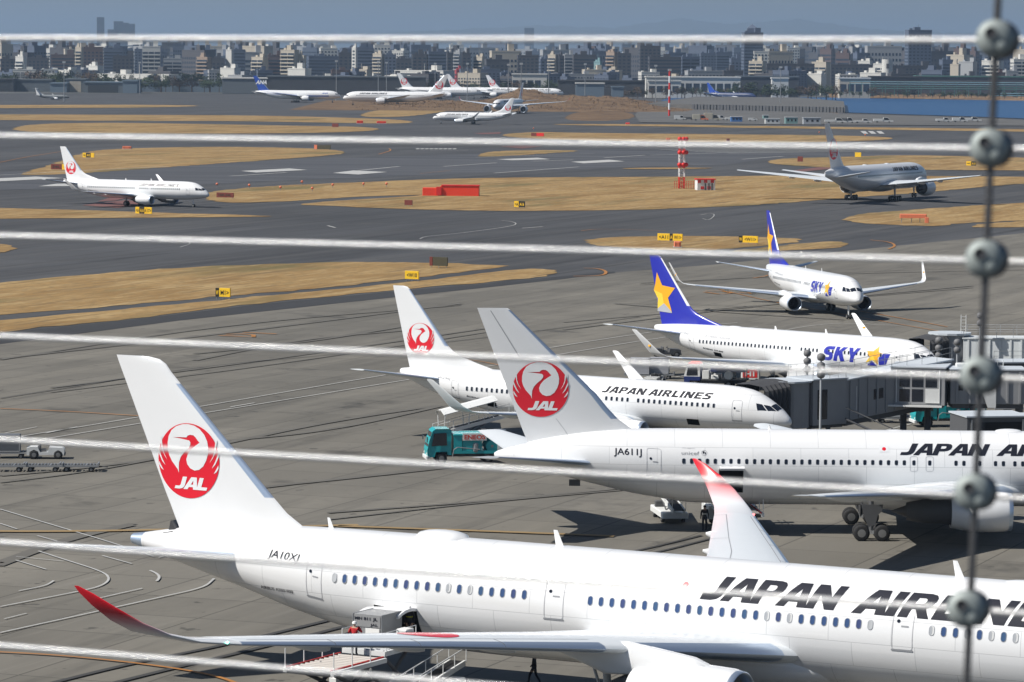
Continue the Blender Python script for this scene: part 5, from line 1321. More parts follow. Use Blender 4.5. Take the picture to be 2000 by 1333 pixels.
person('person in dark clothes walking under the foreground wing', (g.x, g.y, 0), R(160), (DK, NAVY), dict(lkn=(.22, .1, .52), lan=(.28, .1, .12), lto=(.44, .1, .08), rkn=(-.08, -.1, .5), ran=(-.32, -.1, .16), rto=(-.2, -.1, .05), lel=(-.12, .24, 1.12), lwr=(-.1, .22, .9), lha=(-.08, .22, .82), rel=(.1, -.24, 1.13), rwr=(.26, -.22, .95), rha=(.3, -.22, .88)), None, None, 1.0)
g = G(1376, 1037)
person('worker in black jacket with pale belt standing behind the red winglet', (g.x, g.y, 0), R(95), (DK, NAVY), None, None, REFL, 1.05)
belt_loader('white loader vehicle in the shade under the foreground wing, right of the container loader', onA(42.9, 6.2), face_door + R(6), GB, False, .5)
# high-lift loader at the rear door of the side-on jet, behind the winglet
g = G(1440, 1035); loader('white high loader at the open belly door behind the red winglet', (g.x - .2, g.y + .6, 0), R(95), 1.6, 2.3, 'cargo loaders')
# ---- around the star-tailed jet
GC = 'containers on dollies beside the star-tailed jet'
for i, (x, y, lab) in enumerate(((1250, 742, 'grey container on a dolly, left of the two beside the star-tailed jet'), (1288, 741, 'grey container on a dolly, right of the two beside the star-tailed jet'))):
    g = G(x, y); dolly('dolly under the ' + ('left' if i == 0 else 'right') + ' grey container near the white tug', (g.x, g.y + .5, 0), R(-6), GD)
    container(lab, (g.x, g.y + .5, .62), R(84), plain('container_blue_grey', (.34, .35, .38), .5, var=.12), GC, 1.5, 2.0, 1.6, False)
    vs, fs = shape2d([rrect(-.35, .35, -.2, .2, .03)])
    g = G(1278, 755); tractor('white tug parked in front of the two grey containers', (g.x, g.y + .3, 0), R(-110), 'tow tractors')
g = G(1303, 699); tractor('small dark tug in the shade below the star-tailed jet tail', (g.x, g.y + .3, 0), R(10), 'tow tractors', CHARC)
def hydrant_truck(label, loc, rz):
    t = thing('service_truck', label, 'truck', loc, rz)
    wheels(t, (3.9, .4), .9, .44, .3)
    MB().box(-1.2, 4.6, -.45, .45, .5, .8).obj('chassis', CHARC, t)
    prof = [(4.95, .55), (5.0, 1.25), (4.75, 2.2), (4.5, 2.45), (3.45, 2.45), (3.35, 2.3), (3.35, .8), (4.4, .8), (4.5, .55)]
    cab = MB().loft([[(x, -1.05, z) for x, z in prof], [(x, 1.05, z) for x, z in prof]]).obj('cab', GSEW, t)
    low = [(4.97, .53), (5.02, 1.2), (3.33, 1.2), (3.33, .8), (4.38, .8), (4.48, .53)]
    MB().loft([[(x, -1.07, z) for x, z in low], [(x, 1.07, z) for x, z in low]]).obj('blue_skirt', plain('navy_paint', (.015, .03, .14), .4), cab)
    MB().bbox(3.35, 4.6, -1.08, 1.08, 2.45, 2.62, .08).obj('red_roof', ORANGE, cab)
    for s in (1, -1): MB().poly([(3.6, s * 1.08, 1.35), (4.75, s * 1.08, 1.3), (4.6, s * 1.08, 2.1), (3.65, s * 1.08, 2.15)]).obj('side_window', GLASS, cab)
    MB().poly([(4.99, -.95, 1.35), (4.99, .95, 1.35), (4.77, .9, 2.25), (4.77, -.9, 2.25)]).obj('windscreen', GLASS, cab)
    MB().box(-1.4, 3.2, -1.05, 1.05, .85, 1.0).obj('flatbed', CHARC, t)
    MB().bbox(-1.3, 2.3, -.95, .95, 1.75, 2.15, .06).obj('lift_platform', plain('navy_paint', (.015, .03, .14)), t)
    for s in (1, -1):
        MB().bbox(2.4, 3.1, s * .8 - .3, s * .8 + .25, 1.0, 1.85, .05).obj('cabinet', GSEW, t)
        MB().bbox(1.4, 2.2, s * .8 - .3, s * .8 + .25, 1.0, 1.4, .05).obj('cabinet', GSEW, t)
        smooth_angle(MB().lathe([(-.15, .45), (.15, .45)], (.4, s * .9, 1.4), (0, 1, 0), 18).obj('hose_reel', GSEW, t), 40)
        for x in (-1.2, 0, 2.2): MB().tube((x, s * .85, 1.0), (x, s * .85, 1.75), .05).obj('post', STEEL, t)
    return t
g = G(1350, 760); hydrant_truck('blue and white service truck with bright red cab roof', (g.x + 4.4, g.y + 1.0, 0), R(180 - 12))
t = thing('ground_power_unit', 'white and red equipment trailer right of the red-roofed truck', 'trailer', (G(1466, 748).x, G(1466, 748).y, 0), R(-10))
wheels(t, (.7, -.7), .55, .25, .16); MB().bbox(-.95, .95, -.6, .6, .4, 1.55, .06).obj('housing', GSEW, t)
MB().box(-.75, .75, -.63, -.6, .6, 1.45).obj('red_panel', MASTR, t)
vs, fs = fit_text('H1', .9, .5, .04, 0); wrapped('panel_lettering', (vs, fs), lambda u, v: Vector((-.45 + u, -.65, .75 + v)), GSEW, t, dv=None, smooth=False)
for x in (1742, 1700):
    g = G(x, 826 if x == 1742 else 824); dolly('low dolly with a pale box under the grey bridge' if x == 1742 else 'empty dolly left of the pale box under the grey bridge', (g.x, g.y, 0), R(4), GD)
    if x == 1742: container('pale grey box container on a low dolly under the grey bridge', (g.x, g.y, .62), R(94), GREYP, None, 1.4, 2.4, .9, False)
# ================================================================== boarding bridges
def tunnel(root, p0, p1, w, z0, z1, wall, roof, windows=(), ribs=0, skirt=None, name='tunnel', rise=0.0):
    p0, p1 = Vector(p0), Vector(p1); d = (p1 - p0); L = d.length; d.normalize()
    M = Matrix(((d.x, -d.y, 0, p0.x), (d.y, d.x, 0, p0.y), (rise / L, 0, 1, 0), (0, 0, 0, 1)))
    o = MB().box(0, L, -w / 2, w / 2, z0, z1 - .12, M).obj(name, wall, root)
    MB().box(-.1, L + .1, -w / 2 - .12, w / 2 + .12, z1 - .117, z1, M).obj('roof', roof, o)
    for (x0, x1, a, b) in windows:
        MB().box(x0, x1, -w / 2 - .025, -w / 2 + .01, a, b, M).obj('window', GLASS, o)
    for i in range(ribs):
        x = (i + .5) * L / ribs
        MB().box(x - .09, x + .09, -w / 2 - .12, -w / 2 + .01, z0 + .1, z1 - .2, M).obj('rib', wall, o)
    if skirt: MB().box(.2, L - .2, -w / 2 + .3, w / 2 - .3, z0 - skirt, z0 - .003, M).obj('underframe', CHARC, o)
    return o, M, L
def rail(root, M, L, y, z, h=1.05, n=8, mat=STEEL):
    mb = MB()
    for i in range(n + 1):
        x = L * i / n; mb.tube(tuple(M @ Vector((x, y, z))), tuple(M @ Vector((x, y, z + h))), .022, n=5)
    for k in (h, h * .55): mb.tube(tuple(M @ Vector((0, y, z + k))), tuple(M @ Vector((L, y, z + k))), .022, n=5)
    mb.obj('guard_rail', mat, root)
def ladder(root, p, h, rz=0, mat=GSEW):
    M = Matrix.Translation(p) @ Matrix.Rotation(rz, 4, 'Z'); mb = MB()
    for s in (-.25, .25): mb.tube(tuple(M @ Vector((s, 0, 0))), tuple(M @ Vector((s, 0, h))), .035, n=6)
    k = 0.2
    while k < h: mb.tube(tuple(M @ Vector((-.25, 0, k))), tuple(M @ Vector((.25, 0, k))), .022, n=5); k += .32
    mb.obj('ladder', mat, root)
def canopy(root, c, d, w, z0, z1, L=2.2):
    """accordion hood: a run of hoops that closes on the aircraft door"""
    c, d = Vector(c), Vector(d).normalized(); s = Vector((-d.y, d.x, 0))
    rings = []
    for i in range(13):
        t = i / 12; k = 1.0 + (.05 if i % 2 else -.05)
        h = lerp(z1, z1 - .35, t)
        rings.append([tuple(c + d * (L * t) + s * (u * w / 2 * k) + Vector((0, 0, z))) for u, z in ((-1, z0), (-1, h - .5), (-.8, h - .12), (0, h + .05 * (i % 2)), (.8, h - .12), (1, h - .5), (1, z0))])
    MB().loft(rings, close=False).obj('accordion_hood', plain('hood_fabric', (.045, .046, .05), .8, var=.2), root)
def column(root, p, z, r=.35, mat=CHARC, foot=1.4):
    MB().tube((p[0], p[1], 0), (p[0], p[1], z), r, n=12).bbox(p[0] - foot / 2, p[0] + foot / 2, p[1] - foot / 2, p[1] + foot / 2, 0, .35, .08).obj('support_column', mat, root)
def drive_legs(root, p, z, d):
    s = Vector((-d.y, d.x, 0)); mb = MB()
    for k in (-1.3, 1.3):
        q = Vector(p) + s * k; mb.tube((q.x, q.y, .6), (q.x, q.y, z), .22, n=10)
    a, b = Vector(p) - s * 1.5, Vector(p) + s * 1.5
    mb.tube((a.x, a.y, .75), (b.x, b.y, .75), .22, n=8)
    o = mb.obj('drive_leg', CHARC, root)
    for k in (-1.5, 1.5):
        q = Vector(p) + s * k
        w = wheel(o, (q.x, q.y, .5), .5, .35, n=14); w.rotation_euler = (0, 0, math.atan2(d.y, d.x))
# -- bridge of the crane-tailed narrow-body
br = thing('boarding_bridge', 'dark grey boarding bridge reaching the crane-tailed single-aisle jet', 'boarding bridge', (0, 0, 0), 0, 'boarding bridges')
cab = Vector((24.0, 325.9, 0)); far = Vector((38.5, 336.0, 0)); d = (far - cab).normalized()
canopy(br, (22.9, 325.3, 0), (-.78, -.62, 0), 4.3, 2.3, 6.0, 3.0)
rings = [[(cab.x + 2.0 * math.cos(a), cab.y + 2.0 * math.sin(a), z) for a in [2 * math.pi * i / 14 for i in range(14)]] for z in (1.75, 2.2, 5.7)]
cb = MB().loft(rings).obj('bridge_cab', BRIDGE, br)
MB().loft([[(cab.x + 2.25 * math.cos(a), cab.y + 2.25 * math.sin(a), z) for a in [2 * math.pi * i / 14 for i in range(14)]] for z in (5.703, 5.85)]).obj('roof', ROOFG, cb)
o, M, L = tunnel(br, cab + d * 1.5, cab + d * 5.3, 3.5, 1.9, 5.95, BRIDGE, ROOFG, [(.5, 1.6, 2.4, 5.0)], 0, .3)
rail(o, M, L, -1.7, 5.95, 1.05, 4); rail(o, M, L, 1.7, 5.95, 1.05, 4)
o, M, L = tunnel(br, cab + d * 5.35, far, 3.1, 2.1, 5.75, BRIDGE, ROOFG, [(3.2, 4.3, 3.5, 4.4), (8.2, 9.2, 3.7, 4.5)], 12, .5, 'outer_tunnel', 1.3)
rail(o, M, L, -1.5, 5.75, 1.05, 7); rail(o, M, L, 1.5, 5.75, 1.05, 7)
for x in (1.2, 5.6, 6.8, 7.9): MB().box(x, x + .05, -1.6, -1.55, 2.5 + (x % 2) * .3, 5.0, M).obj('trim_strip', GSEW, o)
drive_legs(br, cab + d * 3.6, 2.2, d); column(br, (far.x - 3.5, far.y - 2.2), 2.6, .3)
st = MB()
s0, s1 = Vector((cab.x + 5.2, cab.y + .6, 2.4)), Vector((cab.x + 10.2, cab.y - .9, .25))
for k in (-.5, .5): st.tube(tuple(s0 + Vector((0, k, 0))), tuple(s1 + Vector((0, k, 0))), .09, n=6); st.tube(tuple(s0 + Vector((0, k, 1.0))), tuple(s1 + Vector((0, k, 1.0))), .03, n=5)
for i in range(12): q = s0.lerp(s1, (i + .5) / 12); st.box(q.x - .13, q.x + .13, q.y - .5, q.y + .5, q.z - .02, q.z + .02)
st.obj('service_stair', CHARC, br)
# -- glazed rotunda room between the bridges
rm = thing('bridge_rotunda', 'glazed grey rotunda room between the two boarding bridges', 'boarding bridge', (0, 0, 0), 0, 'boarding bridges')
c0 = Vector((36.2, 333.0, 0)); dd = Vector((math.cos(R(-12)), math.sin(R(-12)), 0))
o, M, L = tunnel(rm, c0 + dd * -2.2, c0 + dd * 2.6, 5.2, 3.3, 6.7, BRIDGE, ROOFG, [(.8, 1.7, 4.9, 6.3), (1.9, 2.9, 4.9, 6.3), (3.1, 4.1, 4.9, 6.3), (.8, 1.7, 3.6, 4.7), (1.9, 2.9, 3.6, 4.7)], 0, .25, 'room')
MB().box(3.1, 4.3, -2.66, -2.62, 3.5, 4.75, M).obj('white_panel', GSEW, o)
MB().box(-.3, 4.6, -3.1, -2.75, 3.15, 3.3, M).obj('ledge', GSEW, o)
for x in (.5, 4.3): MB().box(x, x + .07, -2.68, -2.62, 3.5, 6.4, M).obj('trim_strip', GSEW, o)
column(rm, (c0.x + 1.0, c0.y + 1.2), 3.1, .3)
o, M, L = tunnel(rm, c0 + dd * 2.65, c0 + dd * 9.5 + Vector((0, 1.5, 0)), 3.6, 3.4, 6.5, BRIDGE, ROOFG, [(.7, 1.1, 4.6, 5.1), (2.8, 3.2, 5.4, 5.8)], 6, .4, 'fixed_tunnel')
MB().loft([[(c0.x + 5.3, c0.y - 2.6, 4.7), (c0.x + 6.6, c0.y - 2.6, 4.7), (c0.x + 6.6, c0.y - 2.6, 3.1), (c0.x + 5.9, c0.y - 2.6, 3.1)], [(c0.x + 5.3, c0.y - 2.2, 4.7), (c0.x + 6.6, c0.y - 2.2, 4.7), (c0.x + 6.6, c0.y - 2.2, 3.1), (c0.x + 5.9, c0.y - 2.2, 3.1)]]).obj('air_unit', GSEW, rm)
ladder(rm, (c0.x + 6.2, c0.y - .6, 5.0), 2.2, R(0)); ladder(rm, (c0.x + 7.2, c0.y - .6, 4.6), 2.6, R(0))
MB().bbox(c0.x + 3.3, c0.x + 5.9, c0.y - .2, c0.y + .5, 6.503, 6.85, .1).obj('roof_duct', GSEW, rm)
column(rm, (c0.x + 4.6, c0.y - 2.0), 3.2, .25); column(rm, (c0.x + 8.8, c0.y - 1.5), 3.2, .35)
# -- bridge of the star-tailed jet: dark cab and white ribbed tunnel
bs = thing('boarding_bridge', 'white ribbed boarding bridge with dark hood at the star-tailed jet', 'boarding bridge', (0, 0, 0), 0, 'boarding bridges')
cab = Vector((44.6, 381.6, 0)); far = Vector((69.0, 375.5, 0)); d = (far - cab).normalized()
canopy(bs, (43.2, 380.8, 0), (-.75, -.66, 0), 3.6, 2.4, 5.9, 2.6)
cb = MB().loft([[(cab.x + 2.0 * math.cos(a), cab.y + 2.0 * math.sin(a), z) for a in [2 * math.pi * i / 14 for i in range(14)]] for z in (2.0, 5.8)]).obj('bridge_cab', BRIDGE, bs)
MB().loft([[(cab.x + 2.2 * math.cos(a), cab.y + 2.2 * math.sin(a), z) for a in [2 * math.pi * i / 14 for i in range(14)]] for z in (5.803, 6.0)]).obj('roof', ROOFG, cb)
o, M, L = tunnel(bs, cab + d * 1.6, far, 3.3, 2.3, 5.6, BRIDGEW, BRIDGEW, (), 22, .4, 'ribbed_tunnel', .5)
rail(o, M, L, -1.6, 5.6, 1.1, 14); rail(o, M, L, 1.6, 5.6, 1.1, 14)
rail(o, M, L, -2.1, 2.2, 1.2, 14)
MB().box(0, L, -2.3, -1.7, 2.05, 2.2, M).obj('walkway', GSEW, o)
ladder(bs, (cab.x + 1.2, cab.y - 1.6, 5.9), 2.0)
drive_legs(bs, cab + d * 5.0, 2.3, d)
# -- fixed gallery with blue sign, and the lower cab box
fg = thing('terminal_gallery', 'dark fixed gallery with a blue sign at the right frame edge', 'gallery', (0, 0, 0), 0)
a0 = G(1893, 770, 2.6); a1 = Vector((64, 352, 0))
o, M, L = tunnel(fg, (44.2, 347.5, 0), (66, 352, 0), 3.6, 2.9, 5.9, CHARC, ROOFG, [(9, 10.2, 3.6, 4.8)], 0, .6, 'gallery_wall')
sg = MB().box(3.1, 5.4, -1.86, -1.82, 3.9, 5.6, M).obj('blue_sign', plain('sign_blue', (.02, .10, .42), .5), o)
wrapped('sign_lettering', fit_text('ies.', 1.1, .38, .01, 0), lambda u, v: M @ Vector((3.9 + u, -1.885, 4.65 + v)), plain('sign_pale_blue', (.35, .55, .8), .5), sg, dv=None, smooth=False)
wrapped('wall_lettering', fit_text('GAWA', 2.4, .34, .01, 0), lambda u, v: M @ Vector((2.2 + u, -1.83, 3.05 + v)), GREYP, o, dv=None, smooth=False)
rail(o, M, L, -1.7, 5.9, 1.0, 12)
for x in (2, 9, 16): q = M @ Vector((x, 0, 0)); column(fg, (q.x, q.y), 2.4, .4)
tr = MB()
for i in range(9):
    x = i * 1.1
    tr.tube(tuple(M @ Vector((x, -2.2, 2.7))), tuple(M @ Vector((x + 1.1, -2.2, 1.6))), .05, n=5); tr.tube(tuple(M @ Vector((x, -2.2, 1.6))), tuple(M @ Vector((x + 1.1, -2.2, 2.7))), .05, n=5)
tr.tube(tuple(M @ Vector((0, -2.2, 1.6))), tuple(M @ Vector((10, -2.2, 1.6))), .07, n=5); tr.obj('lattice_truss', STEEL, fg)
ladder(fg, M @ Vector((5.3, -2.4, 1.2)), 2.6); ladder(fg, M @ Vector((6.6, -2.4, 1.2)), 2.6)
lb = thing('boarding_bridge', 'dark box-shaped bridge cab with pale roof just above the side-on jet at right', 'boarding bridge', (0, 0, 0), 0, 'boarding bridges')
o, M, L = tunnel(lb, (35.6, 297.6, 0), (40.6, 298.6, 0), 4.4, 1.7, 5.7, CHARC, ROOFG, (), 0, .3, 'cab_box')
MB().box(.35, 4.5, -2.24, -2.19, 2.0, 5.2, M).obj('door_recess', BLACK, o)
MB().box(2.6, 3.4, -2.28, -2.24, 2.1, 3.3, M).box(3.55, 4.35, -2.28, -2.24, 2.1, 3.3, M).obj('panel', CHARC, o)
for x in (.3, 4.55): MB().box(x, x + .12, -2.32, -2.2, 1.8, 5.4, M).obj('frame_post', STEEL, o)
o2, M2, L2 = tunnel(lb, (40.65, 298.9, 0), (52, 303, 0), 3.4, 2.0, 5.5, BRIDGE, ROOFG, (), 0, .4, 'rear_tunnel')
drive_legs(lb, Vector((46, 300.5, 0)), 2.0, Vector((.94, .34, 0)))
# -- tall lamp posts with stacked heads beside the bridges
def lamp_post(label, px, py_top, py_bot, depth, n=3):
    top = at_depth(px, py_top, depth)
    t = thing('lamp_post', label, 'lamp post', (top.x, top.y, 0), 0, 'posts with stacked lamp heads beside the bridges')
    MB().tube((0, 0, 0), (0, 0, top.z - .2), .11, .08, 10).obj('pole', GREYP, t)
    MB().bbox(-.4, .4, -.4, .4, 0, .25, .05).obj('base', CHARC, t)
    for i in range(n):
        z = top.z - .35 - i * .75
        h = MB().lathe([(-.33, .12), (-.28, .26), (-.1, .36), (.15, .36), (.28, .22), (.33, .1)], (0, 0, z), (.15 * (-1) ** i, .1, 1), 12)
        smooth_angle(h.obj('lamp_head', plain('lamp_grey', (.16, .16, .165), .6), t), 50)
lamp_post('grey post with stacked lamp heads standing before the blue lettering', 1604, 690, 840, 322.0)
lamp_post('shorter grey post with stacked lamp heads left of the blue lettering', 1577, 683, 760, 352.0)
lamp_post('grey post with lamp heads before the dark bridge hood', 1834, 658, 740, 366.0)
lamp_post('thin grey post with lamp heads right of the dark bridge hood', 1870, 662, 740, 372.0, 2)
lamp_post('tall thin post at right rising above the white ribbed bridge', 1915, 610, 740, 378.0, 2)
# ================================================================== midfield: signs, lights, masts
def px_w(n, depth): return n * depth / F_PX
def sign(label, px, py, wpx, cells, h=1.15, rz=0.0, group='yellow taxiway signs', arrow=None):
    """lit guidance sign: row of panels (colour, text) on short legs"""
    g = G(px, py); W = px_w(wpx, g.y)
    t = thing('taxiway_sign', label, 'sign', (g.x, g.y, 0), rz - R(24), group)
    n = sum(c[2] for c in cells); x = -W / 2
    for bgm, txt, wt in cells:
        w = W * wt / n
        p = MB().bbox(x, x + w - .04, -.12, .12, .35, .35 + h, .02).obj('panel', bgm, t)
        if txt:
            fm = SIGNY if bgm is SIGNK else SIGNK
            vf = fit_text(txt, w * .74, h * .52, .02, 0)
            wrapped('sign_lettering', vf, lambda u, v, x=x, w=w: Vector((x + w * .13 + u, -.135, .35 + h * .24 + v)), fm, p, dv=None, smooth=False)
        x += w
    for k in range(3): MB().tube((-W / 2 * .85 + W * .85 * k / 2, 0, 0), (-W / 2 * .85 + W * .85 * k / 2, 0, .36), .06, n=6).obj('leg', STEEL, t)
    return t
Y_, K_ = SIGNY, SIGNK
sign('yellow and black sign reading M1 on the grass strip at left', 436, 585, 33, [(K_, 'W', 1), (Y_, 'M1>', 3)], 1.2)
sign('yellow sign reading W10 on the grass above the crane fins', 805, 550, 30, [(Y_, '<W10', 1)], 1.2)
sign('long yellow sign reading A11 A W11 on the middle grass island', 1309, 474, 53, [(Y_, '<A11', 5), (K_, 'A', 1.2), (Y_, 'W11>', 4)], 1.25)
sign('yellow sign reading W11 left of the taxiing blue tail', 1462, 478, 40, [(K_, 'W', 1), (Y_, '<W11>', 4)], 1.2)
sign('yellow and black A16 sign below the taxiing jet at left', 281, 421, 37, [(Y_, '<A', 1.2), (K_, 'A16', 1.4), (Y_, 'A', .6), (Y_, '17>', 1.6)], 1.35)
sign('small yellow and black A16 sign on the central grass', 1015, 408, 23, [(Y_, '<A', 1), (K_, 'A16', 1.3)], 1.3)
sign('small yellow and black sign behind the left taxiing jet, on grass', 173, 310, 26, [(Y_, '<A', 1), (K_, 'A15', 1.4), (Y_, '', 1)], 1.4)
sign('dark red and yellow sign hidden partly by the left crane fin', 125, 334, 58, [(SIGNR, '34L', 1.2), (Y_, '<A15', 1.6)], 1.5)
sign('plain yellow sign on the grass behind the shaded jet', 1676, 309, 13, [(Y_, '', 1)], 1.5)
sign('yellow sign on the right grass near the sphere clamps', 1897, 326, 20, [(Y_, '<', 1), (K_, 'A10', 1)], 1.3)
sign('dark red runway sign on the grass right of the left taxiing jet', 440, 389, 38, [(SIGNR, '16R-34L', 1)], 1.1, group='dark red runway signs')
sign('small dark red sign box left of the red hut, lower grass edge', 798, 404, 17, [(SIGNR, '', 1)], 1.1, group='dark red runway signs')
sign('long dark sign seen from behind on the lower left grass', 857, 524, 39, [(SIGNR, '', .35), (plain('sign_back', (.06, .055, .03), .7), '', 1.6)], 1.4, group='dark red runway signs')
sign('dark sign with orange end at the tip of the far left grass', 630, 294, 36, [(PINKOR, '', .3), (plain('sign_back', (.06, .055, .03), .7), '', 1.4)], 1.5, group='dark red runway signs')
sign('dark red bar sign on the far middle grass strip', 1050, 268, 27, [(SIGNR, '', 1), (MASTR, '', 1.4)], 1.3, group='dark red runway signs')
sign('dark sign left of the shaded jet fin on grass', 1563, 318, 11, [(SIGNR, '', 1)], 1.6, group='dark red runway signs')
sign('dark sign box on the far left orange grass strip', 655, 250, 14, [(SIGNR, '', 1)], 1.6, group='dark red runway signs')
def orange_box(label, px, py, wpx, hpx, mat=ORANGE, d=2.0):
    g = G(px, py); W, H = px_w(wpx, g.y), px_w(hpx, g.y)
    t = thing('equipment_cabinet', label, 'cabinet', (g.x, g.y, 0), 0, 'orange equipment cabinets on the grass')
    MB().bbox(-W / 2, W / 2, -d / 2, d / 2, .2, H, .1).obj('housing', mat, t)
    MB().box(-W / 2 - .15, W / 2 + .15, -d / 2 - .15, d / 2 + .15, 0, .2).obj('plinth', GREYP, t)
    for k in (-.3, .3): MB().box(k * W - .04, k * W + .04, -d / 2 - .03, -d / 2, .3, H - .1).obj('door_edge', SIGNR, t)
for a in (('faded orange cabinet on the island behind the left jet', 248, 292, 17, 6, PINKOR), ('bright orange cabinet on the far strip, left of a longer one', 703, 242, 12, 6, ORANGE), ('longer orange cabinet on the far strip, right of a shorter one', 745, 242, 18, 5, ORANGE),
          ('orange cabinet on the strip below the scrub, middle distance', 1226, 244, 8, 4, ORANGE), ('pale orange cabinet beside the red lattice mast top', 1305, 275, 8, 5, PINKOR), ('small red cabinet below the long yellow sign', 1323, 484, 13, 12, PINKOR), ('dull red cabinet on the far right strip', 1422, 277, 6, 6, SIGNR)):
    orange_box(*a)
# faded orange horizontal localiser boom
g = G(1785, 436); t = thing('localiser_boom', 'faded orange boom on short posts on the right grass', 'antenna', (g.x, g.y, 0), R(-6))
MB().bbox(-2.9, 2.6, -.35, .35, 1.0, 1.85, .12).obj('boom', PINKOR, t); MB().bbox(2.2, 3.0, -.4, .4, 0, 1.2, .08).obj('foot', PINKOR, t)
for x in (-2.5, -.5, 1.2): MB().tube((x, 0, 0), (x, 0, 1.0), .07).obj('post', STEEL, t)
# red hut
g = G(880, 383); k = g.y / F_PX
t = thing('equipment_hut', 'long bright red windowless hut on the central grass', 'hut', (g.x, g.y, 0), R(-3))
MB().bbox(-.4 * 48 * k * 0 - 2.3, 56 * k, -1.6, 1.6, 0, 2.45, .06).obj('long_body', ORANGE, t)
MB().bbox(-54 * k, -2.32, -1.5, 1.4, 0, 1.9, .06).obj('low_body', ORANGE, t)
MB().bbox(-2.1, 56 * k + .15, -1.75, 1.75, 2.453, 2.62, .04).obj('roof', MASTR, t)
MB().bbox(-3.3, -2.0, -2.0, -1.62, .2, 2.2, .05).obj('door_box', MASTR, t)
MB().box(-56 * k, 58 * k, -2.0, 2.2, 0, .06).obj('slab', GREYP, t)
# approach lights
for i, (x, y) in enumerate(((424, 367), (487, 369), (548, 373), (610, 375), (590, 362), (650, 368), (710, 366), (755, 366), (1600, 263), (1690, 268), (1042, 255))):
    g = G(x, y); t = thing('approach_light', 'small orange light unit on the dry grass', 'light', (g.x, g.y, 0), 0, 'orange light units on the grass')
    MB().tube((0, 0, 0), (0, 0, .7), .08, n=6).obj('stem', STEEL, t)
    smooth_angle(MB().lathe([(-.3, .15), (-.2, .3), (.15, .3), (.3, .12)], (0, 0, .9), (.9, -.3, .2), 10).obj('lamp_housing', PINKOR, t), 50)
# lattice mast with three red lamp clusters
def lattice(root, w, z0, z1, mat, nb):
    mb = MB()
    for sx in (-1, 1):
        for sy in (-1, 1): mb.tube((sx * w, sy * w, z0), (sx * w, sy * w, z1), w * .13, n=5)
    for i in range(nb):
        a, b = lerp(z0, z1, i / nb), lerp(z0, z1, (i + 1) / nb)
        for (p, q) in (((-w, -w), (w, -w)), ((w, -w), (w, w)), ((w, w), (-w, w)), ((-w, w), (-w, -w))):
            mb.tube((p[0], p[1], a), (q[0], q[1], b), w * .08, n=4); mb.tube((q[0], q[1], a), (p[0], p[1], b), w * .08, n=4)
    return mb.obj('lattice_section', mat, root)
g = G(1331, 369); t = thing('lattice_mast', 'red and white lattice mast with three red lamp clusters', 'mast', (g.x, g.y, 0), R(12))
for z0, z1, m in ((0, 3.0, MASTR), (3.0, 5.2, MASTW), (5.2, 6.6, MASTR), (6.6, 9.0, MASTW), (9.0, 10.2, MASTR), (10.2, 12.0, MASTW), (12.0, 12.8, MASTR)): lattice(t, .65, z0, z1, m, max(2, int(z1 - z0)))
for z in (6.1, 9.2, 12.6):
    for i, (dx, dy) in enumerate(((-.7, -.5), (.25, -.7), (1.1, -.2))):
        smooth_angle(MB().lathe([(-.55, .3), (-.2, .55), (.3, .5), (.5, .2)], (dx, dy, z), (.3, -.9, .1), 10).obj('lamp_cluster', MASTR, t), 50)
f = thing('mast_fence', 'low red fence around the lattice mast foot', 'fence', (g.x + 1.5, g.y - 1, 0), 0)
for i in range(14): MB().box(-3.4 + i * .6, -3.3 + i * .6, -.05, .05, 0, 2.0).obj('fence_post', MASTR, f)
for z in (.7, 1.3, 1.9): MB().box(-3.4, 5.0, -.03, .03, z - .04, z + .04).obj('fence_rail', PINKOR, f)
g = G(1377, 372); t = thing('mast_hut', 'small hut in red and white checks beside the lattice mast', 'hut', (g.x, g.y, 0), R(8))
MB().bbox(-2.3, 2.3, -1.6, 1.6, 0, 2.7, .05).obj('walls', MASTW, t); MB().bbox(-2.5, 2.5, -1.8, 1.8, 2.703, 2.9, .05).obj('roof', MASTR, t)
for i, (x, z) in enumerate(((-2.2, 1.9), (-.6, 1.9), (1.1, 1.9), (-1.4, .3), (.3, .3))): MB().box(x, x + .85, -1.63, -1.6, z, z + .75).obj('check_panel', MASTR, t)
for x in (-.4, .5, 1.3): MB().box(x, x + .35, -1.66, -1.62, .1, 1.8).obj('louvre', CHARC, t)
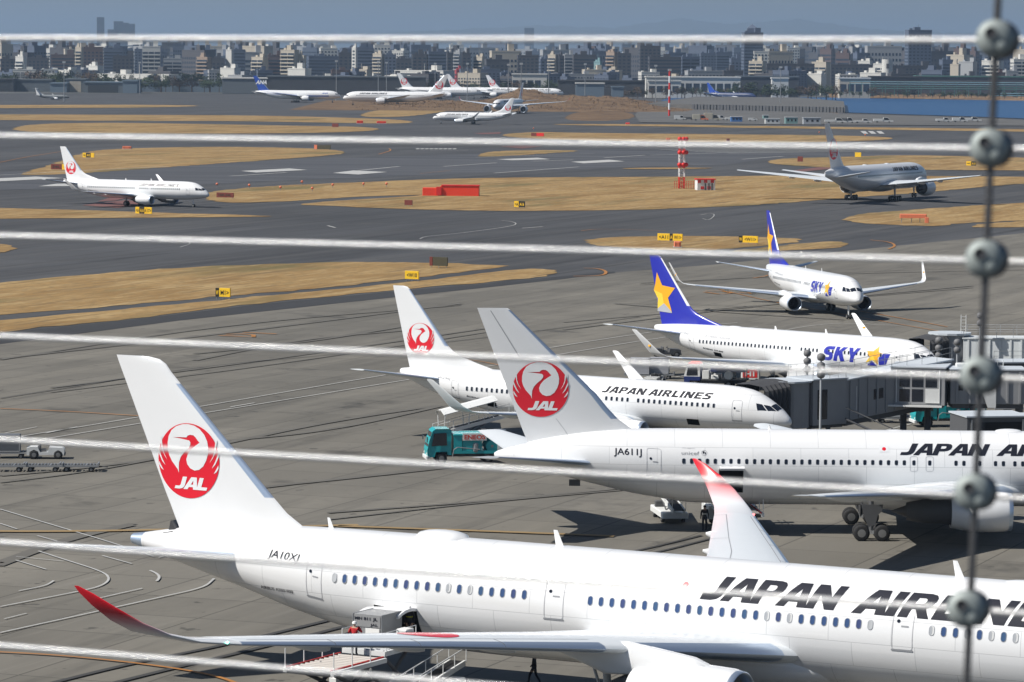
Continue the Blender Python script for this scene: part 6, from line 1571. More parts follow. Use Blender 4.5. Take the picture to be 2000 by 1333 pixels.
# ---- tall floodlight masts, far apron
def flood_mast(px, y_top, y_bot, depth, label, red=False):
    top = at_depth(px, y_top, depth); t = thing('floodlight_mast', label, 'mast', (top.x, depth, 0), 0, 'tall masts along the far apron')
    if red:
        for i in range(7): MB().tube((0, 0, top.z * i / 7), (0, 0, top.z * (i + 1) / 7), .55, n=8).obj('mast_section', MASTR if i % 2 == 0 else MASTW, t)
    else: MB().tube((0, 0, 0), (0, 0, top.z), .32, .2, 8).obj('pole', STEEL, t)
    MB().box(-1.0, 1.0, -.5, .5, top.z - .9, top.z + .3).obj('lamp_head', GREYP, t)
for a in ((125, 121, 205, 2450, 'thin floodlight mast before the left hangars, leftmost'), (273, 122, 175, 2900, 'floodlight mast before the white school block'), (657, 119, 195, 2600, 'floodlight mast before the nose of the blue-tailed far jet'), (739, 120, 185, 2750, 'left floodlight mast of the pair behind the facing-left jet'), (755, 122, 186, 2750, 'right floodlight mast of the pair behind the facing-left jet'),
          (850, 124, 175, 2900, 'floodlight mast left of the dark red block'), (913, 124, 175, 2700, 'floodlight mast between the two right crane tails'), (993, 126, 182, 2500, 'floodlight mast right of the rightmost crane tail'), (1018, 124, 190, 2350, 'floodlight mast above the head-on jet'), (1072, 126, 178, 2700, 'floodlight mast over the rightmost parked jet'), (1143, 125, 182, 2700, 'floodlight mast right of the parked jets'),
          (1281, 128, 186, 2600, 'floodlight mast before the long white-roofed terminal'), (1525, 131, 203, 2450, 'floodlight mast on the grey jetty')):
    flood_mast(a[0], a[1], a[2], a[3], a[4])
flood_mast(1308, 136, 225, 2050, 'red and white banded mast before the white-roofed terminal', True)
# ================================================================== water, jetty, far shore
WATER, nt, b = nodes_of('harbour_water')
b.inputs['Base Color'].default_value = (.018, .075, .19, 1); b.inputs['Roughness'].default_value = .35; b.inputs['Specular IOR Level'].default_value = .35
geo = nt.nodes.new('ShaderNodeNewGeometry'); nz = nt.nodes.new('ShaderNodeTexNoise'); nz.inputs['Scale'].default_value = .25; nz.inputs['Detail'].default_value = 4
bp = nt.nodes.new('ShaderNodeBump'); bp.inputs['Strength'].default_value = .7; bp.inputs['Distance'].default_value = .6
nt.links.new(geo.outputs['Position'], nz.inputs['Vector']); nt.links.new(nz.outputs['Fac'], bp.inputs['Height']); nt.links.new(bp.outputs['Normal'], b.inputs['Normal'])
sheet('water', P((1290, 198), (1310, 191), (1420, 189), (1640, 192), (2000, 198), (2500, 206), (2500, 243), (2000, 233), (1900, 229), (1650, 221), (1560, 214), (1400, 203)), .30, WATER)
sheet('city_ground', [G(-2500, 186), G(480, 184), G(1260, 181), G(1320, 190), G(1640, 191), G(2000, 196), G(4000, 225), Vector((52000, 60000, 0)), Vector((-52000, 60000, 0))], .22, CITYG)
sheet('site_ground', P((1240, 226), (1256, 208), (1330, 199), (1400, 203), (1560, 216), (1650, 224), (1900, 231), (2000, 236), (2400, 250), (2400, 256), (2000, 247), (1500, 244), (1250, 240)), .26, DIRT)
# shore strip and jetty
sh_ = MB()
pts = [(1620, 191.5), (1800, 194), (2000, 198), (2400, 205)]
for a, b2 in zip(pts, pts[1:]):
    p, q = G(*a), G(*b2); sh_.poly([(p.x, p.y, .3), (q.x, q.y, .3), (q.x, q.y + 12, 3.2), (p.x, p.y + 12, 3.2)]); sh_.poly([(p.x, p.y + 12, 3.2), (q.x, q.y + 12, 3.2), (q.x, q.y + 90, 3.4), (p.x, p.y + 90, 3.4)])
tag(sh_.obj('shore_bank', SCRUB), kind='structure')
jt = MB(); q = [G(x, y) for x, y in ((1262, 212), (1360, 197), (1560, 199), (1648, 207), (1650, 221), (1420, 216))]
jt.prism([(v.x, v.y) for v in q], .2, 3.0)
tag(jt.obj('jetty', DIRT), kind='structure')
for i in range(40):
    a, b2 = G(1380, 218, 0), G(1648, 222, 0); v = a.lerp(b2, i / 39)
wf = thing('jetty_wall', 'dark sheet-pile wall along the front of the grey jetty', 'wall', (0, 0, 0))
a, b2 = G(1352, 215), G(1650, 221.5)
dirw = (b2 - a).normalized()
for i in range(46):
    v = a.lerp(b2, i / 46); w_ = (b2 - a).length / 46
    M = Matrix(((dirw.x, -dirw.y, 0, v.x), (dirw.y, dirw.x, 0, v.y), (0, 0, 1, 0), (0, 0, 0, 1)))
    MB().box(0, w_ * .72, -.5 - .3 * (i % 2), .2, .2, 3.4, M).obj('sheet_pile', CHARC, wf)
# ---- vehicles and site boxes on the grey ground
def van(label, px, py, mat, L=5.0, H=2.2, box=None, rz=0.0):
    g = G(px, py); t = thing('parked_vehicle', label, 'vehicle', (g.x, g.y, 0.3), rz, 'vehicles parked by the water')
    wheels(t, (L * .3, -L * .3), .8, .38, .25)
    prof = [(L / 2, .45), (L / 2, 1.05), (L * .36, 1.2), (L * .22, H), (-L / 2 if not box else L * .0, H), (-L / 2 if not box else 0, .45)]
    c = MB().loft([[(x, -.9, z) for x, z in prof], [(x, .9, z) for x, z in prof]]).obj('body', mat, t)
    for s in (1, -1): MB().poly([(L * .33, s * .92, 1.25), (L * .21, s * .92, H - .15), (L * .03, s * .92, H - .15), (L * .03, s * .92, 1.25)]).obj('side_window', GLASS, c)
    MB().poly([(L * .355, -.8, 1.25), (L * .355, .8, 1.25), (L * .235, .75, H - .1), (L * .235, -.75, H - .1)]).obj('windscreen', GLASS, c)
    if box: MB().bbox(-L / 2, -.1, -1.05, 1.05, .7, box[0], .05).obj('load_box', box[1], t)
PALE = plain('pale_van', (.62, .63, .62), .5); BEIGE = plain('site_beige', (.45, .42, .34), .6); TEALG = plain('site_teal', (.20, .34, .33), .6)
for a in (('white van, leftmost by the water', 1328, 236, PALE, 6, 2.4), ('dark low car right of the leftmost white van', 1345, 236, CHARC, 5, 1.5), ('orange-fronted truck with pale load among the vans', 1368, 237, PINKOR, 8, 2.8, (3.2, BEIGE)), ('cream box truck in the middle of the parked row', 1392, 237, BEIGE, 9, 3.0, (3.8, BEIGE)), ('white van right of the cream box truck', 1406, 236, PALE, 6, 2.5), ('small white car alone right of the vans', 1403 + 22, 236.5, PALE, 4.5, 1.6),
          ('white car left of the blue tank truck', 1470, 238, PALE, 4.5, 1.6), ('white truck with flat load left of the fin tip', 1632, 242, PALE, 11, 2.6, (1.6, PALE)), ('white truck with crane right of the fin tip', 1655, 242, PALE, 8, 2.8, (2.4, CHARC)), ('flat white trailer truck further right', 1685, 242, PALE, 9, 2.2, (1.2, PALE)), ('white truck with red beacon near the water', 1725, 241, PALE, 10, 2.6, (1.8, PALE)), ('pale pickup truck farther right on the site', 1843, 240, PALE, 8, 2.4, (1.6, PALE)), ('white tipper truck near the right clamp', 1875, 240, PALE, 8, 2.6, (2.2, PALE)), ('long white trailer next to the tipper truck', 1898, 239, PALE, 10, 2.4, (1.8, PALE))):
    van(*a)
for lab, x, y, wp, hp, m in (('blue and white tank block by the parked row', 1438, 239, 22, 9, plain('site_blue', (.06, .18, .45), .6)), ('long white site container left of the fin', 1508, 243, 28, 9, PALE), ('grey-green site shed beside the shaded fin', 1545, 243, 24, 12, TEALG), ('pale grey site shed right of the green one', 1585, 244, 34, 12, GREYP), ('teal site cabin left of the grey sheds', 1495, 233, 10, 6, TEALG)):
    g = G(x, y); k = g.y / F_PX; t = thing('site_shed', lab, 'shed', (g.x, g.y, .27), R(4))
    MB().bbox(-wp * k / 2, wp * k / 2, -1.8, 1.8, 0, hp * k, .05).obj('walls', m, t); MB().bbox(-wp * k / 2 - .2, wp * k / 2 + .2, -2, 2, hp * k + .003, hp * k + .25, .08).obj('roof', GREYP, t)
    for i in range(3): MB().box((-.35 + i * .3) * wp * k, (-.22 + i * .3) * wp * k, -1.84, -1.8, hp * k * .4, hp * k * .75).obj('window', GLASS, t)
# ---- other far jets: blue fin at the quay, small T-tail at far left
r_, f_, s_, fo_ = aircraft('b737', 'distant jet with dark blue body parked by the quay at right', (178, 2760, .3), R(-25), 'ANA', 1, fmat=plain('navy_jet', (.03, .05, .13), .4))
cabin_windows(r_, s_, f_, W737, 3.93, False, 1)
r_, f_, s_, fo_ = aircraft('b737', 'small grey T-tailed jet parked before the hangars at far left', (-300, 2540, 0), R(-12), 'GREY', 1, scale=.62, fmat=plain('grey_jet', (.14, .155, .165), .5),
    extra=dict(stab=[(35.6, .2, 12.2, 3.6, .1, 2), (38.2, 7.0, 12.4, 1.6, .1, 2)]))
cabin_windows(r_, s_, f_, W737, 3.93, False, 1)
# ================================================================== scrub mound
mg = MB(); NX, NY = 60, 22
def mound_h(x, y):
    u = (x + 45) / 190.0; v = (y - 2180) / 430.0
    h = 5.5 * math.exp(-((x - 4) / 17.0) ** 2) + 6.6 / (1 + math.exp(-(x + 8) / 6.0)) / (1 + math.exp((x - 86) / 9.0)) + 2.2 * math.exp(-((x + 50) / 35.0) ** 2)
    e = min(1, max(0, v * 2.2)) * min(1, max(0, (1 - v) * 5)) * min(1, max(0, (x + 130) / 40)) * min(1, max(0, (190 - x) / 60))
    return h * e * (1 + .12 * math.sin(x * .21 + y * .05) + .08 * math.sin(x * .53)) * .80 + .06
grid = [[(-130 + 320 * i / NX, 2180 + 430 * j / NY) for i in range(NX + 1)] for j in range(NY + 1)]
mg.loft([[(x, y, mound_h(x, y)) for x, y in row] for row in grid], close=False)
tag(smooth_angle(mg.obj('scrub_mound', SCRUB), 60), kind='structure')
rs = random.Random(3); tf = MB()
SCM = [plain('scrub_%d' % i, c, .95, spec=.1) for i, c in enumerate(((.195, .125, .072), (.225, .15, .088), (.16, .105, .064)))]
for i in range(5000):
    x = rs.uniform(-95, 125); y = rs.uniform(2190, 2560)
    z = mound_h(x, y)
    if z < .6 and rs.random() < .75: continue
    tf.use(SCM[rs.choice((0, 0, 0, 1, 1, 2))]); h = rs.uniform(.2, .75); w = rs.uniform(.15, .5); a = rs.uniform(0, math.pi)
    dx, dy = math.cos(a) * w, math.sin(a) * w
    tf.poly([(x - dx, y - dy, z - .2), (x + dx, y + dy, z - .2), (x + dx * .3, y + dy * .4 + .3, z + h * rs.uniform(.5, 1)), (x - dx * .4, y - dy * .5, z + h)])
tag(tf.obj('scrub', None), 'brown dry scrub covering the low mound', 'scrub', kind='stuff')
# ================================================================== the city
def facade(wins, slabs, o, u, L, H, style, rs, gl_off=.12):
    """adds windows / balconies on one face; o origin (x,y), u direction along the face, outward normal = (u.y, -u.x)"""
    n = Vector((u.y, -u.x, 0)); fl = 3.15; nf = max(1, int((H - 1.5) / fl))
    def q(s0, s1, z0, z1, d): return [tuple(o + u * s0 + n * d + Vector((0, 0, z0))), tuple(o + u * s1 + n * d + Vector((0, 0, z0))), tuple(o + u * s1 + n * d + Vector((0, 0, z1))), tuple(o + u * s0 + n * d + Vector((0, 0, z1)))]
    if L < 3: return
    for f in range(nf):
        z = .8 + f * fl
        if style == 'balcony':
            nb = max(1, int(L / 6.5)); w = L / nb
            for b in range(nb): wins.poly(q(b * w + .35, (b + 1) * w - .35, z + 1.0, z + 2.75, gl_off))
            a = q(.1, L - .1, z, z + 1.0, 1.3); c = q(.1, L - .1, z, z + 1.0, .05)
            b0 = len(slabs.v); slabs.v += a + c
            for fc in ((0, 1, 2, 3), (0, 4, 5, 1), (3, 2, 6, 7), (0, 3, 7, 4), (1, 5, 6, 2)): slabs.face([b0 + k for k in fc])
        elif style == 'grid':
            nb = max(1, int(L / 3.6)); w = L / nb
            for b in range(nb): wins.poly(q(b * w + w * .22, (b + 1) * w - w * .22, z + .9, z + 2.4, gl_off))
        elif style == 'band': wins.poly(q(.6, L - .6, z + .9, z + 2.3, gl_off))
CITYGLASS = plain('city_glass', (.035, .05, .075), .25)
def building_meshes(w, d, H, style, mat, rs, side='grid', roof=1):
    wall = MB().box(-w / 2, w / 2, -d / 2, d / 2, 0, H)
    wins, slabs, top = MB(), MB(), MB()
    facade(wins, slabs, Vector((-w / 2, -d / 2, 0)), Vector((1, 0, 0)), w, H, style, rs)
    facade(wins, slabs, Vector((-w / 2, d / 2, 0)), Vector((0, -1, 0)), d, H, side, rs)
    facade(wins, slabs, Vector((w / 2, -d / 2, 0)), Vector((0, 1, 0)), d, H, side, rs)
    top.box(-w / 2 - .15, w / 2 + .15, -d / 2 - .15, d / 2 + .15, H + .004, H + .9)
    if roof:
        bx = rs.uniform(-.25, .2) * w; top.box(bx, bx + min(6, w * .3), -d * .25, d * .2, H + .904, H + rs.uniform(3, 5.5))
        bx = rs.uniform(-.45, -.3) * w; top.box(bx, bx + 2.2, -d * .1, d * .15, H + .904, H + 2.4)
        top.tube((0, 0, H + .9), (0, 0, H + rs.uniform(5, 9)), .12, n=4)
    return wall.mesh('wall') if not mat else _m(wall, mat), _m(wins, CITYGLASS), (_m(slabs, mat) if slabs.f else None), _m(top, mat)
def _m(mb, mat): mb.mats = [mat]; return mb.mesh('part')
def assemble(meshes, name, label, cat, loc, rz, group):
    t = thing(name, label, cat, loc, rz, group)
    for nm, me in zip(('wall', 'windows', 'balconies', 'roof_top'), meshes):
        if me is None or not len(me.polygons): continue
        o = link(nm, me, t)
        if nm in ('windows', 'balconies'): o['kind'] = 'stuff'
    return t
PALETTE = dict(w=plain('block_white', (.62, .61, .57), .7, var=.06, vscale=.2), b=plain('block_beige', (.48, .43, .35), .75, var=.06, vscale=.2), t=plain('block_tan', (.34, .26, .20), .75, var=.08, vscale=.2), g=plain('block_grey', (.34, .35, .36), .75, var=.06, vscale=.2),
               d=plain('block_dark', (.075, .075, .085), .75, var=.06, vscale=.2), n=plain('block_slate', (.10, .125, .18), .6, var=.06, vscale=.2), r=plain('block_brick', (.125, .085, .08), .8, var=.08, vscale=.2), e=plain('block_teal', (.20, .34, .36), .7), k=plain('block_red', (.38, .05, .06), .7), y=plain('block_green', (.07, .17, .14), .7))  # slate and dark tones also hold the shade of walls turned from the sun
rs = random.Random(11)
# (x0, x1, y_top, depth, colour, facade, turned: 'd' shaded front / 'l' sunlit front, label)
CITY = [  # dark flanks are shaded sides of neighbouring towers, shade put into the wall colour
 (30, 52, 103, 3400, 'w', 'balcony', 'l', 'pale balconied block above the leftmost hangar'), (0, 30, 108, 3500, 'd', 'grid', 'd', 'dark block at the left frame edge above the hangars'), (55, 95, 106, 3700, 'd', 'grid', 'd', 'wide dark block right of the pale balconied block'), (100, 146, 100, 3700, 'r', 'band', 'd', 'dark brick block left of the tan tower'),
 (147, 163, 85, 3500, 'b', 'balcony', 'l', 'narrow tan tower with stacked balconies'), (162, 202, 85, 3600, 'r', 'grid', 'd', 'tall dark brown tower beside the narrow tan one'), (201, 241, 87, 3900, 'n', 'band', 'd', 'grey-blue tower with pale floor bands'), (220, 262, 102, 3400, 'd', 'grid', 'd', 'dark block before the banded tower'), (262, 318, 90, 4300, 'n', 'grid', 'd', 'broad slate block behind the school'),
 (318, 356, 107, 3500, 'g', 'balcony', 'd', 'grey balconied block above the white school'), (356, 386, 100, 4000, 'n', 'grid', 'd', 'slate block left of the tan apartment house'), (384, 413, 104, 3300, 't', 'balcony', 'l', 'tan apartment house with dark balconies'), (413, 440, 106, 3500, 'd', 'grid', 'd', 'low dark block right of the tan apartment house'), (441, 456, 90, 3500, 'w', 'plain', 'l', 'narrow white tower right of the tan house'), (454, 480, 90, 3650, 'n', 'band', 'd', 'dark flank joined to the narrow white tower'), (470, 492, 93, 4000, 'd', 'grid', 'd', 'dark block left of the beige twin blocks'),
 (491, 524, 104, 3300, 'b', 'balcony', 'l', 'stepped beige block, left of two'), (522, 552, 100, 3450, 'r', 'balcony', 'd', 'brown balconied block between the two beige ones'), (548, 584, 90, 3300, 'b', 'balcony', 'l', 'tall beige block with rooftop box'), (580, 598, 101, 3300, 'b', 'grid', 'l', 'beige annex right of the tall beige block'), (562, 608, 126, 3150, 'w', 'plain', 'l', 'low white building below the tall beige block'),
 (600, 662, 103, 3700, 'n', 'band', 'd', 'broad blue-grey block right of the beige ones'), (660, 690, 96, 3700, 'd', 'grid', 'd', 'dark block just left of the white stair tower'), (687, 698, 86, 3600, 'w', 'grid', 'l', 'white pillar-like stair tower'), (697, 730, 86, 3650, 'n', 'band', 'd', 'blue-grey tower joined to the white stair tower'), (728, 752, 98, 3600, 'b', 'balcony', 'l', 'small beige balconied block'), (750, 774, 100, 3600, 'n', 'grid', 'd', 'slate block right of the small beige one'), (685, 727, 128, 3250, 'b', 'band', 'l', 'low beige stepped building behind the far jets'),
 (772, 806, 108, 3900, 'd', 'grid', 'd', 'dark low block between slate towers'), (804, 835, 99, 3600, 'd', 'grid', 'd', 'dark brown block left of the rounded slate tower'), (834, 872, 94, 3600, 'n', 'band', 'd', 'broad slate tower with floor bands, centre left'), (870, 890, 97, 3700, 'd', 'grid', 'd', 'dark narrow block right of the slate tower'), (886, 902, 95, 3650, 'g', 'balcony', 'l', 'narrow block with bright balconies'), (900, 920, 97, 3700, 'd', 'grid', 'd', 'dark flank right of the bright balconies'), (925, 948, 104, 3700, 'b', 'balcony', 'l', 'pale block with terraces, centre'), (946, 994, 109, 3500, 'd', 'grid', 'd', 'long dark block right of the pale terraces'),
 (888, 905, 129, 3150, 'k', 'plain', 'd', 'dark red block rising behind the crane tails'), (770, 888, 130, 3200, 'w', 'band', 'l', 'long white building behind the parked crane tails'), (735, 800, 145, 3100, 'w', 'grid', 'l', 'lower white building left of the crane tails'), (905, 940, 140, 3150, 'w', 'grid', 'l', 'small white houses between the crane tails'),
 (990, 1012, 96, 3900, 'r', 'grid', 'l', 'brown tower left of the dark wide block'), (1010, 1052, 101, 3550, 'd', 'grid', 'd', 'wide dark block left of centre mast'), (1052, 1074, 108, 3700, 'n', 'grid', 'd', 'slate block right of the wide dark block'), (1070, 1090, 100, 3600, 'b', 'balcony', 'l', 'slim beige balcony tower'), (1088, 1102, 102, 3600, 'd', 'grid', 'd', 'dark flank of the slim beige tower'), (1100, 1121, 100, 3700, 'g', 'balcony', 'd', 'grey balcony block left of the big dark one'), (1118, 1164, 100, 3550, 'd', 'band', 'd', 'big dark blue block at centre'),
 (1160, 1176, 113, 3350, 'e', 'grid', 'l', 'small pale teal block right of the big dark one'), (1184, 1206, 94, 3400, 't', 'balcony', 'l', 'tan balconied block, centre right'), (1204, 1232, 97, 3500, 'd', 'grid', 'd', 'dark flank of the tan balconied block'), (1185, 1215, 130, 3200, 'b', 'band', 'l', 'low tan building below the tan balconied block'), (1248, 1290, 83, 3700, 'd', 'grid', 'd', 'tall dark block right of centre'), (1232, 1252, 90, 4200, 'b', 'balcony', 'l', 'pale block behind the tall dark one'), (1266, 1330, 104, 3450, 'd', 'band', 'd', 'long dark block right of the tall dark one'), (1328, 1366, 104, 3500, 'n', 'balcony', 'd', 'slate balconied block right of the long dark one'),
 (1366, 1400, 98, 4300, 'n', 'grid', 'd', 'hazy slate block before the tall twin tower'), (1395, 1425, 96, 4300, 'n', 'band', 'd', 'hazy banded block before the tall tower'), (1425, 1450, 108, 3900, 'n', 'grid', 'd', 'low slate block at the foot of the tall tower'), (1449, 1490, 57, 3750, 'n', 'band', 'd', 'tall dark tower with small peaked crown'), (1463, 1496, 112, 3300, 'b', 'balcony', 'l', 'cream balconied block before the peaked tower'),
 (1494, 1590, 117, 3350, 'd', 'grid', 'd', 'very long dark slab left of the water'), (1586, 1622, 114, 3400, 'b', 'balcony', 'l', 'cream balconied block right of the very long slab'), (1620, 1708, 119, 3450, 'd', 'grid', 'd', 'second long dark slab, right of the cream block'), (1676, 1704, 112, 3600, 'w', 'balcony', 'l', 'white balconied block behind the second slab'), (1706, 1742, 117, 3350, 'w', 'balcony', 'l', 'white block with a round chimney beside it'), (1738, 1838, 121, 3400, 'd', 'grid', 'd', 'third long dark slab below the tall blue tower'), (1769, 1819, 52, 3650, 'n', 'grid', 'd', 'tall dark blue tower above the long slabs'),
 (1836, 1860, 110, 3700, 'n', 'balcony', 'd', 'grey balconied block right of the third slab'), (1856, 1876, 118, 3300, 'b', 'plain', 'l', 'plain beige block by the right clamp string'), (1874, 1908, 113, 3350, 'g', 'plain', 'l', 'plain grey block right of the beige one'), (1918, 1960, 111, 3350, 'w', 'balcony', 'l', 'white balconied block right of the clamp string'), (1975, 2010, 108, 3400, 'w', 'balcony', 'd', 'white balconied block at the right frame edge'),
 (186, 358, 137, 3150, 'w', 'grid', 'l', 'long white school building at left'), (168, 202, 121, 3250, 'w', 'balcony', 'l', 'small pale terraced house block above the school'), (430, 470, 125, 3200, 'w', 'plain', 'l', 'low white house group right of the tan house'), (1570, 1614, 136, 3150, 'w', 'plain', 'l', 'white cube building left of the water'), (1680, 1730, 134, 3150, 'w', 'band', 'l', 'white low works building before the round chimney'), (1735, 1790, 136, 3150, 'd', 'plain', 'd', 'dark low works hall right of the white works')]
def place_block(x0, x1, yt, dep, colr, style, turn, label, name='apartment_block', cat='building', group='city blocks beyond the airfield', roof=1):
    c = at_depth((x0 + x1) / 2, yt, dep); W = (x1 - x0) * dep / F_PX; H = max(5, c.z - (4.5 if roof else 1))
    if turn == 'l':
        phi = -R(rs.uniform(28, 40)); d = min(16, W * .45); w = max(4, (W - d * math.sin(-phi)) / math.cos(phi)); side = 'plain'
    else:
        phi = R(rs.uniform(3, 9)); d = 14; w = max(4, (W - d * math.sin(phi)) / math.cos(phi)); side = 'grid'
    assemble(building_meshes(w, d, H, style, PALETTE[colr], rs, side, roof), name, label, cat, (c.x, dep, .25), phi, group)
for q in CITY: place_block(*q)
# chimney, rooftop boxes and crown
t = thing('round_chimney', 'thick pale round chimney beside the white works', 'chimney', tuple(at_depth(1733, 118, 3200).xy) + (.25,)); H = at_depth(1733, 117, 3200).z
smooth_angle(MB().lathe([(0, 5.2), (H * .8, 4.6), (H, 4.6)], (0, 0, 0), (0, 0, 1), 18).obj('shaft', PALETTE['w'], t), 40); MB().box(-1.2, 1.2, -4.75, -4.6, H * .75, H * .88).obj('vent', CHARC, t)
c = at_depth(1470, 57, 3750); t = thing('tower_crown', 'small peaked crown on the tall dark tower', 'roof', (c.x, 3757, c.z - 3.3)); MB().box(-5, 5, -5, 5, 0, 4).obj('base', PALETTE['n'], t); MB().loft([[(-5, -5, 4.003), (5, -5, 4.003), (5, 5, 4.003), (-5, 5, 4.003)], [(-.3, -.3, 8), (.3, -.3, 8), (.3, .3, 8), (-.3, .3, 8)]]).obj('peak', PALETTE['n'], t)
# low works, hangars, terminals along the far shore (front row)
def hall(label, x0, x1, yt, dep, mat, roofmat=None, doors=0, canopy_=0, name='hangar', cat='hangar', d=30, rz=0.0, band=False):
    c = at_depth((x0 + x1) / 2, yt, dep); W = (x1 - x0) * dep / F_PX; H = max(3, c.z)
    t = thing(name, label, cat, (c.x, dep, .25), rz)
    MB().box(-W / 2, W / 2, 0, d, 0, H).obj('walls', mat, t)
    MB().box(-W / 2 - .5, W / 2 + .5, -.6, d + .5, H + .004, H + 1.0).obj('roof', roofmat or mat, t)
    for i in range(doors):
        w = W * .8 / doors; MB().box(-W * .4 + i * w, -W * .4 + (i + .94) * w, -.15, -.02, 0, H * .78).obj('door_leaf', plain('hangar_door', (.035, .04, .045), .6), t)
    if band:
        for i in range(int(W / 6)): MB().box(-W / 2 + i * 6 + .6, -W / 2 + i * 6 + 5.2, -.12, -.02, H * .35, H * .72).obj('window', CITYGLASS, t)
    return t
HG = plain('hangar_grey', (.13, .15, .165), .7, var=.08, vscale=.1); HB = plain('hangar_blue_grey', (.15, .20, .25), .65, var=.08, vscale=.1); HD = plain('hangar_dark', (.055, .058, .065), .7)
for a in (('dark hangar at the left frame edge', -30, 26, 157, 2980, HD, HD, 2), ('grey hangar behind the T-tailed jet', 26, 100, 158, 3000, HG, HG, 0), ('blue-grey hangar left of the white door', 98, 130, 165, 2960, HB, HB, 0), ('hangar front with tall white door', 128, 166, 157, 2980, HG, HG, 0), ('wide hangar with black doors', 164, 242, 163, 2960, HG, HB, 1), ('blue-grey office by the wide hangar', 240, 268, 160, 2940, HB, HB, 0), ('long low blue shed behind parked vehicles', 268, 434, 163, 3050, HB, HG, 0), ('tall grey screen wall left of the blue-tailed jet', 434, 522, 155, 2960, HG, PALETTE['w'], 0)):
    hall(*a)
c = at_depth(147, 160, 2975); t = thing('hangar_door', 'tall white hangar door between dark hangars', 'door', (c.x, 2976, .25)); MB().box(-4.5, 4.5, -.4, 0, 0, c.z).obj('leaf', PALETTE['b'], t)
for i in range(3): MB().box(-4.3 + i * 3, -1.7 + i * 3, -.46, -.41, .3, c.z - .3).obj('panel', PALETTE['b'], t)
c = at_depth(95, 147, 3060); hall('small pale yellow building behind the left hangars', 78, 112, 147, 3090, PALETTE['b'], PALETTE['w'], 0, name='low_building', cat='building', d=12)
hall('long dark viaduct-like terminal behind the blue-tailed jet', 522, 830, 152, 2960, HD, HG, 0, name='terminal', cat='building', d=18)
for i in range(9):
    c = at_depth(560 + i * 30, 165, 2950)
    MB().tube((c.x, 2952, 0), (c.x, 2952, 12), .5, n=6)
hall('long white-roofed terminal right of the banded mast', 1262, 1446, 153, 2900, PALETTE['w'], PALETTE['w'], 0, name='terminal', cat='building', d=22, band=True)
hall('lower white annex of the white-roofed terminal', 1266, 1330, 160, 2880, PALETTE['w'], PALETTE['w'], 0, name='low_building', cat='building', d=10, band=True)
hall('dark railway viaduct right of the parked jets', 1090, 1262, 160, 2960, HD, HD, 0, name='viaduct', cat='viaduct', d=14)
hall('low white building with a green sign behind the parked jets', 1000, 1068, 147, 3050, PALETTE['w'], PALETTE['w'], 0, name='low_building', cat='building', d=14, band=True)
hall('low shed with pale roof right of the parked jets', 1125, 1180, 165, 2880, HB, PALETTE['w'], 0, name='low_building', cat='building', d=14)
hall('blue glass shelter right of the pale-roofed shed', 1195, 1218, 172, 2840, HB, HB, 0, name='low_building', cat='building', d=8)
hall('dark low hall behind the trees at the water', 1440, 1560, 152, 2950, HD, HG, 0, name='low_building', cat='building', d=16)
hall('white works shed by the water with arched roof', 1508, 1540, 155, 2880, PALETTE['w'], PALETTE['w'], 0, name='low_building', cat='building', d=12)
hall('pale terraced works along the far shore', 1640, 1700, 155, 2950, PALETTE['b'], PALETTE['w'], 0, name='low_building', cat='building', d=16, band=True)
hall('dark long hall on the far shore', 1700, 1800, 152, 2980, HD, HD, 0, name='low_building', cat='building', d=16)
hall('long grey green-roofed plant on the right shore', 1790, 2050, 152, 3050, PALETTE['d'], PALETTE['y'], 0, name='water_plant', cat='building', d=20)
# green pipe gantries of the plant
for k, (x0, x1, y, lab) in enumerate(((1660, 2050, 160, 'upper pale green pipe gantry on the far shore'), (1700, 2050, 169, 'middle green pipe gantry on the far shore'), (1940, 2060, 183, 'low green fence-like gantry at right'))):
    a, b2 = at_depth(x0, y, 2850 - 30 * k), at_depth(x1, y + 3, 2850 - 30 * k)
    t = thing('pipe_gantry', lab, 'gantry', (a.x, a.y, 3.4)); L = b2.x - a.x; z = a.z - 3.4
    for zz in (z, z - 1.6): MB().tube((0, 0, zz), (L, 0, zz), .35, n=6).obj('pipe', PALETTE['e'] if k != 1 else PALETTE['y'], t)
    for i in range(int(L / 9) + 1): MB().box(i * 9 - .25, i * 9 + .25, -.25, .25, 0, z).obj('support', PALETTE['y'], t)
# far hazy towers
for x0, x1, yt, dep, lab in ((189, 204, 34, 11500, 'tallest hazy blue tower far away at upper left'), (222, 241, 42, 11800, 'broad hazy tower, left of the close pair at upper left'), (239, 252, 45, 11600, 'hazy tower in the middle of the upper left group'), (250, 264, 47, 11800, 'hazy tower, rightmost of the upper left group'), (210, 224, 58, 11500, 'lower hazy tower between the tallest and the broad one'), (1024, 1043, 55, 14000, 'faint lone tower on the horizon near centre')):
    place_block(x0, x1, yt, dep, 'n', 'band', 'd', lab, 'distant_tower', 'tower', 'hazy towers on the horizon', 0)
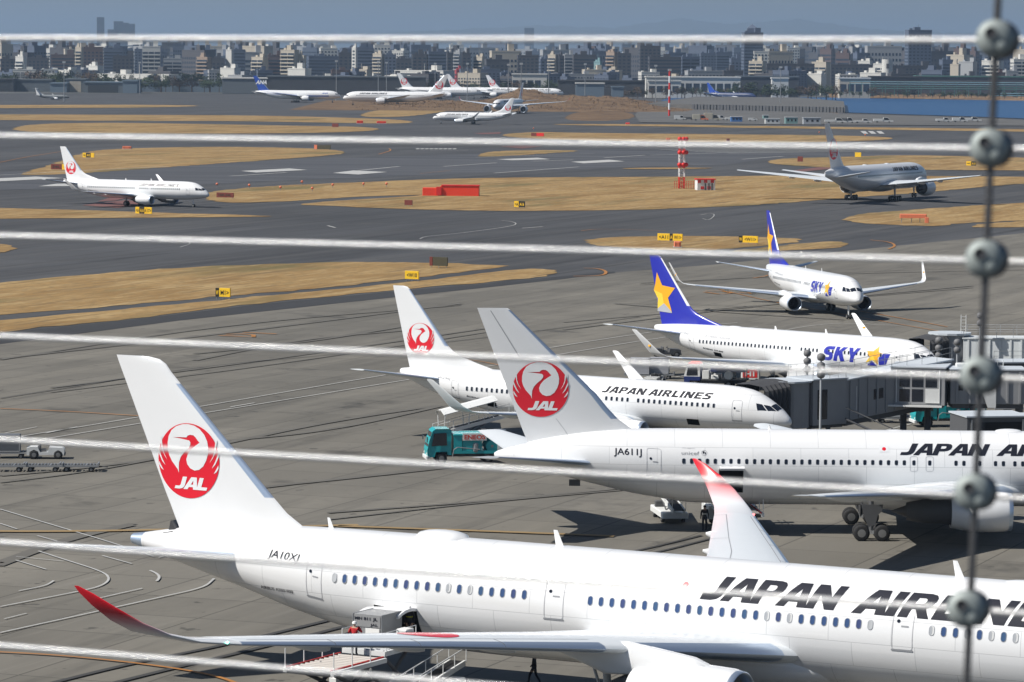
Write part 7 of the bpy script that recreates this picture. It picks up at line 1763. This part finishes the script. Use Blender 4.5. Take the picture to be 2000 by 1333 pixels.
# smaller hazy buildings that fill the horizon: prototypes, then copies
FC = 'nbgndnrwdnndwndg'
protos = []
for i in range(16):
    colr = FC[i]; style = ('balcony', 'grid', 'band', 'grid')[i % 4]
    w, d, H = rs.uniform(16, 40), rs.uniform(12, 18), rs.uniform(16, 34)
    protos.append((building_meshes(w, d, H, style, PALETTE[colr], rs, 'grid', 1), H))
CW = dict(w='white', b='beige', g='grey', n='slate', d='dark', r='brick', e='teal')
def nearest(x, lst): return min(lst, key=lambda q: abs((q[0] + q[1]) / 2 - x))[-1]
used = 0
for i in range(205):
    dep = rs.choice((3900, 4300, 4800, 5400, 6200, 7200, 8200)) + rs.uniform(-200, 200)
    x = rs.uniform(-20, 2020); yt = rs.uniform(82, 99) - (4 if rs.random() < .12 else 0) + (x - 1000) * .003
    c = at_depth(x, yt, dep); ms, H = protos[i % 16]
    t = assemble(ms, 'city_building', 'small hazy ' + CW[FC[i % 16]] + ' building beyond the ' + nearest(x, CITY), 'building', (c.x, dep, .25), R(rs.choice((-35, -30, -40, 5, 8, 12, -20))), 'hazy city blocks')
    s = max(.45, c.z / (H + 3)); t.scale = (max(.8, dep / 5200) * rs.uniform(.8, 1.3), 1, s)
for i in range(70):
    dep = rs.uniform(3080, 3300); x = rs.uniform(-10, 2010); yt = rs.uniform(132, 150)
    c = at_depth(x, yt, dep); ms, H = protos[(i * 7) % 16]
    t = assemble(ms, 'low_house', 'low ' + CW[FC[(i * 7) % 16]] + ' house before the ' + nearest(x, CITY), 'house', (c.x, dep, .25), R(rs.choice((-35, -28, 6, 10, -40))), 'low houses before the city blocks')
    s = max(.25, c.z / (H + 3)); t.scale = (rs.uniform(.45, .9), .8, s)
# ================================================================== trees along the far shore
BARK = plain('bark', (.07, .05, .038), .9)
def tree_proto(seed, hgt, leafcols, bare=0.0):
    q = random.Random(seed); tr, cr_ = MB(), MB()
    tr.tube((0, 0, 0), (0, 0, hgt * .45), hgt * .035, hgt * .022, 6)
    tips = []
    for i in range(7):
        a = q.uniform(0, 2 * math.pi); e = q.uniform(.35, 1.1); L = hgt * q.uniform(.28, .45); z0 = hgt * q.uniform(.25, .45)
        p = Vector((math.cos(a) * math.cos(e) * L, math.sin(a) * math.cos(e) * L, z0 + math.sin(e) * L)); tr.tube((0, 0, z0), tuple(p), hgt * .016, hgt * .006, 5); tips.append(p)
    tips += [Vector((q.gauss(0, hgt * .14), q.gauss(0, hgt * .14), hgt * q.uniform(.45, .9))) for _ in range(10)]
    for p in tips:
        R0 = hgt * q.uniform(.10, .2)
        for k in range(int(34 * (1 - bare))):
            v = Vector((q.gauss(0, 1), q.gauss(0, 1), q.gauss(0, .8))).normalized() * R0 * q.uniform(.5, 1.1); c = p + v; s = hgt * q.uniform(.018, .042)
            u = Vector((q.gauss(0, 1), q.gauss(0, 1), q.gauss(0, 1))).normalized(); w = u.orthogonal().normalized()
            cr_.use(leafcols[q.randrange(len(leafcols))]); cr_.poly([tuple(c - u * s), tuple(c + w * s), tuple(c + u * s), tuple(c - w * s)])
    return _m(tr, BARK), cr_.mesh('crown')
LG = [plain('leaf_%d' % i, c, .85, spec=.15) for i, c in enumerate(((.035, .055, .025), (.05, .07, .03), (.028, .042, .024)))]
LB = [plain('twig_%d' % i, c, .9, spec=.1) for i, c in enumerate(((.12, .08, .055), (.09, .065, .05), (.07, .06, .04)))]
TP = [tree_proto(i, 10, LG if i % 3 else LB, 0 if i % 3 else .25) for i in range(6)]
TREES = [('dark evergreen in the tree row before the left hangars and school', 'trees by the left hangars', 0, 430, 3040, 40, (9, 17)), ('dark tree behind the far parked jets at centre', 'trees behind the parked jets', 640, 1110, 3020, 34, (7, 13)), ('bare brown tree before the white-roofed terminal', 'trees before the white-roofed terminal', 1220, 1470, 2860, 24, (5, 10)),
         ('dark tree on the far bank of the water', 'trees on the far bank', 1440, 1640, 2830, 20, (7, 13)), ('small dark tree on the right shore before the green plant', 'trees before the green plant', 1640, 2040, 2790, 34, (3.5, 7.5))]
for lab, grp, x0, x1, dep, n, (h0, h1) in TREES:
    for i in range(n):
        x = lerp(x0, x1, (i + rs.uniform(.1, .9)) / n); dd_ = dep + rs.uniform(-25, 40); c = at_depth(x, 170, dd_)
        k = rs.choice((0, 3, 1)) if 'bare' in lab else rs.choice((1, 2, 4, 5, 3))
        t = thing('shore_tree', lab.split(' in the')[0].split(' behind')[0].split(' before')[0].split(' on the')[0] + ' below the ' + nearest(x, CITY), 'tree', (c.x, dd_, .25 if x < 1640 else 2.6), rs.uniform(0, 6.28), grp)
        t.scale = (rs.uniform(.9, 1.5) * rs.uniform(h0, h1) / 10,) * 2 + (rs.uniform(h0, h1) / 10,)
        link('trunk', TP[k][0], t); link('crown', TP[k][1], t)
# ================================================================== far hills
def ridge(name, dep, pts, mat):
    mb = MB(); rs2 = random.Random(dep); P_ = []
    for (xa, ya), (xb, yb) in zip(pts, pts[1:]):
        for i in range(14): P_.append((lerp(xa, xb, i / 14), lerp(ya, yb, i / 14) + rs2.uniform(-1.6, 1.6)))
    top = [at_depth(x, y, dep) for x, y in P_]
    mb.loft([[(v.x, dep - 5000, 0) for v in top], [(v.x, dep - 1800, v.z * .5) for v in top], [(v.x, dep, v.z) for v in top], [(v.x, dep + 6000, 0) for v in top]], close=False)
    tag(smooth_angle(mb.obj(name, mat), 80), kind='structure')
HILL = plain('hill_forest', (.05, .06, .05), .95, var=.2, vscale=.0005)
ridge('hills', 34000, [(-400, 80), (100, 70), (500, 78), (800, 62), (1050, 50), (1200, 55), (1330, 36), (1420, 48), (1560, 38), (1700, 58), (1900, 66), (2400, 76)], HILL)
# ================================================================== the air: even haze over the whole plain
hz = MB().box(-50000, 50000, -400, 58000, -1.5, 470.0).obj('haze', None)
HM = bpy.data.materials.new('haze_air'); HM.use_nodes = True
nt = HM.node_tree
nt.nodes.remove(nt.nodes['Principled BSDF'])
pv = nt.nodes.new('ShaderNodeVolumePrincipled')
pv.inputs['Color'].default_value = (.42, .57, .77, 1)
pv.inputs['Density'].default_value = 0.00006
pv.inputs['Anisotropy'].default_value = 0.25
nt.links.new(pv.outputs['Volume'], nt.nodes['Material Output'].inputs['Volume'])
hz.data.materials.append(HM)
tag(hz, kind='stuff')
hz.display_type = 'WIRE'
# ================================================================== steel cable fence of the viewing deck
CABLE = plain('steel_cable', (.84, .84, .83), .22, metal=.55)
CABLED = plain('dark_cable', (.16, .16, .165), .45, metal=.7)
CLAMP = plain('cast_clamp', (.34, .38, .37), .62, metal=.25, var=.15, vscale=60)
FD = 3.2
def strand(name, pts, r, label, group, mat, twist=56.0, parent=None):
    """rope of seven wires laid in a helix along the line"""
    a, b2 = Vector(pts[0]), Vector(pts[1]); L = (b2 - a).length; d = (b2 - a).normalized(); e1 = d.orthogonal().normalized(); e2 = d.cross(e1)
    n = int(L / .0014); mb = MB()
    for s in range(6):
        rings = []
        for i in range(n + 1):
            x = L * i / n; ph = 2 * math.pi * (s / 6 + x * twist); c = a + d * x + (e1 * math.cos(ph) + e2 * math.sin(ph)) * r * .62
            rings.append([tuple(c + (e1 * math.cos(q) + e2 * math.sin(q)) * r * .40) for q in (0, 1.257, 2.513, 3.77, 5.027)])
        mb.loft(rings, caps=False)
    o = smooth_angle(mb.obj(name, mat, parent), 80)
    if label: tag(o, label, 'cable', group)
    return o
ys = [((-60, 74.5), (2060, 79.5)), ((-60, 265), (2060, 293)), ((-60, 459), (2060, 514)), ((-60, 654), (2060, 744)), ((-60, 855), (2060, 978)), ((-60, 1055), (2060, 1203)), ((-60, 1256), (2060, 1428))]
ords = ('topmost', 'second', 'third', 'fourth', 'fifth', 'sixth', 'lowest')
for i, (p, q) in enumerate(ys):
    strand('fence_cable', (at_depth(p[0], p[1], FD * 1.17), at_depth(q[0], q[1], FD)), .0028, ords[i] + ' bright steel cable of the fence crossing the view, counted from the top', 'horizontal steel fence cables', CABLE)
top, bot = at_depth(1951, -40, FD - .012), at_depth(1886, 1380, FD - .012)
strand('upright_cable', (top, bot), .0033, 'dark upright cable carrying the round clamps at right', None, CABLED, 20)
CC = [(1950, 76), (1938, 289), (1929, 506), (1918, 734), (1907, 962), (1893, 1190)]
def clamp_mesh():
    mb = MB(); R0 = .0166
    prof = [(-.0095, .004), (-.0088, .0098), (-.0068, .0135), (-.003, .0160), (.001, R0), (.0050, .0160), (.0090, .0130), (.0118, .0085), (.0128, .004)]
    mb.lathe(prof, (0, 0, 0), (0, 1, 0), 28)
    return mb
for i, (x, y) in enumerate(CC):
    c = at_depth(x - 6, y, FD - .012)
    t = thing('cable_clamp', ('topmost', 'second', 'third', 'fourth', 'fifth', 'lowest')[i] + ' round grey clamp on the upright cable, counted from the top', 'clamp', tuple(c), 0, 'round clamps on the upright cable')
    smooth_angle(clamp_mesh().obj('front_shell', CLAMP, t), 50)
    b_ = clamp_mesh().obj('rear_shell', CABLED, t, loc=(.0062, .011, -.0008)); smooth_angle(b_, 50)
    smooth_angle(MB().lathe([(-.0105, .0036), (-.0112, .0048), (-.0085, .0050), (-.0085, .0)], (-.0056, -.0008, .0050), (0, 1, 0), 16).obj('bolt_recess', DARKMETAL, t), 50)
    smooth_angle(MB().lathe([(-.0118, .001), (-.0110, .0040), (-.0080, .0046)], (.0040, -.0004, -.0062), (0, 1, 0), 14).obj('bolt_head', CLAMP, t), 50)
